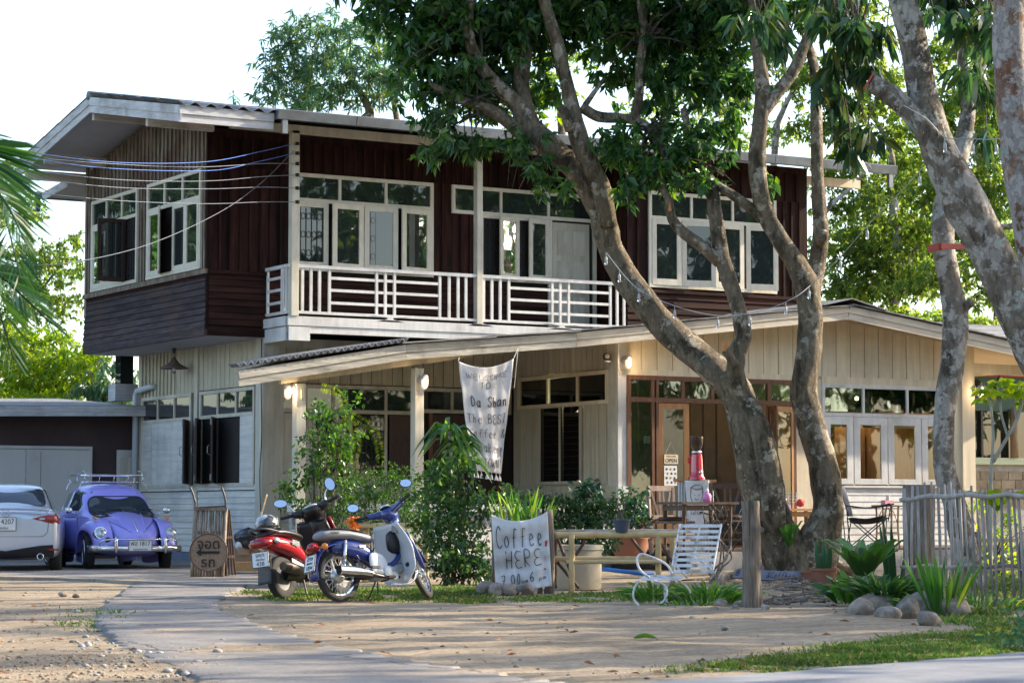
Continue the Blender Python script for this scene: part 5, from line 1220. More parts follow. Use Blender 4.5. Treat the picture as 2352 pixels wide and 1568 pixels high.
# trees around the yard that the picture shows only as shade and reflections
def shade_tree(label, x, y, h, r, dens=1.1, L=.42, seed=0, base=.38, f_b=0, f_=30):
    t = thing('roadside_tree', label, 'tree', (x, y, 0), group='trees around the yard beyond the picture')
    g = G(); P = [Vector((x, y, -.1)), Vector((x + .2, y, h * .3)), Vector((x - .1, y + .3, h * .6)), Vector((x, y, h * .8))]
    S = spline(P, 4); g.tube(S, [.30 - .018 * i for i in range(len(S))], 10, jit=.1, seed=seed)
    rr = np.random.default_rng(seed)
    bl = []
    for k in range(9):
        a = rr.random() * 6.28; q = rr.random() ** .5 * r * .75; hh = h * (base + (1 - base) * rr.random())
        c = (x + math.cos(a) * q, y + math.sin(a) * q, hh); bl.append((c, (r * .42, r * .42, h * .15), 1.0))
        g.tube(spline([S[6], Vector(c).lerp(S[6], .5) + Vector((0, 0, .2)), Vector(c)], 4), [.10, .09, .08, .07, .06, .05, .04, .03, .02], 6)
    g.build('trunk', M['bark'], t, smooth=True)
    whorls('crown', M['lf_dark'], t, blob_points(bl, dens * (5 if f_b else 1.15 if f_ < 29 else 3.0), shell=.3), n=8, L=L, Wd=L * .4, droop=.4)
    return t
def cl(r_, f_): p = CAM + V_RT * r_ + V_FW0 * f_; return p.x, p.y
for i, (r_, f_, h, rad, b_) in enumerate(((19, 34, 11, 5.5, .3), (24, 27, 12, 6, .3), (17, 21, 10, 4.5, .35), (28, 38, 12, 6, .25), (33, 30, 13, 6, .25), (22, 46, 12, 6, .2), (14.5, 13, 9, 4.0, .35), (24, 12, 11, 5.5, .3),
                                        (-14, -9, 10, 6.5, .25), (-2, -13, 12, 6, .3), (10, -8, 12, 6, .3), (20, -1, 12, 6, .3), (-25, -2, 8, 6, .2), (-29, 16, 7, 5, .2), (-26, 33, 7, 5, .15), (-8, -20, 16, 8, .2), (5, -22, 16, 8, .2), (-25.5, 54, 16, 6, .1), (-30, 62, 17, 7, .1), (-27, 70, 16, 6, .1))):
    x, y = cl(r_, f_)
    shade_tree('broad dark tree standing around the yard outside the view', x, y, h, rad, seed=i, base=b_, f_b=i > 7, f_=f_)
# ---------------------------------------------------------------- palm fronds at the left edge
palm = thing('palm', 'blurred palm fronds reaching in from the left edge', 'palm', cl(-4.6, 14.5) + (0,))
def frond(g, root, tip, sag, nl=32, ll=.55, seed=0, hang=.12):
    root, tip = Vector(root), Vector(tip); mid = root.lerp(tip, .5) + Vector((0, 0, sag)); S = spline([root, mid, tip], nl // 2)
    g.tube(S, [.014 - .010 * i / len(S) for i in range(len(S))], 6, cap=False)
    B, Dr, Ln = [], [], []
    for i, p in enumerate(S):
        t = (S[min(i + 1, len(S) - 1)] - S[max(i - 1, 0)]).normalized(); sd = t.cross(Vector((0, 0, 1))).normalized()
        for s_ in (-1, 1):
            f = i / len(S); d = sd * s_ * (.95 - .5 * f) + t * (.45 + .6 * f) + Vector((0, 0, -hang + .3 * (1 - f)))
            B.append(p); Dr.append(d); Ln.append(ll * (math.sin(math.pi * min(1, .18 + .74 * f)) * .9 + .15))
    return B, Dr, Ln
g = G(); B, Dr, Ln = [], [], []
for (ru, rv, rd), (tu, tv, td), sag, ll in (((-60, 300, 14.5), (48, 640, 13.8), .10, .40), ((-150, 600, 14.5), (120, 745, 14.0), .12, .34), ((-90, 520, 14.6), (30, 820, 14.2), .1, .36), ((-140, 330, 14.3), (-10, 420, 13.9), .1, .5), ((-30, 420, 13.6), (60, 560, 13.5), .05, .22)):
    b, d_, l_ = frond(g, at(ru, rv, D=rd), at(tu, tv, D=td), sag, ll=ll); B += b; Dr += d_; Ln += l_
bx_, by_ = cl(-4.6, 14.5)
g.tube([(bx_, by_, -.1), (bx_, by_, 1.2), (bx_ + .1, by_, 2.4)], [.14, .12, .10], 10)
g.build('stem', M['lf_palm'], palm)
leaves('fronds', M['lf_palm'], palm, np.array([tuple(p) for p in B]), np.array([tuple(d) for d in Dr]), np.array(Ln), np.array(Ln) * .062, fold=.1, curl=.05, shape=6)
# ================================================================ vehicle tools
def torus(g, Mx, Rr, r, n=32, m=10, sy=1.0):
    vs = []; fs = []
    for i in range(n):
        a = 2 * math.pi * i / n
        for j in range(m):
            b = 2 * math.pi * j / m
            vs.append(Mx @ Vector(((Rr + r * math.cos(b)) * math.cos(a), (Rr + r * math.cos(b)) * math.sin(a), r * sy * math.sin(b))))
    for i in range(n):
        for j in range(m):
            fs.append((i * m + j, ((i + 1) % n) * m + j, ((i + 1) % n) * m + (j + 1) % m, i * m + (j + 1) % m))
    g.add(vs, fs); return g
def pod(g, st, n=14, p=2.3, axis='x'):
    """rings along x: (x, y, z, half width, half height)"""
    rings = []
    for x, y, z, a, b in st:
        r = []
        for k in range(n):
            t = 2 * math.pi * k / n; c, s = math.cos(t), math.sin(t)
            r.append(Vector((x, y + a * math.copysign(abs(c) ** (2 / p), c), z + b * math.copysign(abs(s) ** (2 / p), s))))
        rings.append(r)
    g.loft(rings); return g
def text(name, s, parent, Mx, size, m, ext=.0015, align='CENTER', sx=1.0):
    c = bpy.data.curves.new(name, 'FONT'); c.body = s; c.size = size; c.extrude = ext; c.align_x = align; c.align_y = 'CENTER'; c.resolution_u = 3
    o = bpy.data.objects.new('t', c); COL.objects.link(o); dg = bpy.context.evaluated_depsgraph_get()
    me = bpy.data.meshes.new_from_object(o.evaluated_get(dg)); me.name = name
    bpy.data.objects.remove(o)
    me.materials.clear(); me.materials.append(m)
    return addobj(name, me, parent, Mx @ Matrix.Diagonal((sx, 1, 1, 1)))
def bvh_of(o):
    dg = bpy.context.evaluated_depsgraph_get(); e = o.evaluated_get(dg); me = e.to_mesh()
    t = BVHTree.FromPolygons([v.co.copy() for v in me.vertices], [tuple(p.vertices) for p in me.polygons]); e.to_mesh_clear(); return t
def patch(name, m, par, tree, org, dr, ax, ay, outline, off=.006, nr=7, thick=0.0, smooth=True):
    """panel hugging a body: outline (x,y) in the plane (org, ax, ay) is shot along dr onto the surface"""
    org = Vector(org); dr = Vector(dr).normalized(); ax = Vector(ax); ay = Vector(ay)
    cx = sum(p[0] for p in outline) / len(outline); cy = sum(p[1] for p in outline) / len(outline)
    g = G(); vs = []; n = len(outline)
    def hit(x, y):
        o = org + ax * x + ay * y; h = tree.ray_cast(o, dr)
        if h[0] is None: return None
        nn = h[1] if h[1].dot(dr) < 0 else -h[1]
        return h[0] + nn * off
    last = None; grid_ = []
    for r in range(nr + 1):
        row = []
        for x, y in outline:
            f = r / nr; q = hit(cx + (x - cx) * f, cy + (y - cy) * f)
            row.append(q)
        grid_.append(row)
    for r in range(nr + 1):
        for k in range(n):
            if grid_[r][k] is None:
                grid_[r][k] = grid_[r - 1][k] if r and grid_[r - 1][k] is not None else Vector(org + dr * .5)
    vs = [grid_[0][0]] + [grid_[r][k] for r in range(1, nr + 1) for k in range(n)]
    fs = [(0, 1 + k, 1 + (k + 1) % n) for k in range(n)]
    for r in range(nr - 1):
        for k in range(n):
            fs.append((1 + r * n + k, 1 + (r + 1) * n + k, 1 + (r + 1) * n + (k + 1) % n, 1 + r * n + (k + 1) % n))
    g.add(vs, fs); o = g.build(name, m, par, smooth=smooth)
    return o, grid_[-1]
def rrect(w, h, r, n=5, cx=0, cy=0, top=1.0):
    out = []
    for qx, qy, a0 in ((w / 2 - r, h / 2 - r, 0), (-w / 2 + r, h / 2 - r, 90), (-w / 2 + r, -h / 2 + r, 180), (w / 2 - r, -h / 2 + r, 270)):
        for k in range(n + 1):
            a = R(a0 + 90 * k / n); x = qx + r * math.cos(a); y = qy + r * math.sin(a)
            f = top + (1 - top) * (.5 - y / h)
            out.append((cx + x * f, cy + y))
    return out
def rim_tube(name, m, par, loop, r): 
    g = G(); g.tube(list(loop) + [loop[0]], r, 6, cap=False); return g.build(name, m, par, smooth=True)
def subdiv_outline(o, k=3):
    out = []
    for i in range(len(o)):
        a = o[i]; b = o[(i + 1) % len(o)]
        for j in range(k): out.append((a[0] + (b[0] - a[0]) * j / k, a[1] + (b[1] - a[1]) * j / k))
    return out
def plate(par, Mx, w, h, lines, m=None):
    """number plate: lines = (text, y, size, squeeze)"""
    g = G(); g.prism(rrect(w, h, .015), Mx @ Matrix.Translation((0, 0, -.004)), .006); pl = g.build('number_plate', M['plate'], par)
    g = G(); lp = [Mx @ Vector((x, y, .003)) for x, y in rrect(w - .01, h - .01, .012)]; g.tube(lp + [lp[0]], .005, 4, cap=False); g.build('plate_rim', M['blackplastic'], pl)
    for s, y, sz, sx in lines: text('plate_lettering', s, pl, Mx @ Matrix.Translation((0, y, .0035)), sz, M['ink'], sx=sx)
    return pl
def veh(name, label, cat, u, v, head, z=0.0, D=None, lean=0.0, off=(0, 0)):
    """root at a ground point; head = angle of the nose in the picture plane: 0 right, 90 away"""
    p = at(u, v, Z=z) if D is None else at(u, v, D=D); p.z = z
    fwd = V_RT * math.cos(R(head)) + V_FW0 * math.sin(R(head)); ang = math.atan2(fwd.y, fwd.x)
    t = thing(name, label, cat, p, rot=(R(lean), 0, ang), local=True)
    return t
def wheel(par, c, Rw, tw, rimr, rimm, spokes=0, name='wheel', mtx=None, hub=.05, steer=0, tyre=None, disc=None):
    Mx = Matrix.Translation(c) @ Matrix.Rotation(R(steer), 4, 'Z') @ Matrix.Rotation(R(90), 4, 'X')
    g = G(); w2 = tw / 2
    prof = [(rimr, -w2 * .8), (Rw - .035, -w2), (Rw - .012, -w2 * .8), (Rw, -w2 * .4), (Rw, w2 * .4), (Rw - .012, w2 * .8), (Rw - .035, w2), (rimr, w2 * .8)]
    g.lathe(prof, 40, Mx); ty = g.build('wheel', M['rubber'], par, smooth=True, mtx=mtx, angle=40)
    g = G(); g.lathe([(rimr + .006, -w2 * .8), (rimr + .008, -w2 * .72), (rimr - .02, -w2 * .5), (rimr - .02, w2 * .5), (rimr + .008, w2 * .72), (rimr + .006, w2 * .8)], 40, Mx)
    if disc: g.lathe(disc, 32, Mx)
    g.build('rim', rimm, ty, smooth=True, mtx=mtx, angle=35)
    if spokes:
        g = G()
        for k in range(spokes):
            a = 2 * math.pi * k / spokes; b = a + (.5 if k % 2 else -.5); s_ = .03 if (k // 2) % 2 else -.03
            g.tube([Mx @ Vector((hub * math.cos(b), hub * math.sin(b), s_)), Mx @ Vector(((rimr - .015) * math.cos(a), (rimr - .015) * math.sin(a), 0))], .0022, 4, cap=False)
        g.lathe([(.0, -.06), (.03, -.06), (hub, -.045), (hub + .012, -.03), (hub, .03), (.03, .06), (0, .06)], 20, Mx); g.build('spokes', M['dullmetal'], ty, smooth=True, mtx=mtx, angle=40)
    return ty

# ================================================================ violet rounded car
violet = mat('violet_paint', (.33, .31, .84), (.35, .33, .87), rough=.28, coat=.7, spec=.5)
bt = veh('vintage_car', 'violet-blue rounded vintage car with chrome bumper and roof rack facing the camera', 'car', 246, 1300, -65, D=41.8)
def profile_loft(name, st, m, par, sub=2, extra=None):
    """st: x, zbottom, zwaist, ztop, halfwidth, half greenhouse, [roof half]"""
    rings = []
    for x, zb, zw, zt, w, wg, wt in st:
        half = [(0, zb), (w * .8, zb), (w, zb + .07), (w * 1.01, (zb + zw) / 2), (w, zw - .06), (w * .95 if wg < w * .9 else w, zw), (wg, zw + .30 * (zt - zw)), ((wg + wt) / 2 * 1.02, zw + .72 * (zt - zw)), (wt, zt - .03), (wt * .5, zt), (0, zt + .006)]
        ring = [Vector((x, y, z)) for y, z in half] + [Vector((x, -y, z)) for y, z in half[-2:0:-1]]
        rings.append(ring)
    g = G(); g.loft(rings); return g.build(name, m, par, smooth=True, sub=sub)
body = profile_loft('body', [(1.93, .36, .46, .52, .20, .18, .12), (1.86, .30, .56, .66, .31, .30, .20), (1.62, .26, .70, .82, .43, .40, .26), (1.3, .25, .80, .92, .53, .49, .30), (1.0, .25, .88, .98, .62, .56, .36), (.80, .25, .93, 1.01, .67, .61, .42),
                             (.66, .25, .94, 1.08, .69, .62, .46), (.46, .25, .94, 1.30, .71, .61, .50), (.32, .25, .94, 1.41, .715, .60, .48), (.0, .25, .94, 1.48, .72, .60, .46), (-.45, .25, .94, 1.48, .72, .59, .45), (-.85, .25, .92, 1.40, .70, .56, .42), (-1.2, .27, .88, 1.24, .64, .49, .36), (-1.6, .30, .80, 1.0, .52, .40, .28), (-1.95, .36, .62, .74, .36, .28, .18), (-2.05, .42, .52, .56, .2, .16, .1)], violet, bt)
tr_ = bvh_of(body)
carglass = glassmat('car_glass', tint=(.03, .045, .06), wav=.0)
_, lp = patch('windscreen', carglass, bt, tr_, (2.0, 0, 1.215), (-1, 0, -.12), (0, 1, 0), (0, 0, 1), rrect(1.10, .43, .14, 6, top=.88), off=.008)
rim_tube('windscreen_seal', M['iron'], bt, lp, .014)
for s_ in (1, -1):
    _, lp = patch('side_window', carglass, bt, tr_, (.12, s_ * 2, 1.14), (0, -s_, 0), (1, 0, 0), (0, 0, 1), [(.40, -.15), (.42, -.04), (.27, .19), (.08, .21), (-.28, .21), (-.32, .17), (-.33, -.15)], off=.006)
    rim_tube('window_seal', M['chrome'], bt, lp, .008)
    _, lp = patch('rear_side_window', carglass, bt, tr_, (-.62, s_ * 2, 1.13), (0, -s_, 0), (1, 0, 0), (0, 0, 1), [(.33, -.13), (.33, .18), (.28, .21), (.0, .17), (-.28, .03), (-.40, -.11), (-.36, -.14)], off=.006)
    rim_tube('window_seal', M['chrome'], bt, lp, .008)
    # door gap, belt line
    _, lp = patch('door', violet, bt, tr_, (.12, s_ * 2, .62), (0, -s_, 0), (1, 0, 0), (0, 0, 1), rrect(.98, .62, .10, 4), off=.005)
    rim_tube('door_gap', M['iron'], bt, lp, .004)
    g = G(); pts = [tr_.ray_cast(Vector((x, s_ * 2, .90 if x < .9 else .90 - (x - .9) * .12)), Vector((0, -s_, 0)))[0] for x in np.linspace(-1.0, 1.3, 12)]
    pts = [p + Vector((0, s_ * .006, 0)) for p in pts if p is not None]; g.tube(pts, .009, 5); g.build('belt_trim', M['chrome'], bt)
    # fenders
    for cx, rr, hl in ((1.22, .44, 1), (-1.2, .45, 0)):
        g = G()
        def P(a, b, cx=cx, rr=rr, hl=hl):
            th = R(-2 + 208 * a) if hl else R(-26 + 208 * a)
            fr = max(0, math.cos(th)) if hl else max(0, -math.cos(th))
            ys = [.40, .56, .68, .755, .785, .78][min(5, int(b * 5 + 1e-6))]
            rs = [rr + .10, rr + .09, rr + .055, rr - .0, rr - .07, rr - .10][min(5, int(b * 5 + 1e-6))]
            rs += .10 * fr * (1 if b < .9 else .2) + (.03 * max(0, math.sin(th)))
            return Vector((cx + rs * math.cos(th), s_ * (ys - .10 * fr * b), .34 + rs * math.sin(th) * .94))
        g.grid(P, 22, 5); o = g.build('fender', violet, bt, smooth=True, sub=1, solid=.012)
        wheel(bt, (cx, s_ * .66, .325), .325, .16, .21, M['blackplastic'], disc=[(0, .02 * -s_), (.05, -.05 * s_), (.12, -.03 * s_), (.19, -.055 * s_)], steer=-10 if cx > 0 else 0)
        g = G(); Mx = Matrix.Translation((cx, s_ * .745, .325)) @ Matrix.Rotation(R(-10 if cx > 0 else 0), 4, 'Z') @ Matrix.Rotation(R(90), 4, 'X'); torus(g, Mx, .205, .012, 32, 8); g.build('rim_ring', M['chrome'], bt, smooth=True)
    # headlights
    hd = Vector((.93, s_ * .02, .28)).normalized(); hc = Vector((1.74, s_ * .60, .645))
    Mx = frame(hc, hd.cross(Vector((0, 0, 1))).normalized(), hd.cross(hd.cross(Vector((0, 0, 1))).normalized()), hd)
    g = G(); g.lathe([(.105, -.16), (.112, -.04), (.112, .0), (.104, .018), (.092, .018)], 28, Mx); hlm = g.build('headlight', M['chrome'], bt, smooth=True, angle=40)
    g = G(); g.lathe([(.094, .012), (.07, .026), (.035, .034), (0, .036)], 28, Mx); g.build('lens', M['clearlens'], hlm, smooth=True)
    g = G(); pod(g, [(1.38, s_ * .62, .885, .02, .01), (1.40, s_ * .62, .90, .035, .022), (1.47, s_ * .62, .895, .035, .022), (1.50, s_ * .62, .875, .02, .015)]); g.build('indicator', M['amber'], bt, smooth=True)
    g = G(); g.box((-.0, s_ * .74, .30), (1.75, .16, .035)); g.build('running_board', M['blackplastic'], bt, bevel=.008)
    # mirrors
    g = G(); y0 = s_ * .69; g.tube([(.62, y0, .95), (.64, s_ * .80, .99)], .01, 6); g.ell((.64, s_ * .86, 1.02), (.03, .075, .055)); g.build('door_mirror', M['chrome'], bt, smooth=True)
g = G(); pts = [tr_.ray_cast(Vector((x, 0, 2)), Vector((0, 0, -1)))[0] + Vector((0, 0, .010)) for x in np.linspace(.84, 1.84, 14)]; g.tube(pts, .010, 6); g.build('bonnet_trim', M['chrome'], bt, smooth=True)
g = G(); g.tube([(1.90, 0, .58), (1.93, 0, .50), (1.93, 0, .44)], [.018, .024, .014], 8); g.build('bonnet_handle', M['chrome'], bt, smooth=True)
for s_ in (1, -1):
    g = G(); pts = []
    for t in np.linspace(0, 1, 16):
        x = .84 + 1.0 * t; h = tr_.ray_cast(Vector((x, s_ * (.50 - .10 * t - .30 * t ** 3), 2)), Vector((0, 0, -1)))
        if h[0] is not None: pts.append(h[0] + Vector((0, 0, .001)))
    g.tube(pts, .006, 5); g.build('bonnet_gap', M['iron'], bt)
    g = G(); pts = []
    for t in np.linspace(0, 1, 12):
        h = tr_.ray_cast(Vector((.95 + .85 * t, s_ * (.30 - .16 * t), 2)), Vector((0, 0, -1)))
        if h[0] is not None: pts.append(h[0] - Vector((0, 0, .004)))
    g.tube(pts, .014, 6); g.build('bonnet_crease', violet, bt, smooth=True)
# bumper
g = G(); pts = [(1.62, .80, .38), (1.80, .76, .385), (1.96, .55, .39), (2.03, .25, .39), (2.04, 0, .39), (2.03, -.25, .39), (1.96, -.55, .39), (1.80, -.76, .385), (1.62, -.80, .38)]
sp_ = spline(pts, 4); rings = [[p + Vector((0, 0, .055)), p + Vector((.02, 0, .03)), p + Vector((.028, 0, 0)), p + Vector((.02, 0, -.03)), p + Vector((0, 0, -.055)), p + Vector((-.012, 0, 0))] for p in sp_]
g.loft(rings); bp_ = g.build('front_bumper', M['chrome'], bt, smooth=True)
g = G(); pts = [(1.86, .66, .42), (1.95, .62, .52), (2.0, .42, .54), (2.06, .0, .54), (2.0, -.42, .54), (1.95, -.62, .52), (1.86, -.66, .42)]; g.tube(spline(pts, 5), .015, 7); g.build('bumper_bar', M['chrome'], bp_, smooth=True)
for s_ in (1, -1):
    g = G(); pod(g, [(1.99, s_ * .42, .44, .02, .12), (2.03, s_ * .42, .45, .032, .15), (2.07, s_ * .42, .44, .03, .13), (2.08, s_ * .42, .43, .015, .09)]); g.build('overrider', M['chrome'], bp_, smooth=True)
    g = G(); g.lathe([(.0, .01), (.045, .005), (.05, 0)], 16, frame((1.83, -.50 * s_, .53), (0, 1, 0), (0, 0, 1), (1, 0, 0))); g.build('horn_grille', M['iron'], bt)
plate(bt, frame((2.085, -.02, .44), (0, 1, 0), (0, 0, 1), (1, 0, 0)) @ Matrix.Rotation(0, 4, 'Z'), .40, .19, [('ฟฮ 1817', .03, .105, .9), ('กรุงเทพมหานคร', -.062, .042, .9)])
for s_ in (-.25, .30):
    g = G(); q = tr_.ray_cast(Vector((.76, s_, 2)), Vector((0, 0, -1)))[0] + Vector((.03, 0, .02)); g.tube([q, q + Vector((.01, .26, -.005))], .008, 5); g.build('wiper', M['iron'], bt)
# roof rack
rk = G(); zt_ = 1.56; X_ = (.34, -.62); Y_ = .50
def loop(z, grow, r):
    pts = [(X_[0] + grow, -Y_ - grow * .3, z), (X_[0] + grow, Y_ + grow * .3, z), (X_[1] - grow, Y_ + grow * .3, z), (X_[1] - grow, -Y_ - grow * .3, z)]
    out = []
    for i in range(4):
        a = Vector(pts[i]); b = Vector(pts[(i + 1) % 4]); out += [a.lerp(b, .08), a.lerp(b, .5), a.lerp(b, .92)]
    rk.tube(out + [out[0]], r, 6, cap=False)
loop(1.505, 0, .010); loop(1.62, .05, .011)
for y in np.linspace(-.42, .42, 7): rk.tube([(X_[0], y, 1.505), (X_[1], y, 1.505)], .006, 5)
for x, y in ((X_[0], -Y_), (X_[0], Y_), (X_[1], -Y_), (X_[1], Y_), (X_[0], 0), (-.14, -Y_), (-.14, Y_), (X_[0], .25), (X_[0], -.25)): rk.tube([(x, y, 1.505), (x + (.05 if x > 0 else -.05 if x < -.3 else 0), y * 1.03, 1.585)], .007, 5)
for x in (X_[0] - .02, X_[1] + .1):
    for s_ in (1, -1): rk.tube(spline([(x, s_ * Y_, 1.505), (x, s_ * .56, 1.47), (x, s_ * .60, 1.36)], 4), .008, 6)
for s_ in (1, -1): rk.tube(spline([(X_[0], s_ * Y_, 1.505), (X_[0], s_ * .5, 1.66), (.0, s_ * .5, 1.68), (-.2, s_ * .5, 1.505)], 5), .008, 6)
rk.build('roof_rack', M['chrome'], bt, smooth=True)

# ================================================================ silver saloon (rear view)
silver = mat('silver_paint', (.52, .57, .66), (.54, .59, .68), rough=.3, metal=.4, coat=.8)
mz = veh('silver_saloon', 'silver saloon car seen from behind, cut off by the left edge', 'car', 26, 1290, 99, D=40.6)
ms = profile_loft('body', [(-2.10, .50, .86, .93, .60, .58, .45), (-2.07, .30, .90, .98, .78, .76, .60), (-1.98, .24, .92, 1.02, .835, .80, .66), (-1.7, .22, .93, 1.03, .86, .80, .70), (-1.45, .22, .93, 1.06, .865, .74, .66), (-1.25, .22, .93, 1.19, .865, .70, .58), (-1.0, .22, .93, 1.34, .865, .68, .54), (-.7, .22, .93, 1.43, .865, .66, .52), (-.2, .22, .93, 1.47, .865, .65, .52), (.3, .22, .93, 1.44, .865, .65, .52), (.7, .22, .92, 1.28, .865, .66, .55), (1.05, .22, .88, 1.04, .86, .70, .62), (1.6, .22, .78, .90, .84, .76, .62), (2.0, .26, .62, .74, .76, .66, .5), (2.1, .34, .5, .58, .6, .5, .4)], silver, mz)
tr_ = bvh_of(ms)
_, lp = patch('rear_window', carglass, mz, tr_, (-3, 0, 1.22), (1, 0, 0), (0, 1, 0), (0, 0, 1), rrect(1.22, .27, .07, 5, top=.86), off=.008)
rim_tube('window_seal', M['iron'], mz, lp, .008)
for s_ in (1, -1):
    _, lp = patch('tail_light', M['redlens'], mz, tr_, (-3, 0, .0), (1, 0, 0), (0, 1, 0), (0, 0, 1), [(s_ * a, b) for a, b in ((.28 + .13, .885), (.50, .865), (.62, .83), (.74, .805), (.84, .80), (.85, .88), (.84, .955), (.80, .965), (.70, .945), (.55, .92))], off=.010)
    g = G(); h = tr_.ray_cast(Vector((-3, s_ * .57, .88)), Vector((1, 0, 0)))[0]; g.ell(h + Vector((-.012, 0, 0)), (.02, .05, .022)); g.build('reverse_light', M['clearlens'], mz, smooth=True)
    patch('side_window', carglass, mz, tr_, (-.2, s_ * 2, 1.16), (0, -s_, 0), (1, 0, 0), (0, 0, 1), [(.75, -.16), (.42, .15), (.0, .22), (-.5, .20), (-.85, .02), (-.9, -.12)], off=.006)
    patch('reflector', M['redlens'], mz, tr_, (-3, s_ * .74, .40), (1, 0, 0), (0, 1, 0), (0, 0, 1), rrect(.15, .03, .01, 2), off=.022)
    g = G(); h = tr_.ray_cast(Vector((-3, s_ * .55, .30)), Vector((1, 0, 0)))[0]
    g.lathe([(.045, .10), (.055, -.01), (.055, -.05), (.045, -.05), (.04, .05)], 18, frame((h.x - .01, s_ * .55, .28), (0, 1, 0), (0, 0, 1), (-1, 0, 0)) @ Matrix.Scale(-1, 4, (0, 0, 1))); g.build('exhaust_tip', M['chrome'], mz, smooth=True)
    for cx in (-1.3, 1.28): wheel(mz, (cx, s_ * .77, .31), .31, .19, .20, M['dullmetal'], disc=[(0, 0), (.19, .02)])
g_o = [(-.76, .34), (-.74, .47), (-.56, .46), (-.48, .37), (.48, .37), (.56, .46), (.74, .47), (.76, .34), (.74, .28), (0, .26), (-.74, .28)]
patch('lower_bumper', M['blackplastic'], mz, tr_, (-3, 0, 0), (1, 0, 0), (0, 1, 0), (0, 0, 1), subdiv_outline(g_o, 3), off=.014)
patch('number_recess', silver, mz, tr_, (-3, 0, .86), (1, 0, 0), (0, 1, 0), (0, 0, 1), rrect(.5, .2, .04, 3), off=.004)
_, lp = patch('boot_gap', silver, mz, tr_, (-3, 0, .80), (1, 0, 0), (0, 1, 0), (0, 0, 1), rrect(1.30, .40, .10, 5, top=1.06), off=.003); rim_tube('boot_seam', M['iron'], mz, lp, .004)
plate(mz, frame((-2.125, .04, .80), (0, -1, 0), (0, 0, 1), (-1, 0, 0)), .42, .22, [('งล 4207', .035, .115, .9), ('เชียงใหม่', -.065, .055, .9)])
g = G(); Mx = frame((-2.118, 0, .972), (0, -1, 0), (0, 0, 1), (-1, 0, 0)); lp = [Mx @ Vector((.068 * math.cos(t), .052 * math.sin(t), .003)) for t in np.linspace(0, 6.283, 25)]; g.tube(lp, .006, 5, cap=False)
g.tube([Mx @ Vector((x, y, .004)) for x, y in ((-.06, .012), (-.03, .006), (0, -.022), (.03, .006), (.06, .012))], .006, 5); g.build('badge', M['chrome'], mz, smooth=True)
g = G(); g.grid(lambda a, b: Vector((-2.04 - .10 * b * (1 - .3 * (2 * a - 1) ** 2), (a - .5) * 1.36, 1.025 + .028 * b - .02 * (2 * a - 1) ** 2)), 16, 3); g.build('boot_spoiler', silver, mz, smooth=True, solid=.015)
g = G(); g.box((-1.9, -.22, .3), (.1, .1, .1)); g.build('tow_point', M['blackplastic'], mz)
g = G(); g.box((-2.118, -.50, .955), (.004, .11, .012)); g.build('boot_badge', M['chrome'], mz)

# ================================================================ motorcycles
blue = mat('deep_blue_paint', (.008, .022, .15), (.01, .028, .18), rough=.2, coat=.9)
shieldwhite = mat('ivory_plastic', (.60, .64, .68), rough=.3, coat=.3)
greyseat = mat('grey_vinyl', (.20, .21, .23), (.24, .25, .27), rough=.45)
redp = mat('red_fairing', (.42, .012, .022), (.46, .015, .03), rough=.2, coat=.9)
def mirror(par, a, b, c, rr=(.065, .045), facing=None, stalk=None):
    g = G(); g.tube(spline([a, b, c], 4), .006, 6); g.build('mirror_stalk', stalk or M['chrome'], par, smooth=True)
    c = Vector(c); f = Vector(facing).normalized(); s = f.cross(Vector((0, 0, 1))).normalized(); up = s.cross(f)
    Mx = frame(c, s, up, f)
    def disc(r0, r1, z, zb):
        g = G(); vs = [Mx @ Vector((r0 * math.cos(t) + .012 * math.sin(t), r1 * math.sin(t), z)) for t in np.linspace(0, 6.283, 25)[:-1]]
        vb = [Mx @ Vector((r0 * .8 * math.cos(t), r1 * .8 * math.sin(t), zb)) for t in np.linspace(0, 6.283, 25)[:-1]]
        g.add(vs + vb, [tuple(range(24)), tuple(range(47, 23, -1))] + [(i, (i + 1) % 24, 24 + (i + 1) % 24, 24 + i) for i in range(24)]); return g
    mo = disc(rr[0] + .008, rr[1] + .008, 0, -.025).build('mirror', M['blackplastic'], par)
    disc(rr[0], rr[1], .003, -.001).build('mirror_glass', M['mirror'], mo)
cub = veh('blue_motorcycle', 'blue step-through motorcycle with white leg shield, grey seat and chrome exhaust', 'motorcycle', 783, 1381, 41, lean=-11)
wheel(cub, (0, 0, .285), .285, .075, .222, M['chrome'], spokes=36, hub=.07)
g = G(); g.grid(lambda a, b: Vector((.31 * math.cos(R(20 + 175 * a)) * (1.02 + .05 * math.sin(math.pi * b)) - .02, (b - .5) * .17, .285 + (.315 + .03 * math.sin(math.pi * b)) * math.sin(R(20 + 175 * a)) + .03)), 20, 6)
g.build('rear_fender', blue, cub, smooth=True, solid=.006)
g = G(); pod(g, [(-.10, 0, .60, .06, .06), (0, 0, .615, .095, .085), (.15, 0, .60, .11, .10), (.32, 0, .56, .115, .12), (.45, 0, .50, .10, .12), (.56, 0, .42, .075, .10), (.66, 0, .36, .05, .06), (.78, 0, .38, .045, .045), (.88, 0, .48, .045, .05), (.93, 0, .62, .045, .06)]); g.build('frame', blue, cub, smooth=True, sub=1)
g = G(); pod(g, [(-.24, 0, .735, .10, .035), (-.20, 0, .745, .125, .055), (-.02, 0, .75, .13, .058), (.16, 0, .745, .13, .055), (.20, 0, .735, .128, .05), (.30, 0, .725, .12, .05), (.46, 0, .70, .09, .05), (.54, 0, .69, .05, .035)]); st_ = g.build('seat', greyseat, cub, smooth=True, sub=1)
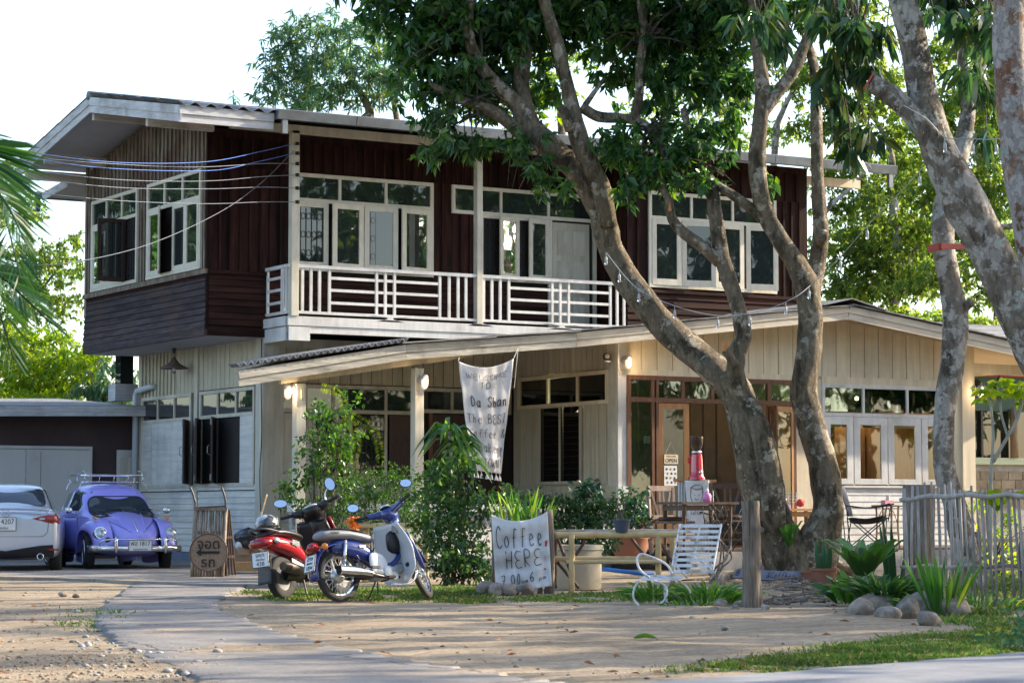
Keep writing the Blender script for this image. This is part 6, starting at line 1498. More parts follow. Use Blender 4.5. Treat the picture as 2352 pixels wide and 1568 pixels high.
g = G(); pod(g, [(-.18, 0, .80, .10, .008), (.0, 0, .807, .115, .008), (.2, 0, .797, .11, .008), (.4, 0, .765, .08, .008)], n=10); g.build('seat_top', mat('dark_seat_vinyl', (.05, .055, .065), rough=.5), st_, smooth=True)
text('seat_lettering', 'HONDA', st_, frame((-.08, -.132, .755), (1, 0, 0), (0, 0, 1), (0, -1, 0)), .035, M['ink'])
g = G(); pod(g, [(.36, -.13, .43, .01, .07), (.40, -.135, .43, .02, .10), (.50, -.135, .425, .022, .105), (.58, -.13, .40, .018, .08), (.62, -.125, .37, .008, .04)]); g.build('side_cover', shieldwhite, cub, smooth=True, sub=1)
for s_ in (-1, 1):
    g = G(); g.tube([(.0, s_ * .11, .30), (.03, s_ * .115, .44)], .016, 8); g.tube([(.02, s_ * .115, .41), (.06, s_ * .12, .64)], .023, 10); g.tube([(.055, s_ * .12, .62), (.07, s_ * .12, .67)], .018, 8); g.build('shock_absorber', M['chrome'], cub, smooth=True)
g = G(); g.tube([(.0, -.13, .27), (.50, -.09, .27)], .018, 6); g.tube([(.0, .13, .27), (.50, .09, .27)], .018, 6); g.build('swing_arm', M['blackplastic'], cub)
g = G(); g.tube(spline([(-.10, -.17, .32), (.05, -.17, .305), (.3, -.17, .275), (.42, -.165, .26), (.62, -.14, .235), (.80, -.08, .25)], 5), [.050, .052, .052, .052, .052, .052, .052, .052, .052, .050, .048, .046, .042, .036, .030, .026, .022, .02, .019, .018, .018, .018, .018, .018, .018, .018], 14)
mf = g.build('exhaust', mat('dark_exhaust', (.03, .03, .032), rough=.35, metal=.6), cub, smooth=True, angle=50)
g = G(); g.tube([(-.11, -.175, .328), (.1, -.178, .312), (.33, -.178, .285)], [.054, .056, .05], 14, cap=False); g.build('heat_shield', M['chrome'], mf, smooth=True)
g = G(); g.box((.62, 0, .30), (.26, .20, .14)); g.lathe([(.0, .03), (.05, .03), (.075, .02), (.08, 0), (.08, -.06)], 20, frame((.62, -.12, .30), (1, 0, 0), (0, 0, 1), (0, -1, 0))); g.lathe([(.0, .03), (.05, .03), (.06, 0)], 18, frame((.70, -.11, .26), (1, 0, 0), (0, 0, 1), (0, -1, 0)))
pod(g, [(.72, 0, .33, .06, .06), (.82, 0, .35, .065, .065), (.92, 0, .37, .06, .06)]); pod(g, [(.36, -.11, .32, .015, .03), (.42, -.12, .32, .025, .05), (.54, -.12, .30, .025, .05)])
g.build('engine', M['dullmetal'], cub, bevel=.012, smooth=True, angle=40)
g = G()
g.tube([(.52, -.10, .20), (.52, -.21, .20), (.54, -.27, .22)], .010, 6); g.tube([(.50, -.26, .225), (.60, -.26, .225)], .018, 6); g.build('foot_peg', M['rubber'], cub)
g = G(); g.tube(spline([(.30, -.12, .30), (.24, -.20, .33), (.22, -.24, .36)], 3), .010, 6); g.box((.36, -.23, .34), (.11, .04, .03))
g.build('passenger_peg', M['blackplastic'], cub)
g = G(); g.tube(spline([(.60, -.16, .16), (.80, -.20, .15), (.92, -.20, .20), (.96, -.21, .28)], 4), .011, 7); g.tube([(.94, -.24, .285), (.97, -.16, .285)], .012, 6); g.build('brake_pedal', M['chrome'], cub, smooth=True)
g = G(); g.tube([(.60, .10, .24), (.58, .28, .015)], .010, 6); g.tube([(.50, -.06, .2), (.46, -.09, .04)], .010, 6); g.build('side_stand', M['blackplastic'], cub)
# leg shield: two wings swept back and joined at the steering column
def shield(a, b):
    s_ = 2 * a - 1; z = .17 + .70 * b
    hw = .33 * (1 - .55 * max(0, (.25 - b) / .25) ** 1.4) * (1 - .40 * max(0, (b - .55) / .45) ** 1.5)
    x = .90 + .05 * math.sin(math.pi * b) - .17 * abs(s_) ** 1.7 * .35 - .10 * b
    return Vector((x, s_ * hw, z))
g = G(); g.grid(shield, 24, 16); sh = g.build('leg_shield', shieldwhite, cub, smooth=True, solid=.010)
g = G(); lp = [shield(1.0 if s_ > 0 else 0.0, b) for s_ in (1,) for b in np.linspace(0, 1, 12)]; 
for s_ in (0.0, 1.0): g.tube([shield(s_, b) for b in np.linspace(0, 1, 14)], .010, 6)
g.build('shield_edge', shieldwhite, sh, smooth=True)
g = G(); g.ell(shield(.27, .30) + Vector((-.014, 0, 0)), (.008, .035, .028)); g.build('shield_opening', M['blackplastic'], sh)
g = G(); g.box(shield(.30, .90) + Vector((-.014, 0, 0)), (.008, .10, .08), Matrix.Rotation(.3, 3, 'X')); g.build('lock_panel', greyseat, sh)
g = G(); pod(g, [(.74, -.02, .66, .035, .10), (.79, -.02, .66, .06, .13), (.86, -.02, .66, .06, .14)]); g.build('column_cover', M['blackplastic'], cub, smooth=True)
# steered front end
rk_ = R(26); hd = Vector((.86, 0, .88)); axv = Vector((-math.sin(rk_), 0, math.cos(rk_)))
def steerM(hd, axv, deg): return Matrix.Translation(hd) @ Matrix.Rotation(R(deg), 4, axv) @ Matrix.Translation(-hd)
S = steerM(hd, axv, 40)
wheel(cub, (1.21, 0, .285), .285, .07, .222, M['chrome'], spokes=36, hub=.05, mtx=S)
g = G()
for s_ in (-1, 1): pod(g, [(.93, s_ * .075, .74, .035, .04), (.98, s_ * .085, .64, .04, .05), (1.05, s_ * .088, .50, .035, .06), (1.12, s_ * .085, .38, .03, .05), (1.15, s_ * .085, .33, .02, .03)])
g.build('fork_cover', blue, cub, smooth=True, mtx=S, sub=1)
g = G(); g.grid(lambda a, b: Vector((1.21 + .31 * math.cos(R(35 + 130 * a)), (b - .5) * .16, .285 + (.315 + .03 * math.sin(math.pi * b)) * math.sin(R(35 + 130 * a)))), 16, 6); g.build('front_fender', blue, cub, smooth=True, mtx=S, solid=.006)
g = G()
for s_ in (-1, 1): g.tube([(1.03, s_ * .085, .60), (1.22, s_ * .085, .29)], .018, 8)
g.build('fork_leg', M['chrome'], cub, smooth=True, mtx=S)
g = G(); pod(g, [(.70, 0, .97, .05, .045), (.76, 0, .985, .085, .075), (.85, 0, .98, .10, .09), (.93, 0, .965, .095, .085), (.97, 0, .955, .06, .06)]); g.tube([(.84, -.03, .95), (.88, 0, .80)], [.07, .05], 12)
g.tube(spline([(.80, -.05, 1.0), (.76, -.16, 1.02), (.72, -.22, 1.03)], 4), [.05] * 3 + [.04] * 3 + [.035] * 3, 10); g.tube(spline([(.80, .05, 1.0), (.76, .16, 1.02), (.72, .22, 1.03)], 4), [.05] * 3 + [.04] * 3 + [.035] * 3, 10)
nac = g.build('handlebar_cover', blue, cub, smooth=True, mtx=S)
g = G(); g.lathe([(.06, 0), (.055, .02), (0, .03)], 18, frame((.76, 0, 1.055), (1, 0, 0), (0, 1, 0), (-.2, 0, 1))); g.build('speedometer', M['clearlens'], nac, smooth=True, mtx=S)
g = G(); g.lathe([(.075, 0), (.07, .03), (.03, .045), (0, .05)], 20, frame((.965, 0, .96), (0, 1, 0), (0, 0, 1), (1, 0, 0))); g.build('headlight', M['clearlens'], cub, smooth=True, mtx=S)
g = G()
for s_ in (-1, 1):
    g = G(); g.tube([(.71, s_ * .22, 1.03), (.66, s_ * .36, 1.045)], .018, 10); g.build('grip', M['rubber'], cub, smooth=True, mtx=S)
    g = G(); g.tube(spline([(.76, s_ * .20, 1.02), (.76, s_ * .28, 1.02), (.73, s_ * .37, 1.03)], 3), .006, 5); g.build('brake_lever', M['blackplastic'], cub, mtx=S)
for s_ in (-1, 1): mirror(cub, S @ Vector((.73, s_ * .21, 1.05)), S @ Vector((.76, s_ * .26, 1.13)), S @ Vector((.74, s_ * .34, 1.21)), facing=S.to_3x3() @ Vector((-1, 0, .1)), stalk=M['blackplastic'])
g = G(); g.tube([(-.26, 0, .62), (-.31, 0, .60)], [.05, .06], 14); pod(g, [(-.28, 0, .615, .055, .05), (-.33, 0, .61, .055, .05), (-.37, 0, .60, .04, .035)]); g.build('tail_light', M['redlens'], cub, smooth=True)
for s_ in (-1, 1):
    g = G(); g.tube([(-.24, s_ * .04, .60), (-.24, s_ * .12, .60)], .012, 6); g.ell((-.25, s_ * .15, .60), (.04, .035, .038)); g.build('indicator', M['amber'], cub, smooth=True)
plate(cub, frame((-.37, 0, .43), (0, -1, 0), (.25, 0, .97), (-.97, 0, .25)), .20, .20, [('2กษ', .055, .075, .9), ('เชียงใหม่', .0, .036, .9), ('1894', -.055, .07, .9)])
g = G(); g.box((.30, -.118, .60), (.09, .008, .03)); g.build('badge', M['plate'], cub)
# red scooter behind it
scm = veh('red_scooter', 'red and black scooter with a helmet on its seat behind the blue motorcycle', 'scooter', 652, 1376, 61, lean=-9)
wheel(scm, (0, 0, .25), .25, .10, .15, M['greyplastic'], disc=[(0, .03), (.06, .02), (.14, .03)])
wheel(scm, (1.22, 0, .25), .25, .09, .15, M['greyplastic'], disc=[(0, .03), (.06, .02), (.14, .03)])
g = G(); pod(g, [(-.36, 0, .66, .06, .05), (-.28, 0, .66, .13, .075), (-.12, 0, .635, .165, .095), (.08, 0, .60, .17, .11), (.28, 0, .54, .15, .12), (.42, 0, .47, .11, .10), (.48, 0, .44, .06, .06)]); g.build('rear_fairing', redp, scm, smooth=True, sub=1)
g = G(); pod(g, [(-.30, 0, .735, .09, .03), (-.22, 0, .76, .13, .045), (0, 0, .76, .145, .05), (.2, 0, .735, .14, .05), (.40, 0, .70, .11, .045), (.46, 0, .69, .06, .03)]); g.build('seat', M['blackplastic'], scm, smooth=True, sub=1)
g = G(); g.tube(spline([(-.16, -.15, .76), (-.32, -.13, .79), (-.40, -.08, .80), (-.42, 0, .80), (-.40, .08, .80), (-.32, .13, .79), (-.16, .15, .76)], 4), .014, 8); g.build('grab_rail', M['greyplastic'], scm, smooth=True)
g = G(); pod(g, [(-.43, 0, .64, .05, .035), (-.40, 0, .64, .12, .055), (-.30, 0, .65, .15, .06), (-.24, 0, .66, .13, .05)]); g.build('tail_light', M['redlens'], scm, smooth=True)
plate(scm, frame((-.40, -.02, .46), (.36, -.93, 0), (.18, .07, .98), (-.91, -.35, .19)), .20, .19, [('จหก', .05, .07, .9), ('เชียงใหม่', -.002, .034, .9), ('438', -.052, .07, .9)])
g = G(); g.grid(lambda a, b: Vector((-.28 - .06 * a, (b - .5) * .18, .50 - .32 * a)), 8, 4); g.build('mud_flap', M['greyplastic'], scm, smooth=True, solid=.008)
g = G(); pod(g, [(.02, 0, .28, .09, .07), (.2, 0, .30, .12, .10), (.42, 0, .28, .12, .10), (.55, 0, .26, .08, .07)]); g.box((.6, 0, .24), (.5, .26, .06)); g.build('engine_unit', M['blackplastic'], scm, smooth=True, angle=40)
g = G(); g.tube(spline([(-.20, -.18, .36), (.0, -.18, .33), (.25, -.17, .28)], 5), [.05, .06, .065, .065, .065, .065, .06, .055, .05, .045, .04], 14); mf = g.build('exhaust', mat('rust_exhaust', (.05, .045, .04), (.10, .08, .06), rough=.5, metal=.4), scm, smooth=True, angle=50)
g = G(); g.grid(lambda a, b: Vector((-.10 + .34 * a, -.245, .44 - .12 * a - (.045 - .02 * a) * b)), 8, 2); g.build('heat_guard', M['dullmetal'], mf, solid=.006)
g = G(); g.grid(lambda a, b: Vector((.80 + .22 * a ** 1.2 - .05 * (2 * b - 1) ** 2, (b - .5) * (.30 + .16 * math.sin(math.pi * min(1, a + .2))), .28 + .62 * (1 - a) * 1.0)), 10, 10); g.build('leg_shield', M['blackplastic'], scm, smooth=True, solid=.03)
g = G(); g.grid(lambda a, b: Vector((.90 + .22 * a ** 1.2 - .07 * (2 * b - 1) ** 2, (b - .5) * (.34 + .16 * math.sin(math.pi * min(1, a + .2))), .28 + .64 * (1 - a) * 1.0)), 10, 10); g.build('front_fairing', redp, scm, smooth=True, solid=.02)
S = steerM(Vector((.86, 0, .9)), axv, 34)
g = G(); pod(g, [(.60, 0, 1.0, .06, .035), (.68, 0, 1.01, .12, .07), (.80, 0, 1.0, .14, .10), (.92, 0, .97, .13, .10), (1.0, 0, .93, .08, .06)])
for s_ in (-1, 1): g.tube([(.74, s_ * .08, 1.01), (.68, s_ * .22, 1.03)], [.06, .04], 10)
g.tube([(.84, 0, .95), (.92, 0, .7)], [.09, .10], 12); nac = g.build('handlebar_cover', M['blackplastic'], scm, smooth=True, mtx=S)
g = G(); g.ell((.66, 0, 1.05), (.07, .09, .025)); g.build('instrument_panel', M['clearlens'], nac, smooth=True, mtx=S)
g = G()
for s_ in (-1, 1):
    g = G(); g.tube([(.68, s_ * .22, 1.03), (.63, s_ * .37, 1.04)], .020, 10); g.build('grip', M['rubber'], scm, smooth=True, mtx=S)
    g = G(); g.tube(spline([(.72, s_ * .22, 1.03), (.73, s_ * .3, 1.03), (.70, s_ * .38, 1.03)], 3), .006, 5); g.build('brake_lever', M['dullmetal'], scm, mtx=S)
for s_ in (-1, 1): mirror(scm, S @ Vector((.70, s_ * .19, 1.05)), S @ Vector((.72, s_ * .22, 1.14)), S @ Vector((.70, s_ * .31, 1.22)), rr=(.055, .075) if s_ < 0 else (.075, .045), facing=S.to_3x3() @ Vector((-1, 0, .12)))
g = G(); g.grid(lambda a, b: Vector((1.22 + .28 * math.cos(R(30 + 130 * a)), (b - .5) * .15, .25 + .285 * math.sin(R(30 + 130 * a)))), 12, 5); g.build('front_fender', redp, scm, smooth=True, solid=.008)
for s_ in (-1, 1):
    g = G(); g.tube([(1.05, s_ * .07, .62), (1.22, s_ * .07, .25)], .017, 8); g.build('fork_leg', M['dullmetal'], scm)
g = G(); g.tube([(.30, .10, .24), (.24, .30, .012)], .011, 6); g.tube([(.30, -.1, .2), (.24, -.16, .03)], .011, 6); g.build('side_stand', M['iron'], scm)
for nm, x, z, r_ in (('indicator', -.22, .66, .05),):
    for s_ in (-1, 1):
        g = G(); g.ell((x, s_ * .155, z), (.055, .025, .035)); g.build(nm, M['clearlens'], scm, smooth=True)
g = G(); g.box((.12, -.176, .62), (.14, .006, .06), Matrix.Rotation(.2, 3, 'Y')); g.build('sticker', M['clearlens'], scm)
# helmet on the seat
hm = thing('helmet', 'black and silver patterned helmet resting on the red scooter seat', 'helmet', (0, 0, 0), local=True)
sc_m = Matrix.Translation(scm.location) @ scm.rotation_euler.to_matrix().to_4x4()
hm.location = sc_m @ Vector((-.13, .02, .80)); hm.rotation_euler = scm.rotation_euler
hmat = mat('helmet_shell', (.02, .022, .026), (.38, .40, .44), rough=.15, coat=.9, scale=5, lo=.47, hi=.53, detail=2, local=True)
g = G(); g.ell((0, 0, .06), (.155, .125, .125), 20, 12, zmin=-.45); g.build('shell', hmat, hm, smooth=True)
g = G(); g.grid(lambda a, b: Vector((.165 * math.cos(R(-70 + 140 * a)), .135 * math.sin(R(-70 + 140 * a)), .02 + .12 * b - .0)), 12, 5); g.build('visor', carglass, hm, smooth=True)
g = G(); g.grid(lambda a, b: Vector(((.15 + .04 * b) * math.cos(6.283 * a), (.12 + .03 * b) * math.sin(6.283 * a), .012 - .01 * b)), 24, 2); g.build('rim', M['blackplastic'], hm, smooth=True)
# ================================================================ hand lettering: single strokes in a unit box
ST = {
 'W': [[(0, 1), (.2, 0), (.45, .7), (.7, 0), (.95, 1)]], 'E': [[(.8, .95), (.3, 1), (.02, .75), (.3, .52), (.6, .5)], [(.3, .5), (0, .28), (.25, 0), (.85, .06)]],
 'L': [[(.05, 1), (.03, 0), (.75, .03)]], 'C': [[(.85, .85), (.5, 1), (.1, .7), (.05, .3), (.4, 0), (.9, .15)]], 'O': [[(.45, 1), (.05, .65), (.1, .15), (.5, 0), (.9, .35), (.8, .85), (.45, 1)]],
 'M': [[(0, 0), (.12, .95), (.45, .3), (.8, .95), (.95, 0)]], 'T': [[(0, .97), (.95, 1)], [(.48, 1), (.45, 0)]], 'D': [[(.1, 0), (.08, 1), (.55, .9), (.85, .5), (.6, .1), (.1, 0)]],
 'a': [[(.7, .55), (.35, .62), (.05, .3), (.3, .0), (.65, .2), (.72, .6)], [(.72, .6), (.72, .1), (.85, 0)]], 'S': [[(.85, .85), (.5, 1), (.12, .78), (.3, .52), (.7, .4), (.75, .1), (.35, -.02), (.02, .2)]],
 'h': [[(.1, 1), (.05, 0)], [(.07, .35), (.4, .6), (.65, .45), (.68, 0)]], 'n': [[(.1, .6), (.08, 0)], [(.08, .35), (.4, .6), (.62, .45), (.65, 0), (.8, .05)]], 'e': [[(.08, .32), (.65, .38), (.55, .6), (.25, .6), (.05, .3), (.3, 0), (.7, .1)]],
 'B': [[(.08, 0), (.05, 1), (.6, .95), (.65, .65), (.1, .52), (.75, .42), (.75, .08), (.08, 0)]], 'f': [[(.75, .95), (.45, 1), (.32, .7), (.28, 0)], [(.05, .55), (.6, .58)]], 'o': [[(.4, .6), (.06, .35), (.3, 0), (.7, .2), (.62, .55), (.4, .6)]],
 'H': [[(.05, 1), (.02, 0)], [(.8, 1), (.78, 0)], [(.04, .5), (.8, .52)]], 'R': [[(.06, 0), (.04, 1), (.6, .95), (.65, .6), (.06, .5), (.75, 0)]], 'I': [[(.1, 1), (.08, 0)]], 'N': [[(.03, 0), (.05, 1), (.75, 0), (.78, 1)]],
 '!': [[(.1, 1), (.08, .3)], [(.06, .08), (.10, 0)]], '&': [[(.85, .0), (.2, .75), (.4, 1), (.6, .8), (.1, .35), (.2, .02), (.6, .05), (.85, .4)]], 'k': [[(.08, 1), (.05, 0)], [(.6, .6), (.08, .28), (.65, 0)]], 'r': [[(.08, .6), (.08, 0)], [(.08, .35), (.3, .58), (.55, .55)]],
 'y': [[(.05, .6), (.3, .1)], [(.65, .62), (.3, .1), (.05, -.35)]], '7': [[(.0, .95), (.75, 1), (.3, 0)], [(.2, .5), (.65, .52)]], '0': [[(.4, 1), (.05, .6), (.15, .1), (.45, 0), (.75, .4), (.65, .9), (.4, 1)]], '6': [[(.6, 1), (.15, .6), (.08, .2), (.4, 0), (.7, .25), (.45, .5), (.1, .3)]],
 'm': [[(.05, .6), (.05, 0)], [(.05, .4), (.3, .6), (.42, 0)], [(.42, .4), (.68, .6), (.8, 0)]], 'p': [[(.08, .6), (.05, -.35)], [(.08, .45), (.4, .62), (.65, .35), (.4, .02), (.08, .15)]], '.': [[(.1, .04), (.14, .0)]], 'd': [[(.7, 1), (.68, 0)], [(.68, .35), (.35, .6), (.05, .3), (.3, 0), (.68, .2)]],
 'w': [[(0, .6), (.2, 0), (.4, .5), (.6, 0), (.8, .6)]], 'c': [[(.65, .5), (.35, .62), (.05, .3), (.3, 0), (.65, .1)]], 'b': [[(.08, 1), (.06, 0)], [(.06, .3), (.4, .6), (.65, .3), (.4, 0), (.06, .12)]], 'u': [[(.05, .6), (.1, .05), (.5, .05), (.6, .6)]], '-': [[(0, .3), (.5, .32)]],
}
def strokes(par, P, s, x0, x1, y0, h, r=.006, m=None, name='lettering', lift=.016, slope=0.0, seed=1):
    """write s between x0 and x1 at height y0..y0+h on the surface P(x, y) -> (point, normal)"""
    rr = random.Random(seed); n = len(s); adv = (x1 - x0) / n
    for i, ch in enumerate(s):
        if ch == ' ' or ch not in ST: continue
        g = G(); jy = rr.uniform(-.05, .05) * h
        for st in ST[ch]:
            pts = []
            for (a, b) in (spline([(p[0], p[1], 0) for p in st], 3) if len(st) > 2 else [Vector((st[0][0], st[0][1], 0)), Vector((st[1][0], st[1][1], 0))] ) and [(p[0], p[1]) for p in (spline([(q[0], q[1], 0) for q in st], 3) if len(st) > 2 else [(*st[0], 0), (*st[1], 0)])]:
                x = x0 + adv * (i + .08 + a * .82); y = y0 + jy + b * h + slope * (x - x0)
                p, nn = P(x, y); pts.append(p + nn * lift)
            g.tube(pts, r * .72, 4)
        g.build(name, m or M['ink'], par)
def cloth(name, par, corners, nu, nv, m, sag=0.0, wave=.03, out=None, seed=0):
    """hanging cloth from corner points TL TR BR BL; returns P(u,v)->(point,normal), u right, v up (0..1)"""
    TL, TR, BR, BL = [Vector(c) for c in corners]; out = Vector(out).normalized()
    def pos(u, v):
        p = BL.lerp(BR, u).lerp(TL.lerp(TR, u), v)
        p = p - Vector((0, 0, 1)) * sag * 4 * u * (1 - u) * v ** 2.2
        w = wave * (math.sin(u * 9 + v * 3 + seed) * .5 + mnoise.noise(Vector((u * 4, v * 5, seed))) + .5 * mnoise.noise(Vector((u * 9, v * 3, seed + 5)))) * (1 - .55 * v)
        return p + out * w
    def P(u, v):
        e = .01; a = pos(u, v); n = (pos(u + e, v) - a).cross(pos(u, v + e) - a).normalized()
        if n.dot(out) < 0: n = -n
        return a, n
    g = G(); g.grid(lambda a, b: pos(a, b), nu, nv); c = g.build(name, m, par, smooth=True, solid=.004)
    return c, P
def stone(par, name, p, r, m=None, seed=0, label=None):
    g = G(); rr = random.Random(seed); g.ell((0, 0, 0), (r, r * rr.uniform(.75, 1.1), r * rr.uniform(.6, .85)), 12, 8)
    vs = []
    for v in g.v:
        q = Vector(v); q *= 1 + .42 * mnoise.noise(q * (1.5 / r) + Vector((seed * 3.1, 0, 0))) + .16 * mnoise.noise(q * 4 / r + Vector((seed, 0, 0))); vs.append(tuple(q))
    g.v = vs; o = g.build(name, m or M['stone'], par, smooth=True, sub=1); o.location = p; o.rotation_euler = (0, 0, rr.random() * 6); return o

# ---------------------------------------------------------------- hanging welcome banner
bn = thing('welcome_banner', 'long white cloth banner with hand-written WELCOME TO Da Shan hanging from the porch eave', 'banner', at(1115, 960, Y=-4.75))
cs = [at(1054, 829, Y=-4.72), at(1179, 823, Y=-4.72), at(1152, 1088, Y=-4.74), at(1083, 1078, Y=-4.74)]
cl_, BP = cloth('cloth', bn, cs, 40, 60, M['cloth'], sag=.13, wave=.05, out=(0, -1, 0), seed=2)
for s, x0, x1, y0, h, r in (('WELCOME', .10, .93, .865, .055, .005), ('TO', .34, .60, .775, .065, .007), ('Da Shan', .16, .96, .60, .095, .011), ('The BEST', .05, .98, .44, .085, .007), ('Coffee &', .06, 1.02, .31, .075, .006), ('Bakery', .28, 1.02, .175, .085, .006), ('IN TOWN!', .0, 1.02, .045, .075, .006)):
    strokes(cl_, BP, s, x0, x1, y0, h, r, seed=len(s))
for k in range(7):
    q, nn = BP(.06 + k * .15, 0.0); g = G(); g.tube([q, q + Vector((0, 0, -.04))], .006, 5); g.lathe([(.008, -.04), (.02, -.06), (.032, -.12), (.0, -.122)], 8, Matrix.Translation(q)); g.build('tassel', M['cloth'], bn)
g = G(); q, _ = BP(1.0, 1.0); g.tube([q, at(1190, 800, Y=-4.63)], .006, 4); g.tube([at(1190, 800, Y=-4.63), at(1181, 890, Y=-4.7)], .006, 4); q, _ = BP(0.0, 1.0); g.tube([q, at(1057, 812, Y=-4.4)], .006, 4); g.build('string', M['cloth'], bn)
# ---------------------------------------------------------------- coffee sign cloth on stakes
cf = thing('coffee_sign', 'white cloth sign reading Coffee HERE 7.00am 6pm stretched between log posts', 'sign', at(1195, 1365, Z=0))
DS = 29.4
cs = [at(1128, 1180, D=DS), at(1257, 1174, D=DS), at(1268, 1345, D=DS), at(1140, 1364, D=DS)]
outv = -V_FW0
cl2, CP = cloth('cloth', cf, cs, 56, 56, M['cloth'], sag=.10, wave=.08, out=outv, seed=7)
strokes(cl2, CP, 'Coffee', .04, .92, .58, .30, .0065, seed=3); strokes(cl2, CP, 'HERE', .20, .86, .31, .23, .0065, seed=4)
strokes(cl2, CP, '7.00', .10, .46, .09, .12, .006, seed=5); strokes(cl2, CP, 'am', .47, .60, .09, .06, .004, seed=6); strokes(cl2, CP, '6', .62, .72, .10, .13, .006, seed=7); strokes(cl2, CP, 'pm', .76, .92, .10, .06, .004, seed=8)
g = G(); a, n1 = CP(.905, .33); b, n2 = CP(.93, .62); c, n3 = CP(.97, .62); g.add([a + n1 * .012, b + n2 * .012, c + n3 * .012], [(0, 1, 2)]); a, n1 = CP(.90, .24); g.ell(a + n1 * .01, (.012, .012, .012)); g.build('exclamation_mark', M['redink'], cl2)
for u, v0, v1, w in ((1262, 1170, 1368, 26), (1240, 1168, 1365, 14), (1132, 1185, 1350, 10)):
    g = G(); limb(g, [(u, v1, DS + .12, w), (u + 2, (v0 + v1) / 2, DS + .12, w * .9), (u - 2, v0, DS + .12, w * .8)], n=9, jit=.15, seed=u); g.build('stake', M['oldwood'], cf, smooth=True)
# planter with sword leaves behind the sign
def blades(name, m, par, c, n, L, w, spread=.5, rad=.08, seed=0, curl=.25, kind=None):
    r_ = np.random.default_rng(seed); a = r_.random(n) * 6.283; q = r_.random(n) ** .5
    base = np.stack([c[0] + np.cos(a) * q * rad, c[1] + np.sin(a) * q * rad, np.full(n, c[2])], 1)
    d = np.stack([np.cos(a) * spread * q, np.sin(a) * spread * q, np.ones(n)], 1) + r_.normal(size=(n, 3)) * .08
    ln = L * (.55 + .5 * r_.random(n)); return leaves(name, m, par, base, d, ln, w, fold=.15, curl=curl, shape=6, kind=kind)
def leafpts(name, m, par, blobs, dens, n=7, L=.07, Wd=.035, droop=.2, shell=.25, kind=None):
    return whorls(name, m, par, blob_points(blobs, dens, shell=shell), n=n, L=L, Wd=Wd, droop=droop, kind=kind, jitter=.03)
def pot(par, c, r, h, m, name='pot', lip=True):
    g = G(); pr = [(0, .0), (r * .68, 0), (r * .9, h * .85), (r, h * .86), (r, h), (r * .88, h), (r * .85, h * .9), (0, h * .88)]
    g.lathe(pr, 22, Matrix.Translation(c)); return g.build(name, m, par, smooth=True, angle=35)
for (u, v, d, n_, L_, lab) in ((1190, 1215, 29.9, 46, .62, 'tall bright sword-leaf plant rising behind the coffee cloth sign'),):
    p = at(u, v, D=d); t = thing('sword_plant', lab, 'plant', (p.x, p.y, 0))
    pot(t, (p.x, p.y, .0), .26, .80, M['concrete']); 
    for k, (du, L1) in enumerate(((-45, .55), (-25, .62), (0, .70), (22, .66), (42, .58), (58, .45))):
        q = at(u + du, v, D=d); blades('leaves', M['lf_blade'], t, (q.x, q.y, .75), 11, L1, .035, spread=.5, rad=.10, seed=k, curl=.12)
# stones beside the sign
for i, (u, v, d, r_, lab) in enumerate(((1113, 1352, 29.2, .14, 'grey-brown rock at the left foot of the coffee sign'), (1140, 1356, 29.0, .12, 'smaller rounded rock just left under the coffee cloth'), (1168, 1362, 29.0, .11, 'low brown rock below the middle of the coffee cloth'), (1205, 1362, 29.1, .13, 'flat rock below the right half of the coffee cloth'))):
    p = at(u, v, D=d); tag(stone(None, 'rock', (p.x, p.y, .06), r_, seed=i), lab, 'rock', 'rocks under the coffee sign')

# ---------------------------------------------------------------- parking sign on a hand truck
ps = thing('parking_sign', 'bamboo slat A-frame with round woven sign and left arrow leaning on a hand truck', 'sign', at(490, 1330, Z=.05))
A = [at(437, 1333, D=35.2), at(513, 1333, D=35.2), at(521, 1168, D=35.6), at(447, 1166, D=35.6)]
def Q(u, v): return A[0].lerp(A[1], u).lerp(A[3].lerp(A[2], u), v)
for k in range(11):
    u = .03 + k * .094; g = G(); w_ = .028 if k in (0, 10) else random.uniform(.016, .026)
    g.tube([Q(u + random.uniform(-.015, .015), -.0), Q(u + random.uniform(-.01, .01), .5), Q(u + random.uniform(-.015, .015), 1.0)], w_, 7, jit=.1, seed=k); g.build('slat', M['brbamboo'], ps, smooth=True)
for v in (.03, .30, .66, .99): bar('rail', ps, M['brbamboo'], Q(-.02, v) - V_FW0 * .03 * (1 if v in (.03, .99) else -1), Q(1.02, v) - V_FW0 * .03 * (1 if v in (.03, .99) else -1), .03, .05)
B_ = [at(520, 1334, D=36.0), at(542, 1334, D=36.3), at(526, 1170, D=35.7), at(516, 1170, D=35.6)]
for k in range(4):
    a = B_[0].lerp(B_[1], k / 3); b = B_[3].lerp(B_[2], k / 3); g = G(); g.tube([a, b], .016, 6); g.build('back_leg', M['darkfurn'], ps)
for f in (.05, .35, .62): bar('back_rail', ps, M['darkfurn'], B_[0].lerp(B_[3], f), B_[1].lerp(B_[2], f), .02, .04)
c = at(479, 1268, D=35.1); zz = (-V_FW0 + Vector((0, 0, .1))).normalized(); Mx = frame(c, V_RT, zz.cross(V_RT), zz)
wov = mat('woven_bamboo', (.22, .13, .075), (.34, .23, .15), rough=.8, scale=40, bump=.6, bscale=60)
g = G(); g.lathe([(0, .0), (.265, .0), (.275, .012), (.275, -.02), (0, -.02)], 40, Mx); rs = g.build('round_sign', wov, ps)
g = G(); torus(g, Mx, .272, .010, 40, 6); g.build('sign_rim', M['darkfurn'], rs, smooth=True)
text('sign_lettering', 'จอด', rs, Mx @ Matrix.Translation((0, .115, .014)), .20, M['ink'], ext=.003, sx=1.0)
text('sign_lettering', 'รถ', rs, Mx @ Matrix.Translation((0, -.15, .014)), .20, M['ink'], ext=.003)
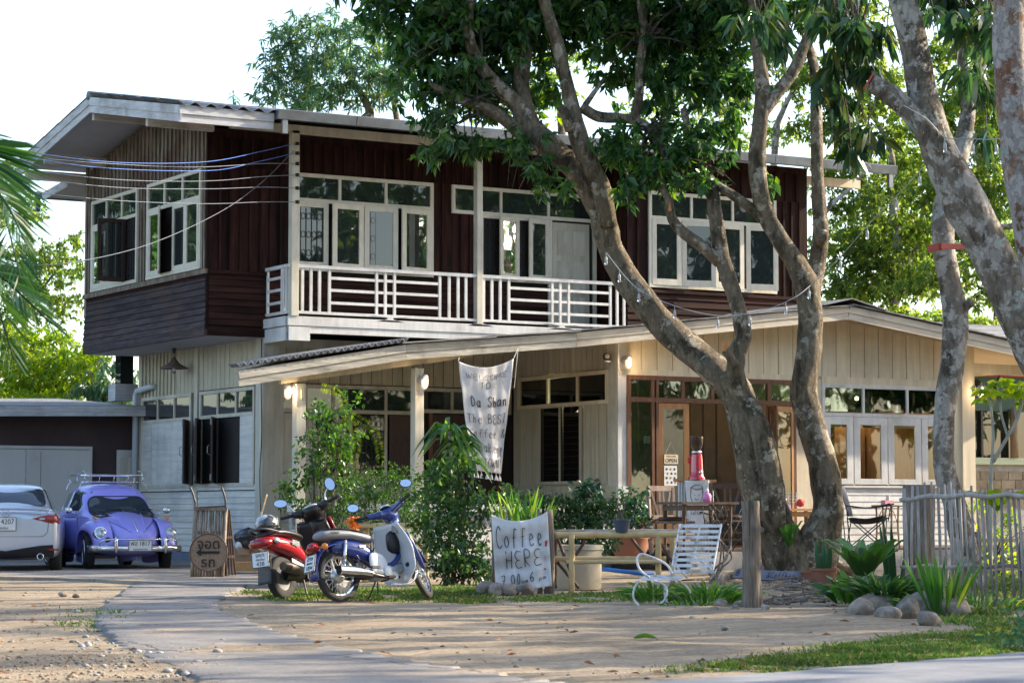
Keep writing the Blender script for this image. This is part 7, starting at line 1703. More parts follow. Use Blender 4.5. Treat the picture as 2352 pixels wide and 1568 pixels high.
g = G(); g.prism([(-.18, 0), (-.10, .06), (-.11, .018), (.16, .018), (.16, -.018), (-.11, -.018), (-.10, -.06)], Mx @ Matrix.Translation((0, .0, .014)), .004); g.build('arrow', M['ink'], rs)
ht = thing('hand_truck', 'rusty metal hand truck with two curved handles behind the parking sign', 'hand truck', at(480, 1325, Z=.05))
g = G()
for pts in (((436, 1118), (441, 1128), (446, 1145), (449, 1168), (450, 1320)), ((509, 1118), (513, 1130), (517, 1146), (518, 1168), (518, 1320))):
    g.tube(spline([at(u, v, D=35.75) for u, v in pts], 4), .017, 8)
g.build('handle', M['greyplastic'], ht, smooth=True)
g = G(); g.tube([at(449, 1165, D=35.75), at(518, 1162, D=35.75)], .014, 6); g.tube([at(450, 1250, D=35.75), at(518, 1250, D=35.75)], .014, 6); g.box(at(484, 1322, D=35.6), (.45, .25, .02)); g.build('frame', M['greyplastic'], ht)
# broom, rubbish bag, cardboard boxes
br = thing('broom', 'wooden broom handle leaning against the house corner', 'broom', at(578, 1258, D=38))
g = G(); g.tube([at(613, 1135, D=39), at(578, 1262, D=38)], .014, 7); g.build('handle', M['bamboo'], br, smooth=True)
g = G(); g.lathe([(.02, .2), (.10, .0), (.12, -.1)], 10, Matrix.Translation(at(572, 1275, D=38))); g.build('bristles', M['brbamboo'], br)
sk = mat('black_bin_bag', (.008, .009, .012), (.014, .015, .02), rough=.22, scale=6, bump=.8, bscale=7)
gb = stone(None, 'rubbish_bag', at(570, 1238, D=37.5), .23, m=sk, seed=5); tag(gb, 'crumpled black rubbish bag on the cardboard boxes', 'bag')
card = mat('cardboard', (.26, .18, .12), (.32, .23, .16), rough=.85, scale=2)
for u, v, d, s_, lab, mm in ((560, 1276, 37.6, (.42, .36, .26), 'brown cardboard box with white plastic spilling from it behind the red scooter', card), (575, 1300, 37.2, (.50, .36, .14), 'flat yellow-brown box on the ground below the open carton', M['rattan'])):
    p = at(u, v, D=d); t = thing('cardboard_box', lab, 'box', (p.x, p.y, p.z - s_[2] / 2))
    g = G(); g.box(p, s_, rotz(-.4)); g.build('carton', mm, t)
    if s_[2] > .2:
        for k in range(2): g = G(); g.box(p + Vector((.1 * (2 * k - 1), -.2, s_[2] / 2 - .05)), (.18, .02, .12), rotz(-.4)); g.build('flap', mm, t)
pb_ = stone(None, 'plastic_bag', at(560, 1256, D=37.5), .17, m=mat('white_plastic_bag', (.55, .57, .62), rough=.3, bump=.6, bscale=6), seed=8); tag(pb_, 'white plastic bag crumpled on top of the carton', 'bag')

# ---------------------------------------------------------------- bamboo railing
rl = thing('bamboo_rail', 'yellow bamboo hitching rail behind the blue motorcycle', 'railing', at(975, 1335, Z=0))
p1 = at(978, 1338, Z=0); p0 = at(835, 1338, Z=0) + V_FW0 * .5
def bam(name, par, a, b, r, m=None, n=10, seed=0):
    a, b = Vector(a), Vector(b); g = G(); L = (b - a).length; k = max(2, int(L / .22)); pts = []; rs = []
    for i in range(k * 4 + 1):
        f = i / (k * 4); pts.append(a.lerp(b, f)); rs.append(r * (1.10 if i % 4 == 0 else 1.0))
    g.tube(pts, rs, n, jit=.04, seed=seed); return g.build(name, m or M['bamboo'], par, smooth=True)
bam('post', rl, p1, p1 + Vector((0, 0, .88)), .045); bam('post', rl, p0, p0 + Vector((0, 0, .86)), .045)
bam('rail', rl, p0 + Vector((0, 0, .80)) - V_RT * .25, p1 + Vector((0, 0, .80)), .035); bam('rail', rl, p0 + Vector((0, 0, .30)), p1 + Vector((0, 0, .30)), .03)
bam('brace', rl, p1 + Vector((0, 0, .45)) - V_RT * .02, p1 + Vector((0, 0, .78)) - V_RT * .35, .02)

# ---------------------------------------------------------------- bamboo bench table
bb = thing('bamboo_table', 'long bamboo pole table with lower pole bench behind the white chair', 'bamboo table', at(1313, 1365, Z=0))
Dt = 29.6
bam('table_pole', bb, at(1272, 1228, D=Dt), at(1568, 1226, D=Dt), .042, seed=1); bam('table_pole', bb, at(1272, 1222, D=Dt + .35), at(1560, 1221, D=Dt + .35), .035, m=M['oldbamboo'], seed=2)
bam('bench_pole', bb, at(1266, 1283, D=Dt + .1), at(1530, 1283, D=Dt + .1), .034, seed=3); bam('bench_pole', bb, at(1300, 1290, D=Dt - .1), at(1520, 1289, D=Dt - .1), .026, seed=4)
for u, v1, d in ((1313, 1364, Dt - .1), (1512, 1330, Dt), (1545, 1340, Dt + .2)): bam('leg', bb, at(u, v1, D=d), at(u, 1228, D=d), .036, seed=u)
bam('leg', bb, at(1272, 1350, D=Dt + .3), at(1275, 1225, D=Dt + .3), .04, m=M['darkfurn'])
for a, b in (((1280, 1235), (1310, 1310)), ((1345, 1240), (1312, 1290)), ((1450, 1236), (1500, 1300)), ((1512, 1238), (1545, 1290)), ((1330, 1350), (1280, 1290))): bam('brace', bb, at(*a, D=Dt + .15), at(*b, D=Dt + .15), .02, m=M['darkfurn'])
sp_ = thing('potted_sprout', 'small dark blue pot with a pale bulb sprout standing on the bamboo table', 'potted plant', at(1428, 1222, D=Dt))
q = at(1428, 1222, D=Dt); q.z -= .0
g = G(); g.lathe([(0, 0), (.075, 0), (.105, .14), (.115, .14), (.115, .16), (.09, .16), (0, .15)], 18, Matrix.Translation(q)); g.build('pot', mat('slate_blue_pot', (.05, .065, .10), rough=.5), sp_, smooth=True, angle=35)
g = G(); g.tube(spline([q + Vector((0, 0, .14)), q + Vector((-.03, 0, .24)), q + Vector((-.07, 0, .34))], 3), [.03, .03, .026, .02, .015, .01, .006], 8); g.tube(spline([q + Vector((-.02, 0, .22)), q + Vector((.05, 0, .30)), q + Vector((.02, 0, .38))], 3), .007, 5); g.build('stem', M['bark_pale'], sp_, smooth=True)
# concrete ring jar and blue hose
cr_ = thing('concrete_jar', 'round beige concrete water ring behind the bamboo bench', 'water jar', at(1315, 1340, Z=0) + Vector((0, 0, 0)))
q = at(1320, 1345, D=31.2); q.z = 0
g = G(); g.lathe([(0, 0), (.33, 0), (.35, .04), (.35, .50), (.37, .51), (.37, .57), (.31, .57), (.30, .50), (0, .48)], 28, Matrix.Translation(q)); g.build('ring', mat('beige_concrete', (.38, .33, .25), (.48, .42, .33), rough=.8, scale=3, stain=(.3, .25, .19)), cr_, smooth=True, angle=35)
hs = thing('blue_pipe', 'bright blue water pipe on the ground behind the bamboo bench', 'pipe', at(1400, 1312, D=32))
g = G(); g.tube(spline([at(1340, 1300, D=32.8), at(1372, 1306, D=32.5), at(1400, 1308, D=32), at(1460, 1315, D=31.8), at(1500, 1318, D=32)], 5), .028, 8); g.build('pipe', mat('blue_plastic_pipe', (.015, .14, .45), rough=.4), hs, smooth=True)

# ---------------------------------------------------------------- white slatted rocking chair
rc = thing('garden_chair', 'rusty white metal garden chair with slatted back and hooped legs', 'chair', at(1520, 1392, Z=0))
Dr_ = 25.6
def c3(u, v, d=0): return at(u, v, D=Dr_ + d)
wm = mat('chipped_white_metal', (.60, .62, .66), (.72, .74, .78), rough=.45, scale=12, lo=.3, hi=.5, stain=(.30, .22, .17), stain_scale=9)
for k in range(9):
    f = k / 8; uL = 1563 - 20 * f; uR = 1656 - 21 * f; v = 1207 + 104 * f
    bar('slat', rc, wm, c3(uL, v, .45 * (1 - f)), c3(uR, v, .45 * (1 - f) - .1), .012, .034)
g = G()
for u0, u1 in ((1562, 1540), (1608, 1588), (1657, 1636)): g.tube(spline([c3(u0, 1203, .5), c3((u0 + u1) / 2, 1260, .2), c3(u1, 1318, -.05)], 4), .010, 6)
g.build('back_frame', wm, rc, smooth=True)
for k in range(7):
    f = k / 6; bar('seat_slat', rc, wm, c3(1468 + 12 * f, 1331 - 10 * f, -.1 + .25 * f), c3(1560 + 12 * f, 1331 - 10 * f, -.15 + .25 * f), .035, .012)
def hoop(pts, d=0, r=.011):
    g = G(); g.tube(spline([c3(u, v, d) for u, v in pts], 6), r, 6); g.build('leg_hoop', wm, rc, smooth=True)
hoop([(1470, 1330), (1457, 1350), (1456, 1375), (1478, 1398), (1500, 1392)], -.15)
hoop([(1500, 1332), (1528, 1345), (1530, 1370), (1510, 1392), (1495, 1398)], -.15)
hoop([(1545, 1332), (1528, 1350), (1530, 1378), (1550, 1396), (1565, 1388)], .1)
hoop([(1555, 1330), (1580, 1350), (1590, 1375), (1604, 1392), (1598, 1398)], .1)
def arm(pts, d):
    g = G(); g.tube(spline([c3(u, v, d) for u, v in pts], 6), .013, 6); g.build('armrest', wm, rc, smooth=True)
arm([(1545, 1318), (1530, 1295), (1495, 1278), (1472, 1272), (1463, 1285), (1470, 1308), (1492, 1326)], -.25)
arm([(1640, 1316), (1622, 1296), (1590, 1278), (1562, 1272), (1552, 1288), (1560, 1308), (1580, 1326)], .25)

# ---------------------------------------------------------------- log post, tree board
lp_ = thing('log_post', 'thick weathered log post with split top standing in front of the big tree', 'post', at(1725, 1397, Z=0))
g = G(); limb(g, [(1727, 1402, 25.2, 54), (1727, 1360, 25.2, 50), (1725, 1300, 25.2, 46), (1726, 1240, 25.2, 46), (1725, 1190, 25.2, 44), (1724, 1150, 25.2, 46)], n=22, jit=.14, seed=60, res=6); g.build('log', M['oldwood'], lp_, smooth=True, angle=60)
g = G(); g.tube([at(1722, 1149, D=25.08), at(1722, 1230, D=25.08)], [.012, .004], 5); g.build('crack', M['iron'], lp_)
g = G(); limb(g, [(1746, 1215, 25.1, 12), (1749, 1216, 24.95, 14)], n=8); limb(g, [(1746, 1302, 25.1, 12), (1750, 1303, 24.95, 13)], n=8); g.build('knot', M['oldwood'], lp_)
cb = thing('chalk_board', 'low blue-grey board with hand-lettered Coffbreo leaning at the foot of the tree', 'sign', at(1760, 1335, Z=.05))
bl_ = at(1682, 1325, D=32.6); br_ = at(1832, 1336, D=32.6); tl_ = at(1690, 1306, D=32.75); tr2 = at(1843, 1312, D=32.75)
g = G(); nz = (br_ - bl_).cross(tl_ - bl_).normalized(); 
if nz.dot(V_FW0) > 0: nz = -nz
g.add([bl_, br_, tr2, tl_, bl_ - nz * .02, br_ - nz * .02, tr2 - nz * .02, tl_ - nz * .02], [(0, 1, 2, 3), (7, 6, 5, 4), (0, 4, 5, 1), (1, 5, 6, 2), (2, 6, 7, 3), (3, 7, 4, 0)]); bo = g.build('board', mat('blue_grey_board', (.11, .12, .16), (.16, .17, .22), rough=.7, scale=6), cb)
def CB(x, y): return (bl_.lerp(br_, x).lerp(tl_.lerp(tr2, x), y), nz)
strokes(bo, CB, 'B', .03, .10, .2, .65, .006, seed=2, lift=.004); strokes(bo, CB, '&Coffbreo', .50, .99, .2, .62, .006, seed=3, lift=.004)

# ---------------------------------------------------------------- rustic fence
fn = thing('bamboo_fence', 'grey weathered bamboo stake fence curving across the right side', 'fence', at(2200, 1385, Z=0))
def fD(u): return 27.6 - 2.2 * min(1, (u - 2075) / 140) if u < 2215 else 25.4 - .2 * (u - 2215) / 137
us = []; u = 2078
while u < 2380: us.append(u); u += random.uniform(10.5, 18)
for i, u in enumerate(us):
    d = fD(u); tp = 1122 - 8 * math.sin((u - 2078) / 50) + random.uniform(-9, 10); ln = random.uniform(-1, 1) * 6 - (11 if u > 2150 else 5)
    vb = 1174 + FPX * 1.0 / d; w_ = random.uniform(5.0, 8.5)
    a = at(u - ln, vb + 2, D=d); b = at(u + ln * .3, tp, D=d + random.uniform(-.03, .03)); mid = a.lerp(b, .5) + V_RT * random.uniform(-.012, .012)
    g = G(); g.tube([a, mid, b], [w_ * .5 * d / FPX, w_ * .52 * d / FPX, w_ * .46 * d / FPX], 7, jit=.12, seed=i); g.build('stake', M['oldbamboo'], fn, smooth=True)
for v0, v1, sgn in ((1146, 1138, -1), (1300, 1300, 1)):
    g = G(); pts = []
    for u in range(2070, 2400, 22): pts.append(at(u, v0 + (v1 - v0) * min(1, (u - 2070) / 100) + 3 * math.sin(u * .07), D=fD(u) - .05 * (1 if sgn < 0 else -1)))
    g.tube(pts, .026 if sgn < 0 else .02, 8, jit=.12, seed=3); g.build('rail', M['oldbamboo'], fn, smooth=True)
wp = thing('stump_post', 'short grey sawn log standing behind the left end of the bamboo fence', 'post', at(2110, 1360, Z=0))
g = G(); limb(g, [(2115, 1385, 28.2, 84), (2112, 1250, 28.2, 80), (2110, 1113, 28.2, 80)], n=20, jit=.10, seed=70); g.build('log', M['oldwood'], wp, smooth=True, angle=60)

# ---------------------------------------------------------------- furniture on the deck
def fold_chair(name, label, u, v, D, flip=1, m=None, yaw=0.0, s=1.0):
    """camp chair: fabric back and seat on crossed tubes; u,v: seat centre"""
    c = at(u, v, D=D); t = thing(name, label, 'camp chair', (c.x, c.y, .36)); z0 = .36; m = m or M['blackfabric']
    fx = (V_RT * math.cos(yaw) + V_FW0 * math.sin(yaw)) * flip; fy = fx.cross(Vector((0, 0, 1)))
    def p(x, y, z): return Vector((c.x, c.y, 0)) + fx * x * s + fy * y * s + Vector((0, 0, z0 + z * s))
    g = G(); g.grid(lambda a, b: p(-.22 - .12 * b - .03 * math.sin(math.pi * a), (a - .5) * .52, .46 + .42 * b), 6, 6); g.build('backrest', m, t, smooth=True, solid=.012)
    g = G(); g.grid(lambda a, b: p(-.22 + .46 * a, (b - .5) * .50, .44 - .07 * math.sin(math.pi * b) - .03 * math.sin(math.pi * a) + .03 * a), 6, 6); g.build('seat', M['blackfabric'], t, smooth=True, solid=.012)
    for s_ in (-1, 1):
        for (a, b) in (((-.26, 0), (.26, .44)), ((.26, 0), (-.24, .44))):
            g = G(); g.tube([p(a[0], s_ * .27, a[1]), p(b[0], s_ * .27, b[1])], .010, 6); g.build('leg', M['iron'], t)
        g = G(); g.tube([p(-.26, s_ * .27, .02), p(-.34, s_ * .27, .88)], .010, 6); g.build('upright', M['iron'], t); g = G(); g.tube([p(.26, s_ * .27, .40), p(.30, s_ * .28, .62)], .010, 6); g.build('upright', M['iron'], t)
        g = G(); g.grid(lambda a, b: p(-.26 + .60 * a, s_ * .28 + (b - .5) * .05, .60 + .03 * a - .04 * math.sin(math.pi * a)), 6, 1); g.build('armrest', M['blackfabric'], t, solid=.02)
    for (a, b) in (((-.26, -.27, .0), (-.24, .27, .44)), ((-.26, .27, .0), (-.24, -.27, .44)), ((.26, -.27, .0), (.24, .27, .44)), ((.26, .27, .0), (.24, -.27, .44))):
        g = G(); g.tube([p(*a), p(*b)], .010, 6); g.build('cross_leg', M['iron'], t)
    return t
fold_chair('camp_chair', 'navy and black camp chair on the deck between the big tree and the rattan table', 1992, 1210, 40.2, 1, M['navyfabric'], yaw=-.25, s=1.22)
fold_chair('camp_chair', 'black camp chair half hidden behind the left trunk of the big tree', 1675, 1215, 38.2, -1, M['blackfabric'], yaw=.6)
fold_chair('camp_chair', 'black camp chair seen between the two trunks of the big tree', 1765, 1210, 38.6, 1, M['blackfabric'], yaw=1.2)
# rattan table with a pink tissue box
rt_ = thing('rattan_table', 'small round rattan side table with curved cane legs by the siding', 'table', at(2038, 1262, D=41.2))
c = at(2038, 1180, D=41.0); c.z = .36; g = G(); g.lathe([(0, .72), (.26, .72), (.275, .735), (.26, .75), (0, .75)], 24, Matrix.Translation(c)); g.build('tabletop', M['rattan'], rt_, smooth=True, angle=40)
for k in range(4):
    a = k * 1.571 + .5; g = G(); d_ = Vector((math.cos(a), math.sin(a), 0)); g.tube(spline([c + d_ * .22, c + d_ * .19 + Vector((0, 0, .35)), c + d_ * .20 + Vector((0, 0, .72))], 4), .016, 7); g.tube(spline([c + d_ * .19 + Vector((0, 0, .4)), c + d_ * .12 + Vector((0, 0, .62)), c + d_ * .02 + Vector((0, 0, .7))], 4), .008, 5); g.build('leg', M['rattan'], rt_, smooth=True)
g = G(); torus(g, Matrix.Translation(c + Vector((0, 0, .28))), .19, .014, 24, 6); g.build('lower_ring', M['rattan'], rt_, smooth=True)
tb = thing('tissue_box', 'pink tissue box with white tissue on the rattan table', 'tissue box', c + Vector((0, 0, .75)))
pinkm = mat('pink_card', (.65, .30, .36), rough=.6)
piece('carton', tb, pinkm, c + Vector((0, 0, .79)), (.18, .12, .08)); g = G(); g.lathe([(.05, 0), (.03, .05), (.045, .09), (0, .06)], 7, Matrix.Translation(c + Vector((.02, 0, .83)))); g.build('tissue', M['cloth'], tb)
# dark high tables, wooden chairs
def table(name, label, u, v, D, w, h, dd, m, legs='turned', zt=None, cat='table'):
    c = at(u, v, D=D); z = c.z; c.z = 0; t = thing(name, label, cat, (c.x, c.y, .36)); z0 = .36 if zt is None else zt
    a = rotz(0)
    piece('tabletop', t, m, Vector((c.x, c.y, z)), (w, dd, .035)); piece('apron', t, m, Vector((c.x, c.y, z - .07)), (w * .86, dd * .8, .08))
    for sx in (-1, 1):
        for sy in (-1, 1):
            q = Vector((c.x + sx * w * .40, c.y + sy * dd * .36, z0)); H_ = z - .02 - z0
            g = G(); g.lathe([(.022, 0), (.028, H_ * .1), (.018, H_ * .2), (.034, H_ * .45), (.020, H_ * .6), (.034, H_ * .72), (.034, H_)], 10, Matrix.Translation(q)); g.build('leg', m, t, smooth=True)
    return t
table('wooden_table', 'dark turned-leg wooden table with a pink bottle in front of the cafe door', 1602, 1155, 36.6, 1.05, .75, .7, M['darkfurn'])
def wood_chair(label, u, v, D, m, yaw=0.0, h=1.02):
    """slat-back chair; u,v: centre of the top rail"""
    c = at(u, v, D=D); t = thing('wooden_chair', label, 'chair', (c.x, c.y, .36)); zt = c.z; z0 = .36; S_ = (zt - z0) / 1.0
    Rm = rotz(yaw)
    def p(x, y, z): return Vector((c.x, c.y, z0)) + Rm @ Vector((x * S_, y * S_, z * S_))
    for s_ in (-1, 1):
        g = G(); g.beam(p(s_ * .24, 0, 0), p(s_ * .25, .06, 1.0), .045, .045); g.build('leg', m, t)
        g = G(); g.beam(p(s_ * .22, -.44, 0), p(s_ * .22, -.44, .46), .045, .045); g.build('leg', m, t)
    bar('top_rail', t, m, p(-.27, .06, .98), p(.27, .06, .98), .03, .08); bar('lower_rail', t, m, p(-.25, .03, .55), p(.25, .03, .55), .03, .06)
    for a, b in ((-.20, -.08), (-.03, -.03), (.05, .05), (.20, .09)): bar('back_slat', t, m, p(b, .03, .58), p(a, .06, .95), .02, .035, up=(1, 0, 0))
    g = G(); g.box(p(0, -.2, .47), (.50 * S_, .48 * S_, .035)); g.build('seat', m, t)
    g = G(); g.lathe([(0, .0), (.22, .0), (.24, .03), (.20, .06), (0, .065)], 16, Matrix.Translation(p(0, -.2, .49))); g.build('cushion', M['darkfurn'], t, smooth=True)
    for z in (.2, .3): bar('stretcher', t, m, p(-.22, -.44, z), p(.22, -.44, z), .02, .03)
    return t
wood_chair('grey-brown wooden chair with slanting back slats left of the dark table', 1523, 1118, 36.9, M['greyfurn'], yaw=.15)
wood_chair('dark brown wooden chair mostly hidden behind the left trunk', 1672, 1112, 37.4, M['darkfurn'], yaw=-.3)
table('side_table', 'low brown wooden counter table between the two tree trunks', 1815, 1170, 38.4, 1.2, .5, .6, M['orangewood'])
tb = thing('tissue_box', 'lilac tissue box on the counter table between the trunks', 'tissue box', at(1802, 1166, D=38.2))
q = at(1802, 1164, D=38.1); piece('carton', tb, mat('lilac_card', (.40, .30, .55), rough=.6), q, (.17, .12, .08)); g = G(); g.lathe([(.05, 0), (.03, .05), (.05, .10), (0, .07)], 7, Matrix.Translation(q + Vector((0, 0, .04)))); g.build('tissue', M['cloth'], tb)
wb = thing('wire_basket', 'white wire basket on the counter behind the trunks', 'basket', at(1805, 1150, D=39.4))
q = at(1807, 1142, D=39.4)
g = G()
for k in range(6):
    g.tube([q + V_RT * (-.15 + .06 * k) + Vector((0, 0, -.08)), q + V_RT * (-.16 + .064 * k) + Vector((0, 0, .08))], .005, 4)
for k in range(4): g.tube([q + V_RT * -.16 + Vector((0, 0, -.08 + .053 * k)), q + V_RT * .16 + Vector((0, 0, -.08 + .053 * k))], .005, 4)
g.build('wires', M['white'], wb)
bo_ = thing('pink_bottle', 'pink gel pump bottle standing on the dark wooden table', 'bottle', at(1627, 1150, D=36.4))
q = at(1624, 1153, D=36.4); g = G(); g.lathe([(0, 0), (.065, 0), (.068, .10), (.05, .13), (.02, .15)], 14, Matrix.Translation(q)); g.build('bottle', mat('pink_gel', (.75, .25, .50), rough=.2), bo_, smooth=True)
g = G(); g.lathe([(.02, .15), (.03, .16), (.022, .20), (0, .21)], 10, Matrix.Translation(q)); g.build('pump', M['white'], bo_)
rdt = thing('red_ornament', 'little red ornament on the counter beside the right trunk', 'ornament', at(1838, 1160, D=38.0))
q = at(1838, 1158, D=38.0); g = G(); g.lathe([(0, -.04), (.06, -.02), (.07, .03), (.03, .08), (0, .09)], 10, Matrix.Translation(q)); g.ell(q + Vector((.05, 0, .04)), (.04, .03, .03)); g.build('ornament', M['redink'], rdt, smooth=True)

# ---------------------------------------------------------------- coffee grinder, drum and notices at the door
DG = 39.0
def gl(u, v): return at(u, v, D=DG)
q = gl(1600, 1101); S_ = DG / FPX
gr = thing('coffee_grinder', 'glossy red coffee grinder with smoky bean hopper on the white counter', 'coffee grinder', q)
redg = mat('glossy_red_enamel', (.50, .012, .03), (.52, .015, .035), rough=.15, coat=1.0)
g = G(); g.lathe([(0, 0), (19.5 * S_, 0), (19.5 * S_, 4 * S_), (16.5 * S_, 9 * S_), (15 * S_, 20 * S_), (13.5 * S_, 50 * S_), (12.5 * S_, 58 * S_), (0, 60 * S_)], 26, Matrix.Translation(q)); g.build('body', redg, gr, smooth=True, angle=40)
g = G(); g.box(q - V_RT * 15 * S_ + Vector((0, 0, 44 * S_)), (10 * S_, 8 * S_, 15 * S_), rotz(-.53)); g.build('dosing_spout', redg, gr, bevel=.01)
g = G(); g.lathe([(9 * S_, 60 * S_), (11 * S_, 64 * S_), (8 * S_, 66 * S_), (13 * S_, 76 * S_), (15.5 * S_, 84 * S_), (15.5 * S_, 98 * S_), (16.5 * S_, 99 * S_), (0, 101 * S_)], 24, Matrix.Translation(q)); g.build('hopper', mat('smoky_hopper', (.035, .022, .016), rough=.12, coat=.5), gr, smooth=True, angle=40)
g = G(); g.lathe([(10 * S_, 60 * S_), (13 * S_, 63 * S_), (10 * S_, 66 * S_)], 18, Matrix.Translation(q)); g.lathe([(.0, .03), (.028, .025), (.035, 0)], 12, frame(q + Vector((0, -.115, 17 * S_)), (1, 0, 0), (0, 0, 1), (0, -1, 0))); g.build('collar', M['chrome'], gr, smooth=True)
dm = thing('counter_drum', 'corrugated white counter draped with a cloth showing a cup drawing under the grinder', 'counter', gl(1594, 1235))
p0 = gl(1557, 1102); p1 = gl(1638, 1104); zb = .36
g = G(); n_ = 64; top = []; bot = []
for i in range(n_ + 1):
    f = i / n_; q = p0.lerp(p1, f) + (-V_FW0) * (.05 + .012 * math.sin(f * 75)); top.append(Vector((q.x, q.y, p0.z - .01))); bot.append(Vector((q.x, q.y, zb)))
g.loft([bot, top], cap=False, closed=False); g.build('corrugated_front', M['white'], dm, smooth=True, solid=.006)
bar('counter_top', dm, M['orangewood'], p0 - V_RT * .05 + V_FW0 * .15, p1 + V_RT * .05 + V_FW0 * .15, .45, .04)
cs = [gl(1571, 1103) - V_FW0 * .12, gl(1628, 1103) - V_FW0 * .12, gl(1612, 1212) - V_FW0 * .12, gl(1583, 1212) - V_FW0 * .12]
cd, DP = cloth('cloth', dm, cs, 10, 16, M['cloth'], wave=.02, out=-V_FW0, seed=3)
g = G()
for pts in ([(.25, .86), (.22, .66), (.35, .52), (.62, .52), (.78, .66), (.75, .86)], [(.25, .86), (.5, .91), (.75, .86), (.5, .81), (.25, .86)], [(.40, .62), (.5, .585), (.60, .62)], [(.38, .70), (.44, .69)], [(.58, .69), (.64, .70)]):
    L_ = []
    for x, y in [(p[0], p[1]) for p in spline([(a, b, 0) for a, b in pts], 4)]:
        a, nn = DP(x, y); L_.append(a + nn * .012)
    g.tube(L_, .004, 4)
g.build('cup_drawing', M['ink'], cd); strokes(cd, DP, 'Coffee', .15, .85, .28, .08, .004, seed=5)
sg = thing('open_sign', 'cream WELCOME OPEN sign hanging on the glass cafe door', 'sign', gl(1541, 1054))
a = at(1541, 1054, Y=-3.92); Mx = frame(a, (1, 0, 0), (0, 0, 1), (0, -1, 0))
g = G(); g.prism(rrect(.30, .17, .01), Mx, .01); sb = g.build('board', mat('cream_card', (.62, .52, .36), rough=.7), sg)
text('sign_lettering', 'OPEN', sb, Mx @ Matrix.Translation((0, -.03, .011)), .10, M['ink']); text('sign_lettering', 'WELCOME', sb, Mx @ Matrix.Translation((0, .05, .011)), .042, M['rattan'])
g = G(); g.tube([a + Vector((-.12, 0, .085)), a + Vector((0, 0, .32)), a + Vector((.12, 0, .085))], .003, 4); g.build('string', M['cloth'], sg)
po = thing('menu_poster', 'white poster dotted with small dish pictures below the open sign', 'poster', at(1541, 1092, Y=-3.92))
a = at(1540, 1092, Y=-3.92); Mx = frame(a, (1, 0, .0), (0, 0, 1), (0, -1, 0)); g = G(); g.prism(rrect(.28, .36, .005), Mx, .006); pp = g.build('paper', M['plate'], po)
for i in range(4):
    for j in range(3):
        g = G(); g.lathe([(0, .003), (.022, .002), (.024, 0)], 10, Mx @ Matrix.Translation((-.085 + .085 * j + (.02 if i % 2 else 0), .12 - .08 * i, .007))); g.build('dish_picture', M['rattan'] if (i + j) % 2 else M['greyplastic'], pp)
# tall glass jar silhouettes on the sill are inside: one hanging blackboard picture
sn = thing('wall_picture', 'small white framed notice inside the left cafe pane', 'picture', at(1485, 1005, Y=-3.6))
CFp = W('F', -3.62); o_ = at(1487, 1009, Y=-3.62); piece('paper', sn, M['plate'], o_, (.16, .01, .13))

# ---------------------------------------------------------------- pots and garden plants
def shrubthing(name, label, cat, base, blobs, m, dens, n=8, L=.07, Wd=.04, stems=6, droop=.15, stemr=.012, group=None, stem_m=None):
    t = thing(name, label, cat, base, group=group); cen = np.concatenate([blob_points(blobs, dens, shell=.2), blob_points([(c, tuple(1.35 * x for x in r), w) for c, r, w in blobs], dens * .16, shell=.6)])
    g = G(); b = Vector(base)
    for k in range(stems):
        c = Vector(cen[rng.integers(len(cen))]); g.tube(spline([b + Vector((rng.normal() * .08, rng.normal() * .08, 0)), b.lerp(c, .5) + Vector((rng.normal() * .06, 0, .1)), c], 4), [stemr * (1 - .08 * i) for i in range(9)], 5)
    g.build('stem', stem_m or M['bark_dark'], t, smooth=True)
    whorls('leaves', m, t, cen, n=n, L=L, Wd=Wd, droop=droop, jitter=.04); return t
def gp_(u, v): return at(u, v, Z=0)
DB = 35.2
shrubthing('glossy_shrub', 'tall glossy green shrub in front of the left porch post', 'shrub', at(745, 1335, D=DB - .6) * 1.0,
           [pb(800, 935, DB, 34, 26, .22), pb(735, 960, DB, 45, 38, .30), pb(770, 1000, DB, 55, 40, .34), pb(725, 1030, DB, 45, 35, .3), pb(745, 1080, DB, 55, 42, .35), pb(785, 1040, DB, 35, 35, .25), pb(700, 1105, DB, 55, 28, .3), pb(770, 1115, DB, 60, 32, .35), pb(660, 1130, DB, 40, 22, .25), pb(700, 1160, DB, 60, 26, .3), pb(760, 1170, DB, 60, 34, .35)],
           M['lf_shrub'], 170, n=9, L=.085, Wd=.045, stems=26)
DC = 34.6
shrubthing('feathery_shrub', 'airy fine-leaved shrub spreading between the porch posts', 'shrub', at(850, 1335, D=DC),
           [pb(850, 1100, DC, 55, 28, .3), pb(900, 1090, DC, 50, 24, .3), pb(830, 1140, DC, 70, 34, .35), pb(900, 1140, DC, 60, 34, .35), pb(870, 1190, DC, 80, 34, .35), pb(930, 1110, DC, 40, 30, .3), pb(800, 1190, DC, 40, 30, .3), pb(940, 1180, DC, 40, 50, .3)],
           M['lf_shrub'], 420, n=8, L=.055, Wd=.026, stems=26, stemr=.009)
shrubthing('leafy_bush', 'dense dark green bush below the dracaena on the right of the motorcycles', 'shrub', at(1040, 1345, D=33.4),
           [pb(1000, 1100, 33.4, 45, 40, .35), pb(1040, 1080, 33.4, 45, 34, .35), pb(1010, 1170, 33.4, 45, 50, .4), pb(1060, 1150, 33.4, 50, 45, .4), pb(1050, 1230, 33.2, 60, 45, .45), pb(1080, 1290, 32.8, 60, 42, .5), pb(1030, 1290, 32.8, 50, 40, .45), pb(1000, 1240, 33.2, 30, 50, .35), pb(1110, 1320, 32.0, 35, 25, .3), pb(960, 1150, 33.8, 40, 30, .3), pb(1100, 1180, 33.4, 40, 35, .3), pb(970, 1220, 33.6, 30, 40, .3)],
           M['lf_hedge'], 230, n=9, L=.085, Wd=.045, stems=30, droop=.3)
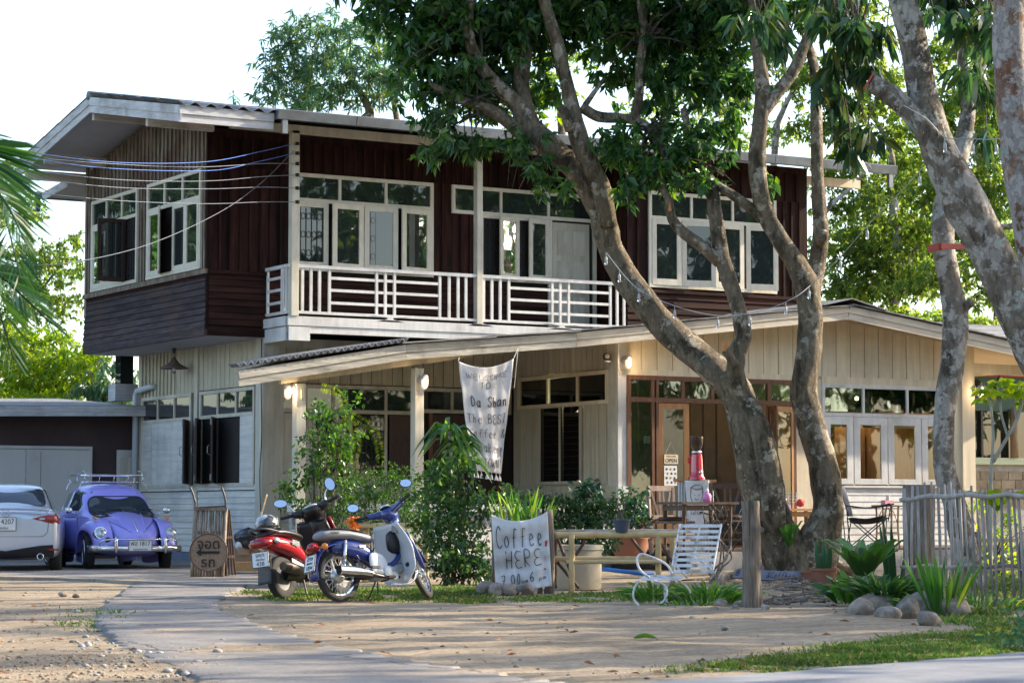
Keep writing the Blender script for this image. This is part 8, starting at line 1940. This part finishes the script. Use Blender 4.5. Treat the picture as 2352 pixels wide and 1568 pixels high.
# dracaena with strap leaves
dc = thing('dracaena', 'dracaena with a rosette of long drooping strap leaves left of the banner', 'plant', at(1030, 1345, D=34))
hub = at(1032, 990, D=34)
g = G(); g.tube(spline([at(1030, 1345, D=34), at(1036, 1200, D=34), at(1040, 1090, D=34), hub], 4), .03, 8); g.build('stem', M['bark_pale'], dc, smooth=True)
for (du, dv, n_, L_) in ((0, 0, 34, .52), (28, 35, 26, .46), (45, 70, 18, .40)):
    h_ = at(1032 + du, 990 + dv, D=34); B = []; Dd = []
    for k in range(n_):
        a = rng.random() * 6.28; B.append((h_.x, h_.y, h_.z + rng.normal() * .04)); Dd.append((math.cos(a), math.sin(a), rng.uniform(-.3, .9)))
    leaves('leaves', M['lf_shrub'], dc, np.array(B), np.array(Dd), L_ * (.7 + .5 * rng.random(n_)), .065, fold=.2, curl=.75, shape=6)
# climbing hedge on the right of the sign
shrubthing('hedge_plant', 'trailing leafy hedge along the porch wall behind the bamboo table', 'hedge', at(1330, 1330, D=33.6),
           [pb(1280, 1158, 33.6, 60, 18, .3), pb(1340, 1160, 33.6, 55, 18, .3), pb(1400, 1165, 33.6, 45, 20, .3), pb(1300, 1190, 33.6, 55, 24, .3), pb(1370, 1195, 33.6, 50, 24, .3), pb(1330, 1235, 33.4, 50, 22, .28), pb(1385, 1240, 33.4, 40, 26, .28), pb(1230, 1155, 33.6, 40, 20, .28), pb(1150, 1135, 33.8, 60, 16, .28), pb(1340, 1285, 33.2, 40, 24, .25)],
           M['lf_hedge'], 620, n=8, L=.075, Wd=.042, stems=26, droop=.35)
shrubthing('rubber_plant', 'dark rubber plant poking above the hedge by the corner of the cafe', 'plant', at(1345, 1250, D=34), [pb(1348, 1120, 34, 20, 14, .2), pb(1340, 1135, 34, 25, 12, .2)], M['lf_deep'], 240, n=8, L=.16, Wd=.06, stems=5, droop=-.3)
shrubthing('zz_plant', 'dark glossy upright plant in a clay pot at the left end of the deck', 'potted plant', at(1445, 1265, D=36), [pb(1432, 1140, 36, 14, 26, .15), pb(1462, 1150, 36, 24, 34, .25), pb(1450, 1185, 36, 32, 30, .3), pb(1478, 1195, 36, 20, 26, .2)], M['lf_deep'], 330, n=8, L=.10, Wd=.045, stems=14, droop=-.2)
q = at(1447, 1262, D=36); tpot = thing('clay_pot', 'large dark clay pot under the glossy plant behind the bamboo table', 'pot', (q.x, q.y, .02)); g = G(); g.lathe([(0, 0), (.18, 0), (.28, .22), (.27, .34), (.30, .36), (.25, .36), (0, .33)], 22, Matrix.Translation((q.x, q.y, .25))); g.build('pot', M['terracotta'], tpot, smooth=True)
# spider lily clumps
def clump(name, label, u, v, D, n, L_, w, m, rad=.2, spread=1.1, curl=.4, cat='plant', z=0.0, seed=0):
    p = at(u, v, D=D); t = thing(name, label, cat, (p.x, p.y, z)); blades('leaves', m, t, (p.x, p.y, z), n, L_, w, spread=spread, rad=rad, seed=seed, curl=curl)
    return t
clump('spider_lily', 'strap-leaved green clump under the white garden chair', 1505, 1390, 26.4, 150, .46, .028, M['lf_blade'], rad=.26, seed=3)
clump('spider_lily', 'bushy strap-leaved clump between the garden chair and the log post', 1625, 1390, 26.0, 260, .48, .028, M['lf_blade'], rad=.34, seed=4)
clump('spider_lily', 'low sprouting tufts at the right front foot of the garden chair', 1580, 1398, 25.2, 70, .16, .02, M['lf_blade'], rad=.25, seed=5)
for i, (u, v, r_) in enumerate(((1670, 1375, .10), (1655, 1392, .09), (1700, 1390, .07), (1648, 1340, .12), (1756, 1396, .05), (1690, 1396, .05), (1640, 1398, .05))):
    p = at(u, v, Z=.02); tag(stone(None, 'rock', (p.x, p.y, r_ * .4), r_, seed=20 + i), ['pale rock leaning on the log post', 'rough rock left of the log post', 'small rock touching the log post foot', 'round stone behind the lily clump', 'pebble right of the log post', 'flat pebble in front of the log post', 'brown pebble under the lily leaves'][i], 'rock', 'rocks round the log post')
# stones and plants at the fence bed
for i, (u, v, r_, lab) in enumerate(((1975, 1398, .13, 'mossy low rock at the far left of the fence bed'), (2020, 1390, .19, 'large rounded tan rock in the fence bed'), (2040, 1405, .12, 'pale egg-shaped rock in front of the large tan one'), (2085, 1400, .15, 'tan oblong rock in the middle of the fence bed'), (2130, 1395, .19, 'big grey rock under the iris leaves'), (2135, 1418, .11, 'flat light slab in front of the big grey rock'), (2160, 1395, .11, 'small dark rock right of the big grey one'), (2188, 1398, .16, 'rounded beige rock at the right end of the bed'), (2215, 1396, .10, 'grey rock almost hidden by weeds at the right end'), (1985, 1385, .10, 'dark small rock behind the mossy one'))):
    p = at(u, v + 9, Z=.03); tag(stone(None, 'rock', (p.x, p.y, r_ * .4), r_ * 1.12, seed=40 + i), lab, 'rock', 'rocks edging the fence bed')
clump('iris_plant', 'tall bright green iris fan in front of the bamboo fence', 2165, 1392, 23.2, 60, .72, .04, M['lf_blade'], rad=.12, spread=.45, curl=.10, seed=7)
clump('strap_plant', 'dark arching strap leaves in a tub at the left of the fence bed', 2030, 1385, 24.2, 320, .48, .026, M['lf_hedge'], rad=.25, spread=1.0, curl=.35, seed=8, z=.1)
clump('strap_plant', 'yellow-green arching leaves between the iris and the dark tub', 2105, 1370, 24.6, 170, .55, .045, M['lf_shrub'], rad=.22, spread=.9, curl=.3, seed=9)
clump('strap_plant', 'broad bright green leaves between the terracotta pots and the black tub', 1965, 1370, 26.0, 80, .60, .09, M['lf_shrub'], rad=.2, spread=.9, curl=.35, seed=12)
clump('strap_plant', 'mid-green grassy leaves just left of the iris fan', 2120, 1392, 24.0, 120, .42, .03, M['lf_blade'], rad=.3, spread=1.0, curl=.4, seed=13)
clump('strap_plant', 'thin green weeds along the foot of the fence', 2235, 1395, 24.8, 120, .30, .02, M['lf_blade'], rad=.5, spread=.9, curl=.35, seed=10)
tu = thing('black_tub', 'black plastic tub holding the dark strap leaves', 'pot', at(2040, 1395, D=24.4)); q = at(2042, 1392, D=24.4); pot(tu, (q.x, q.y, 0), .22, .22, M['blackplastic'])
# bird's nest ferns: broad upright leaves
def fern(label, u, v, D, n, L_, w, m, z=0.0, cup=.6, seed=0):
    p = at(u, v, D=D); t = thing('birds_nest_fern', label, 'fern', (p.x, p.y, z)); r_ = np.random.default_rng(seed)
    for k in range(n):
        a = 6.283 * k / n + r_.normal() * .2; Lk = L_ * r_.uniform(.75, 1.1); d = Vector((math.cos(a), math.sin(a), 0)); s_ = Vector((-math.sin(a), math.cos(a), 0))
        g = G(); g.grid(lambda x, y: Vector((p.x, p.y, z)) + d * (Lk * cup * (x ** 1.2)) + Vector((0, 0, Lk * (x * 1.0 - .45 * x * x * cup))) + s_ * (y - .5) * w * math.sin(math.pi * min(.97, x * .9 + .08)) ** .7 + Vector((0, 0, .02 * abs(2 * y - 1) + .008 * math.sin(x * 30))), 10, 4)
        g.build('leaf', m, t, smooth=True)
    return t
fern('broad-leaved bright fern between the pots and the fence bed', 1985, 1300, 28.0, 15, .72, .18, M['lf_shrub'], cup=.65, seed=1, z=.12)
fern('pale bluish fern fronds behind the bright fern', 1975, 1265, 32.0, 11, .60, .14, M['lf_blue'], cup=.8, seed=2, z=.25)
fern('bright green bird nest fern growing in the fork of the big tree', 1812, 1250, 34.0, 8, .42, .14, M['lf_blade'], cup=.45, seed=3, z=.50)
fern('large backlit yellow-green leaves above the fence at the right', 2290, 1120, 28.0, 6, .5, .2, M['lf_yell'], cup=1.1, seed=4, z=1.0)
# terracotta pots by the tree
for i, (u, v, d, r_, h_, lab, mm) in enumerate(((1893, 1340, 32.2, .20, .25, 'terracotta pot with upright sansevieria at the foot of the right trunk', M['terracotta']), (1858, 1340, 32.8, .14, .2, 'smaller terracotta pot beside the chalk board', M['terracotta']), (2125, 1395, 24.5, .14, .18, 'white pot half hidden in the fence bed', M['white']))):
    q = at(u, v, D=d); t = thing('plant_pot', lab, 'pot', (q.x, q.y, 0)); pot(t, (q.x, q.y, 0), r_, h_, mm)
def sans(label, u, v, D, n, L_, z, seed=0):
    p = at(u, v, D=D); t = thing('sansevieria', label, 'plant', (p.x, p.y, z)); r_ = np.random.default_rng(seed)
    for k in range(n):
        a = r_.random() * 6.28; b = Vector((p.x + math.cos(a) * .06, p.y + math.sin(a) * .06, z)); tip = b + Vector((math.cos(a) * .15, math.sin(a) * .15, 1)) * L_ * r_.uniform(.6, 1.1); s_ = V_RT
        g = G(); g.grid(lambda x, y: b.lerp(tip, x) + s_ * (y - .5) * .075 * (1 - x ** 3) + V_FW0 * .02 * (2 * y - 1) ** 2, 8, 2); g.build('leaf', M['lf_deep'], t, smooth=True)
sans('banded sansevieria blades in the terracotta pot', 1893, 1310, 32.2, 7, .42, .2, 1)
sans('tall dark sansevieria blades at the left end of the fence', 2058, 1330, 28.6, 7, .95, .0, 2)
# frangipani on the right
fr = thing('frangipani', 'young frangipani with bright backlit leaves at the right edge', 'tree', at(2300, 1300, D=34))
g = G(); DF = 34.5
limb(g, [(2276, 1360, DF, 11), (2275, 1150, DF, 10), (2278, 1065, DF, 9), (2281, 1000, DF, 7), (2275, 930, DF, 6), (2262, 900, DF, 5)], n=8, jit=.05); limb(g, [(2281, 1060, DF, 11), (2310, 1010, DF, 9), (2335, 965, DF, 9), (2352, 900, DF, 8)], n=8, jit=.05)
limb(g, [(2280, 930, DF, 7), (2300, 900, DF, 6), (2305, 885, DF, 5)], n=7); limb(g, [(2315, 1005, DF, 7), (2300, 950, DF, 6), (2298, 910, DF, 5)], n=7); limb(g, [(2335, 965, DF, 7), (2330, 920, DF, 6), (2338, 890, DF, 5)], n=7)
g.build('trunk', mat('pale_frangipani_bark', (.26, .25, .20), (.40, .38, .32), rough=.7, bump=.2), fr, smooth=True)
for (u, v) in ((2262, 895), (2290, 880), (2306, 880), (2255, 915), (2298, 905), (2338, 885), (2345, 900), (2325, 905), (2275, 905), (2350, 930)):
    h_ = at(u, v, D=DF + rng.normal() * .2); n_ = 11; B = [(h_.x, h_.y, h_.z)] * n_; Dd = [(math.cos(a), math.sin(a), rng.uniform(-.4, .5)) for a in rng.random(n_) * 6.28]
    leaves('leaves', M['lf_yell'], fr, np.array(B), np.array(Dd), .24 * (.7 + .4 * rng.random(n_)), .075, fold=.12, curl=.15, shape=6)
# plants seen through the fence
shrubthing('garden_shrub', 'bright yellow-green shrubs seen through the bamboo fence', 'shrub', at(2280, 1330, D=36), [pb(2240, 1160, 36, 26, 20, .3), pb(2290, 1240, 36, 36, 24, .3), pb(2320, 1200, 36, 30, 30, .3), pb(2270, 1290, 36, 40, 26, .35), pb(2330, 1290, 36, 30, 24, .3), pb(2240, 1260, 36, 20, 40, .25)], M['lf_yell'], 170, n=8, L=.08, Wd=.05, stems=16)
pt = thing('plank_bench', 'rough wooden shelf with pots seen through the fence', 'bench', at(2290, 1250, D=35))
for v in (1240, 1305): q = at(2300, v, D=35); piece('shelf', pt, M['greyfurn'], q, (1.2, .4, .05))
for u in (2245, 2350): q = at(u, 1300, D=35); piece('leg', pt, M['greyfurn'], q, (.08, .08, 1.0))
# bare twiggy creeper next to the left trunk
tw_ = thing('bare_creeper', 'tangle of bare grey creeper stems between the garden chair and the trunk', 'creeper', at(1660, 1330, D=31))
for k in range(9):
    pts = []; u, v = 1640 + rng.normal() * 12, 1330
    for i in range(8):
        pts.append(at(u, v, D=31 + rng.normal() * .1)); u += rng.normal() * 12 - 4 * (k % 3 - 1); v -= 24
    g = G(); g.tube(spline(pts, 4), [.012 - .0003 * i for i in range(29)], 5); g.build('stem', M['bark_pale'], tw_, smooth=True)
# hanging fern in the porch
hf = thing('hanging_fern', 'dark hanging fern with trailing fronds inside the porch', 'fern', at(800, 980, D=39))
g = G(); g.tube([at(798, 870, D=39), at(800, 960, D=39)], .005, 4); g.build('wire', M['iron'], hf)
B = []; Dd = []; Ln = []
for pts in (((738, 888), (780, 905), (800, 960)), ((875, 1050), (860, 990), (805, 950)), ((800, 950), (820, 1010), (812, 1060)), ((800, 950), (780, 1000), (775, 1050))):
    S = spline([at(u, v, D=39 + .1) for u, v in pts], 16)
    for i, p in enumerate(S):
        t_ = (S[min(i + 1, len(S) - 1)] - S[max(i - 1, 0)]).normalized(); sd = t_.cross(V_FW0).normalized()
        for s_ in (-1, 1): B.append(tuple(p)); Dd.append(tuple(sd * s_ + Vector((0, 0, -.25)))); Ln.append(.09)
leaves('leaves', M['lf_yell'], hf, np.array(B), np.array(Dd), np.array(Ln), .02, curl=.1)
for i, (u, v, d, lab) in enumerate(((512, 1, 1, ''),)): pass
# orange blossoms in the shrub behind the motorcycles
of = thing('orange_flowers', 'cluster of orange blossoms behind the scooter handlebars', 'flowers', at(815, 1200, D=32))
pts_ = np.array([tuple(at(u + rng.normal() * 4, v + rng.normal() * 4, D=32)) for u, v in ((805, 1200), (815, 1196), (744, 1232), (752, 1238), (737, 1236), (812, 1208)) for k in range(3)])
whorls('petals', mat('orange_petal', (.75, .20, .01), rough=.6), of, pts_, n=6, L=.07, Wd=.05, droop=0)

# ---------------------------------------------------------------- string lights and cables
def stringlight(label, pts, D0, bulbs, r=.006):
    t = thing('string_lights', label, 'string lights', at(pts[0][0], pts[0][1], D=pts[0][2]))
    S = spline([at(u, v, D=d) for u, v, d in pts], 8); g = G(); g.tube(S, r, 5); g.build('cable', M['socket'], t, smooth=True)
    for f in bulbs:
        p = S[min(len(S) - 1, int(f * (len(S) - 1)))]
        g = G(); k = 5536.0; g.tube([p, p + Vector((0, 0, -.10))], .005, 4); g.lathe([(.008, -.06), (.017, -.075), (.020, -.12), (.017, -.135)], 10, Matrix.Translation(p), cap=True); so_ = g.build('socket', M['socket'], t, smooth=True, angle=40)
        g = G(); g.ell(p + Vector((0, 0, -.155)), (.022, .022, .029), 12, 8); g.build('bulb', M['bulbglass'], so_, smooth=True)
    return t
stringlight('string of clear bulbs sagging between the two stems of the big tree', [(1392, 580, 34.2), (1440, 640, 34.0), (1480, 672, 33.8), (1560, 706, 33.6), (1640, 724, 33.6), (1705, 722, 33.6), (1775, 706, 33.6), (1830, 680, 33.7), (1862, 655, 33.9)], 34, (.0, .08, .22, .36, .52, .66, .82, .995))
stringlight('string of clear bulbs running from the right trunk up to the leaning tree', [(1862, 655, 33.9), (1930, 590, 33), (2000, 510, 31.5), (2060, 450, 30), (2120, 385, 28.4)], 31, (.26, .48, .75, .98))
stringlight('string of bulbs looped round the thick leaning tree at the upper right', [(2075, 242, 27), (2130, 275, 26.9), (2170, 315, 27), (2220, 318, 27), (2280, 320, 26.8), (2352, 308, 26)], 27, (.42, .66, .83))
# power cables into the house
wi = thing('power_cables', 'bundle of power cables sagging from the left to the insulators on the balcony post', 'cables', at(675, 400, Y=-1.1))
ends = [(683, 330), (683, 352), (683, 376), (683, 402), (683, 432), (683, 464)]
for i, ((ue, ve), pl_) in enumerate(zip(ends, (((-40, 335), (250, 372), (470, 372), (600, 348)), ((-40, 345), (230, 385), (480, 392), (590, 372)), ((-40, 352), (250, 376), (450, 384), (600, 376)), ((-40, 378), (260, 412), (470, 416), (600, 406)), ((-40, 395), (260, 430), (470, 434), (600, 430)), ((-40, 430), (260, 460), (470, 468), (600, 464))))):
    Dl = [30, 36, 40, 42.5]; P_ = [at(u, v, D=d) for (u, v), d in zip(pl_, Dl)] + [at(ue - 6, ve, Y=-1.12)]
    g = G(); g.tube(spline(P_, 8), .0065, 5); g.build('cable', M['cable'] if i > 1 else M['bluecable'], wi, smooth=True)
    g = G(); g.lathe([(.03, -.03), (.05, -.02), (.03, 0), (.05, .02), (.03, .03)], 8, Matrix.Translation(at(ue, ve, Y=-1.14))); g.build('insulator', M['blackplastic'], wi)
g = G(); g.tube(spline([at(-40, 600, D=30), at(130, 607, D=34), at(330, 565, D=38), at(500, 490, D=41), at(600, 420, D=43), at(676, 345, Y=-1.12)], 8), .006, 5); g.build('cable', M['cable'], wi, smooth=True)
cbk = thing('wall_cable', 'thin black cable running down the house corner', 'cable', (-.08, .0, 4.1))
g = G(); g.tube(spline([(-.07, -.02, 4.15), (-.075, -.03, 3.2), (-.06, -.035, 2.4), (-.085, -.02, 1.7), (-.07, -.03, 1.0)], 6), .009, 5); g.build('cable', M['iron'], cbk)
# ---------------------------------------------------------------- ground cover
def grass_patch(name, label, pts, n, h, w, m=None, seed=0):
    r_ = np.random.default_rng(seed); tri = [(pts[0], pts[i], pts[i + 1]) for i in range(1, len(pts) - 1)]
    A_ = np.array([abs((b[0] - a[0]) * (c[1] - a[1]) - (c[0] - a[0]) * (b[1] - a[1])) for a, b, c in tri]); pick = r_.choice(len(tri), n, p=A_ / A_.sum())
    T = np.array([[list(p)[:2] for p in t] for t in tri]); r1 = np.sqrt(r_.random(n)); r2 = r_.random(n)
    P = T[pick, 0] * (1 - r1)[:, None] + T[pick, 1] * (r1 * (1 - r2))[:, None] + T[pick, 2] * (r1 * r2)[:, None]
    P = P + r_.normal(size=P.shape) * .16; nz_ = np.array([mnoise.noise(Vector((p[0] * 1.6, p[1] * 1.6, seed))) + .6 * mnoise.noise(Vector((p[0] * 5, p[1] * 5, seed))) for p in P]); keep = nz_ > -.12 + .4 * r_.random(n) - .2; P = P[keep]; nz_ = nz_[keep]; k = len(P)
    base = np.concatenate([P, np.array([gz(p[0], p[1]) - .01 for p in P])[:, None]], 1); d = r_.normal(size=(k, 3)) * .55; d[:, 2] = 1
    o = leaves(name, m or M['grass'], None, base, d, h * (.5 + .7 * r_.random(k)) * (1 + nz_), w, fold=.1, curl=.25); o['kind'] = 'stuff'; return o
g0 = lambda u, v: at(u, v, Z=0)
# verge strip beside the road
grass_patch('grass', '', [g0(1600, 1548), g0(1700, 1520), g0(1900, 1492), g0(2080, 1470), g0(2200, 1452), g0(2420, 1430), g0(2420, 1500), g0(2100, 1518), g0(1800, 1540)], 60000, .055, .010, seed=1)
grass_patch('grass', '', [g0(590, 1362), g0(830, 1352), g0(1100, 1352), g0(1110, 1385), g0(860, 1375), g0(640, 1378)], 26000, .07, .012, seed=2)
grass_patch('grass', '', [g0(1160, 1372), g0(1300, 1366), g0(1470, 1358), g0(1470, 1376), g0(1300, 1384)], 5000, .06, .012, seed=3)
grass_patch('grass', '', [g0(170, 1440), g0(225, 1395), g0(240, 1400), g0(200, 1450)], 900, .06, .012, seed=4)
grass_patch('grass', '', [g0(2180, 1420), g0(2240, 1398), g0(2400, 1385), g0(2400, 1430), g0(2230, 1440)], 3500, .10, .014, seed=5)
grass_patch('grass', '', [g0(1900, 1370), g0(1960, 1350), g0(1990, 1375), g0(1930, 1385)], 1200, .09, .012, seed=6)
grass_patch('grass', '', [g0(2220, 1375), g0(2400, 1372), g0(2400, 1300), g0(2220, 1300)], 5000, .12, .02, seed=8)
wd = thing('weeds', 'blurred leafy weeds at the lower right corner by the road', 'weeds', at(2330, 1470, Z=0))
whorls('leaves', M['lf_blue'], wd, blob_points([pb(2335, 1455, 17.5, 55, 34, .3), pb(2280, 1470, 17.5, 40, 22, .25), pb(2380, 1430, 17.8, 60, 50, .35)], 500, shell=.1), n=7, L=.07, Wd=.04, droop=.1)
# litter: pebbles, clods and fallen leaves
def scatter(name, n, smin, smax, m, region, seed, flat=.6, kind='stuff'):
    r_ = np.random.default_rng(seed); g = G(); base = G(); base.ell((0, 0, 0), (1, 1, flat), 6, 4); bv = np.array(base.v)
    V = []; Fc = []
    for i in range(n):
        u = r_.uniform(region[0], region[1]); v = region[2] + (region[3] - region[2]) * r_.random(); p = at(u, v, Z=0); s = smin * (smax / smin) ** (r_.random() ** 2.5)
        nn = 1 + .35 * np.array([mnoise.noise(Vector(b) * 1.5 + Vector((i * 1.7, 0, 0))) for b in bv]); a = r_.random() * 6.28
        q = bv * nn[:, None] * s * np.array([r_.uniform(.7, 1.4), 1, 1]); q = np.stack([q[:, 0] * math.cos(a) - q[:, 1] * math.sin(a), q[:, 0] * math.sin(a) + q[:, 1] * math.cos(a), q[:, 2]], 1) + np.array([p.x, p.y, gz(p.x, p.y) + s * flat * .35])
        g.add([tuple(x) for x in q], base.f)
    o = g.build(name, m, None, smooth=True); o['kind'] = kind; return o
scatter('pebbles', 600, .004, .022, M['stone'], (-100, 2400, 1345, 1570), 1)
scatter('pebbles', 260, .006, .028, M['stone'], (-50, 460, 1350, 1560), 2)
scatter('clods', 160, .012, .04, M['concrete'], (170, 520, 1400, 1560), 3)
scatter('gravel', 700, .005, .018, mat('brown_gravel', (.2, .15, .11), (.36, .28, .2), rough=.9, scale=9), (0, 520, 1515, 1575), 4)
r_ = np.random.default_rng(5); n_ = 150; pts_ = []
for i in range(n_):
    u = r_.uniform(-50, 2400); v = 1345 + 220 * r_.random(); p = at(u, v, Z=0); pts_.append((p.x, p.y, gz(p.x, p.y) + .015))
dd_ = r_.normal(size=(n_, 3)); dd_[:, 2] *= .15
leaves('fallen_leaves', M['dryleaf'], None, np.array(pts_), dd_, .05 + .06 * r_.random(n_), .025, kind='stuff')
for i, (u, v, r2, lab, mm) in enumerate(((415, 1541, .045, 'egg-shaped brown stone standing at the edge of the drive', M['stone']), (510, 1548, .03, 'dark stone near the bottom of the drive', M['stone']), (145, 1363, .06, 'reddish stone on the sandy ground left of the drive', M['stone']), (175, 1366, .05, 'flat brown stone right of the reddish one', M['stone']), (1590, 1417, .035, 'small grey stone on the sand below the log post', M['stone']), (1665, 1438, .04, 'grey stone lying mid-yard below the lily clump', M['stone']))):
    p = at(u, v, Z=.02); tag(stone(None, 'stone', (p.x, p.y, r2 * .25), r2, m=mm, seed=60 + i), lab, 'stone')
# woodchips and roots at the tree foot
r_ = np.random.default_rng(9)
ml = G()
for i in range(150):
    u = r_.uniform(1755, 1905); v = r_.uniform(1338, 1392); p = at(u, v, Z=0); a = r_.random() * 3.14; L_ = r_.uniform(.05, .3)
    h_ = .12 * max(0, 1 - abs(u - 1820) / 90) * max(0, 1 - abs(v - 1350) / 34) + .02; ml.tube([p + Vector((math.cos(a) * L_ / 2, math.sin(a) * L_ / 2, h_)), p + Vector((-math.cos(a) * L_ / 2, -math.sin(a) * L_ / 2, h_ + r_.uniform(-.01, .03)))], r_.uniform(.006, .016), 5)
tag(ml.build('wood_chips', M['oldwood'], None), kind='stuff')
gm = tag(stone(None, 'yellow_mango_leaf', at(1482, 1464, Z=.02), .001, seed=1), 'yellow-green fallen pod on the sandy yard', 'fallen pod')
p = at(1482, 1464, Z=.03); bpy.data.objects.remove(gm)
g = G(); g.tube(spline([p - V_RT * .09, p + Vector((0, 0, .02)), p + V_RT * .09], 4), [.003, .012, .016, .018, .018, .018, .014, .010, .003], 7); tag(g.build('fallen_pod', M['lf_yell'], None, smooth=True), 'yellow-green fallen pod lying on the sandy yard', 'pod')
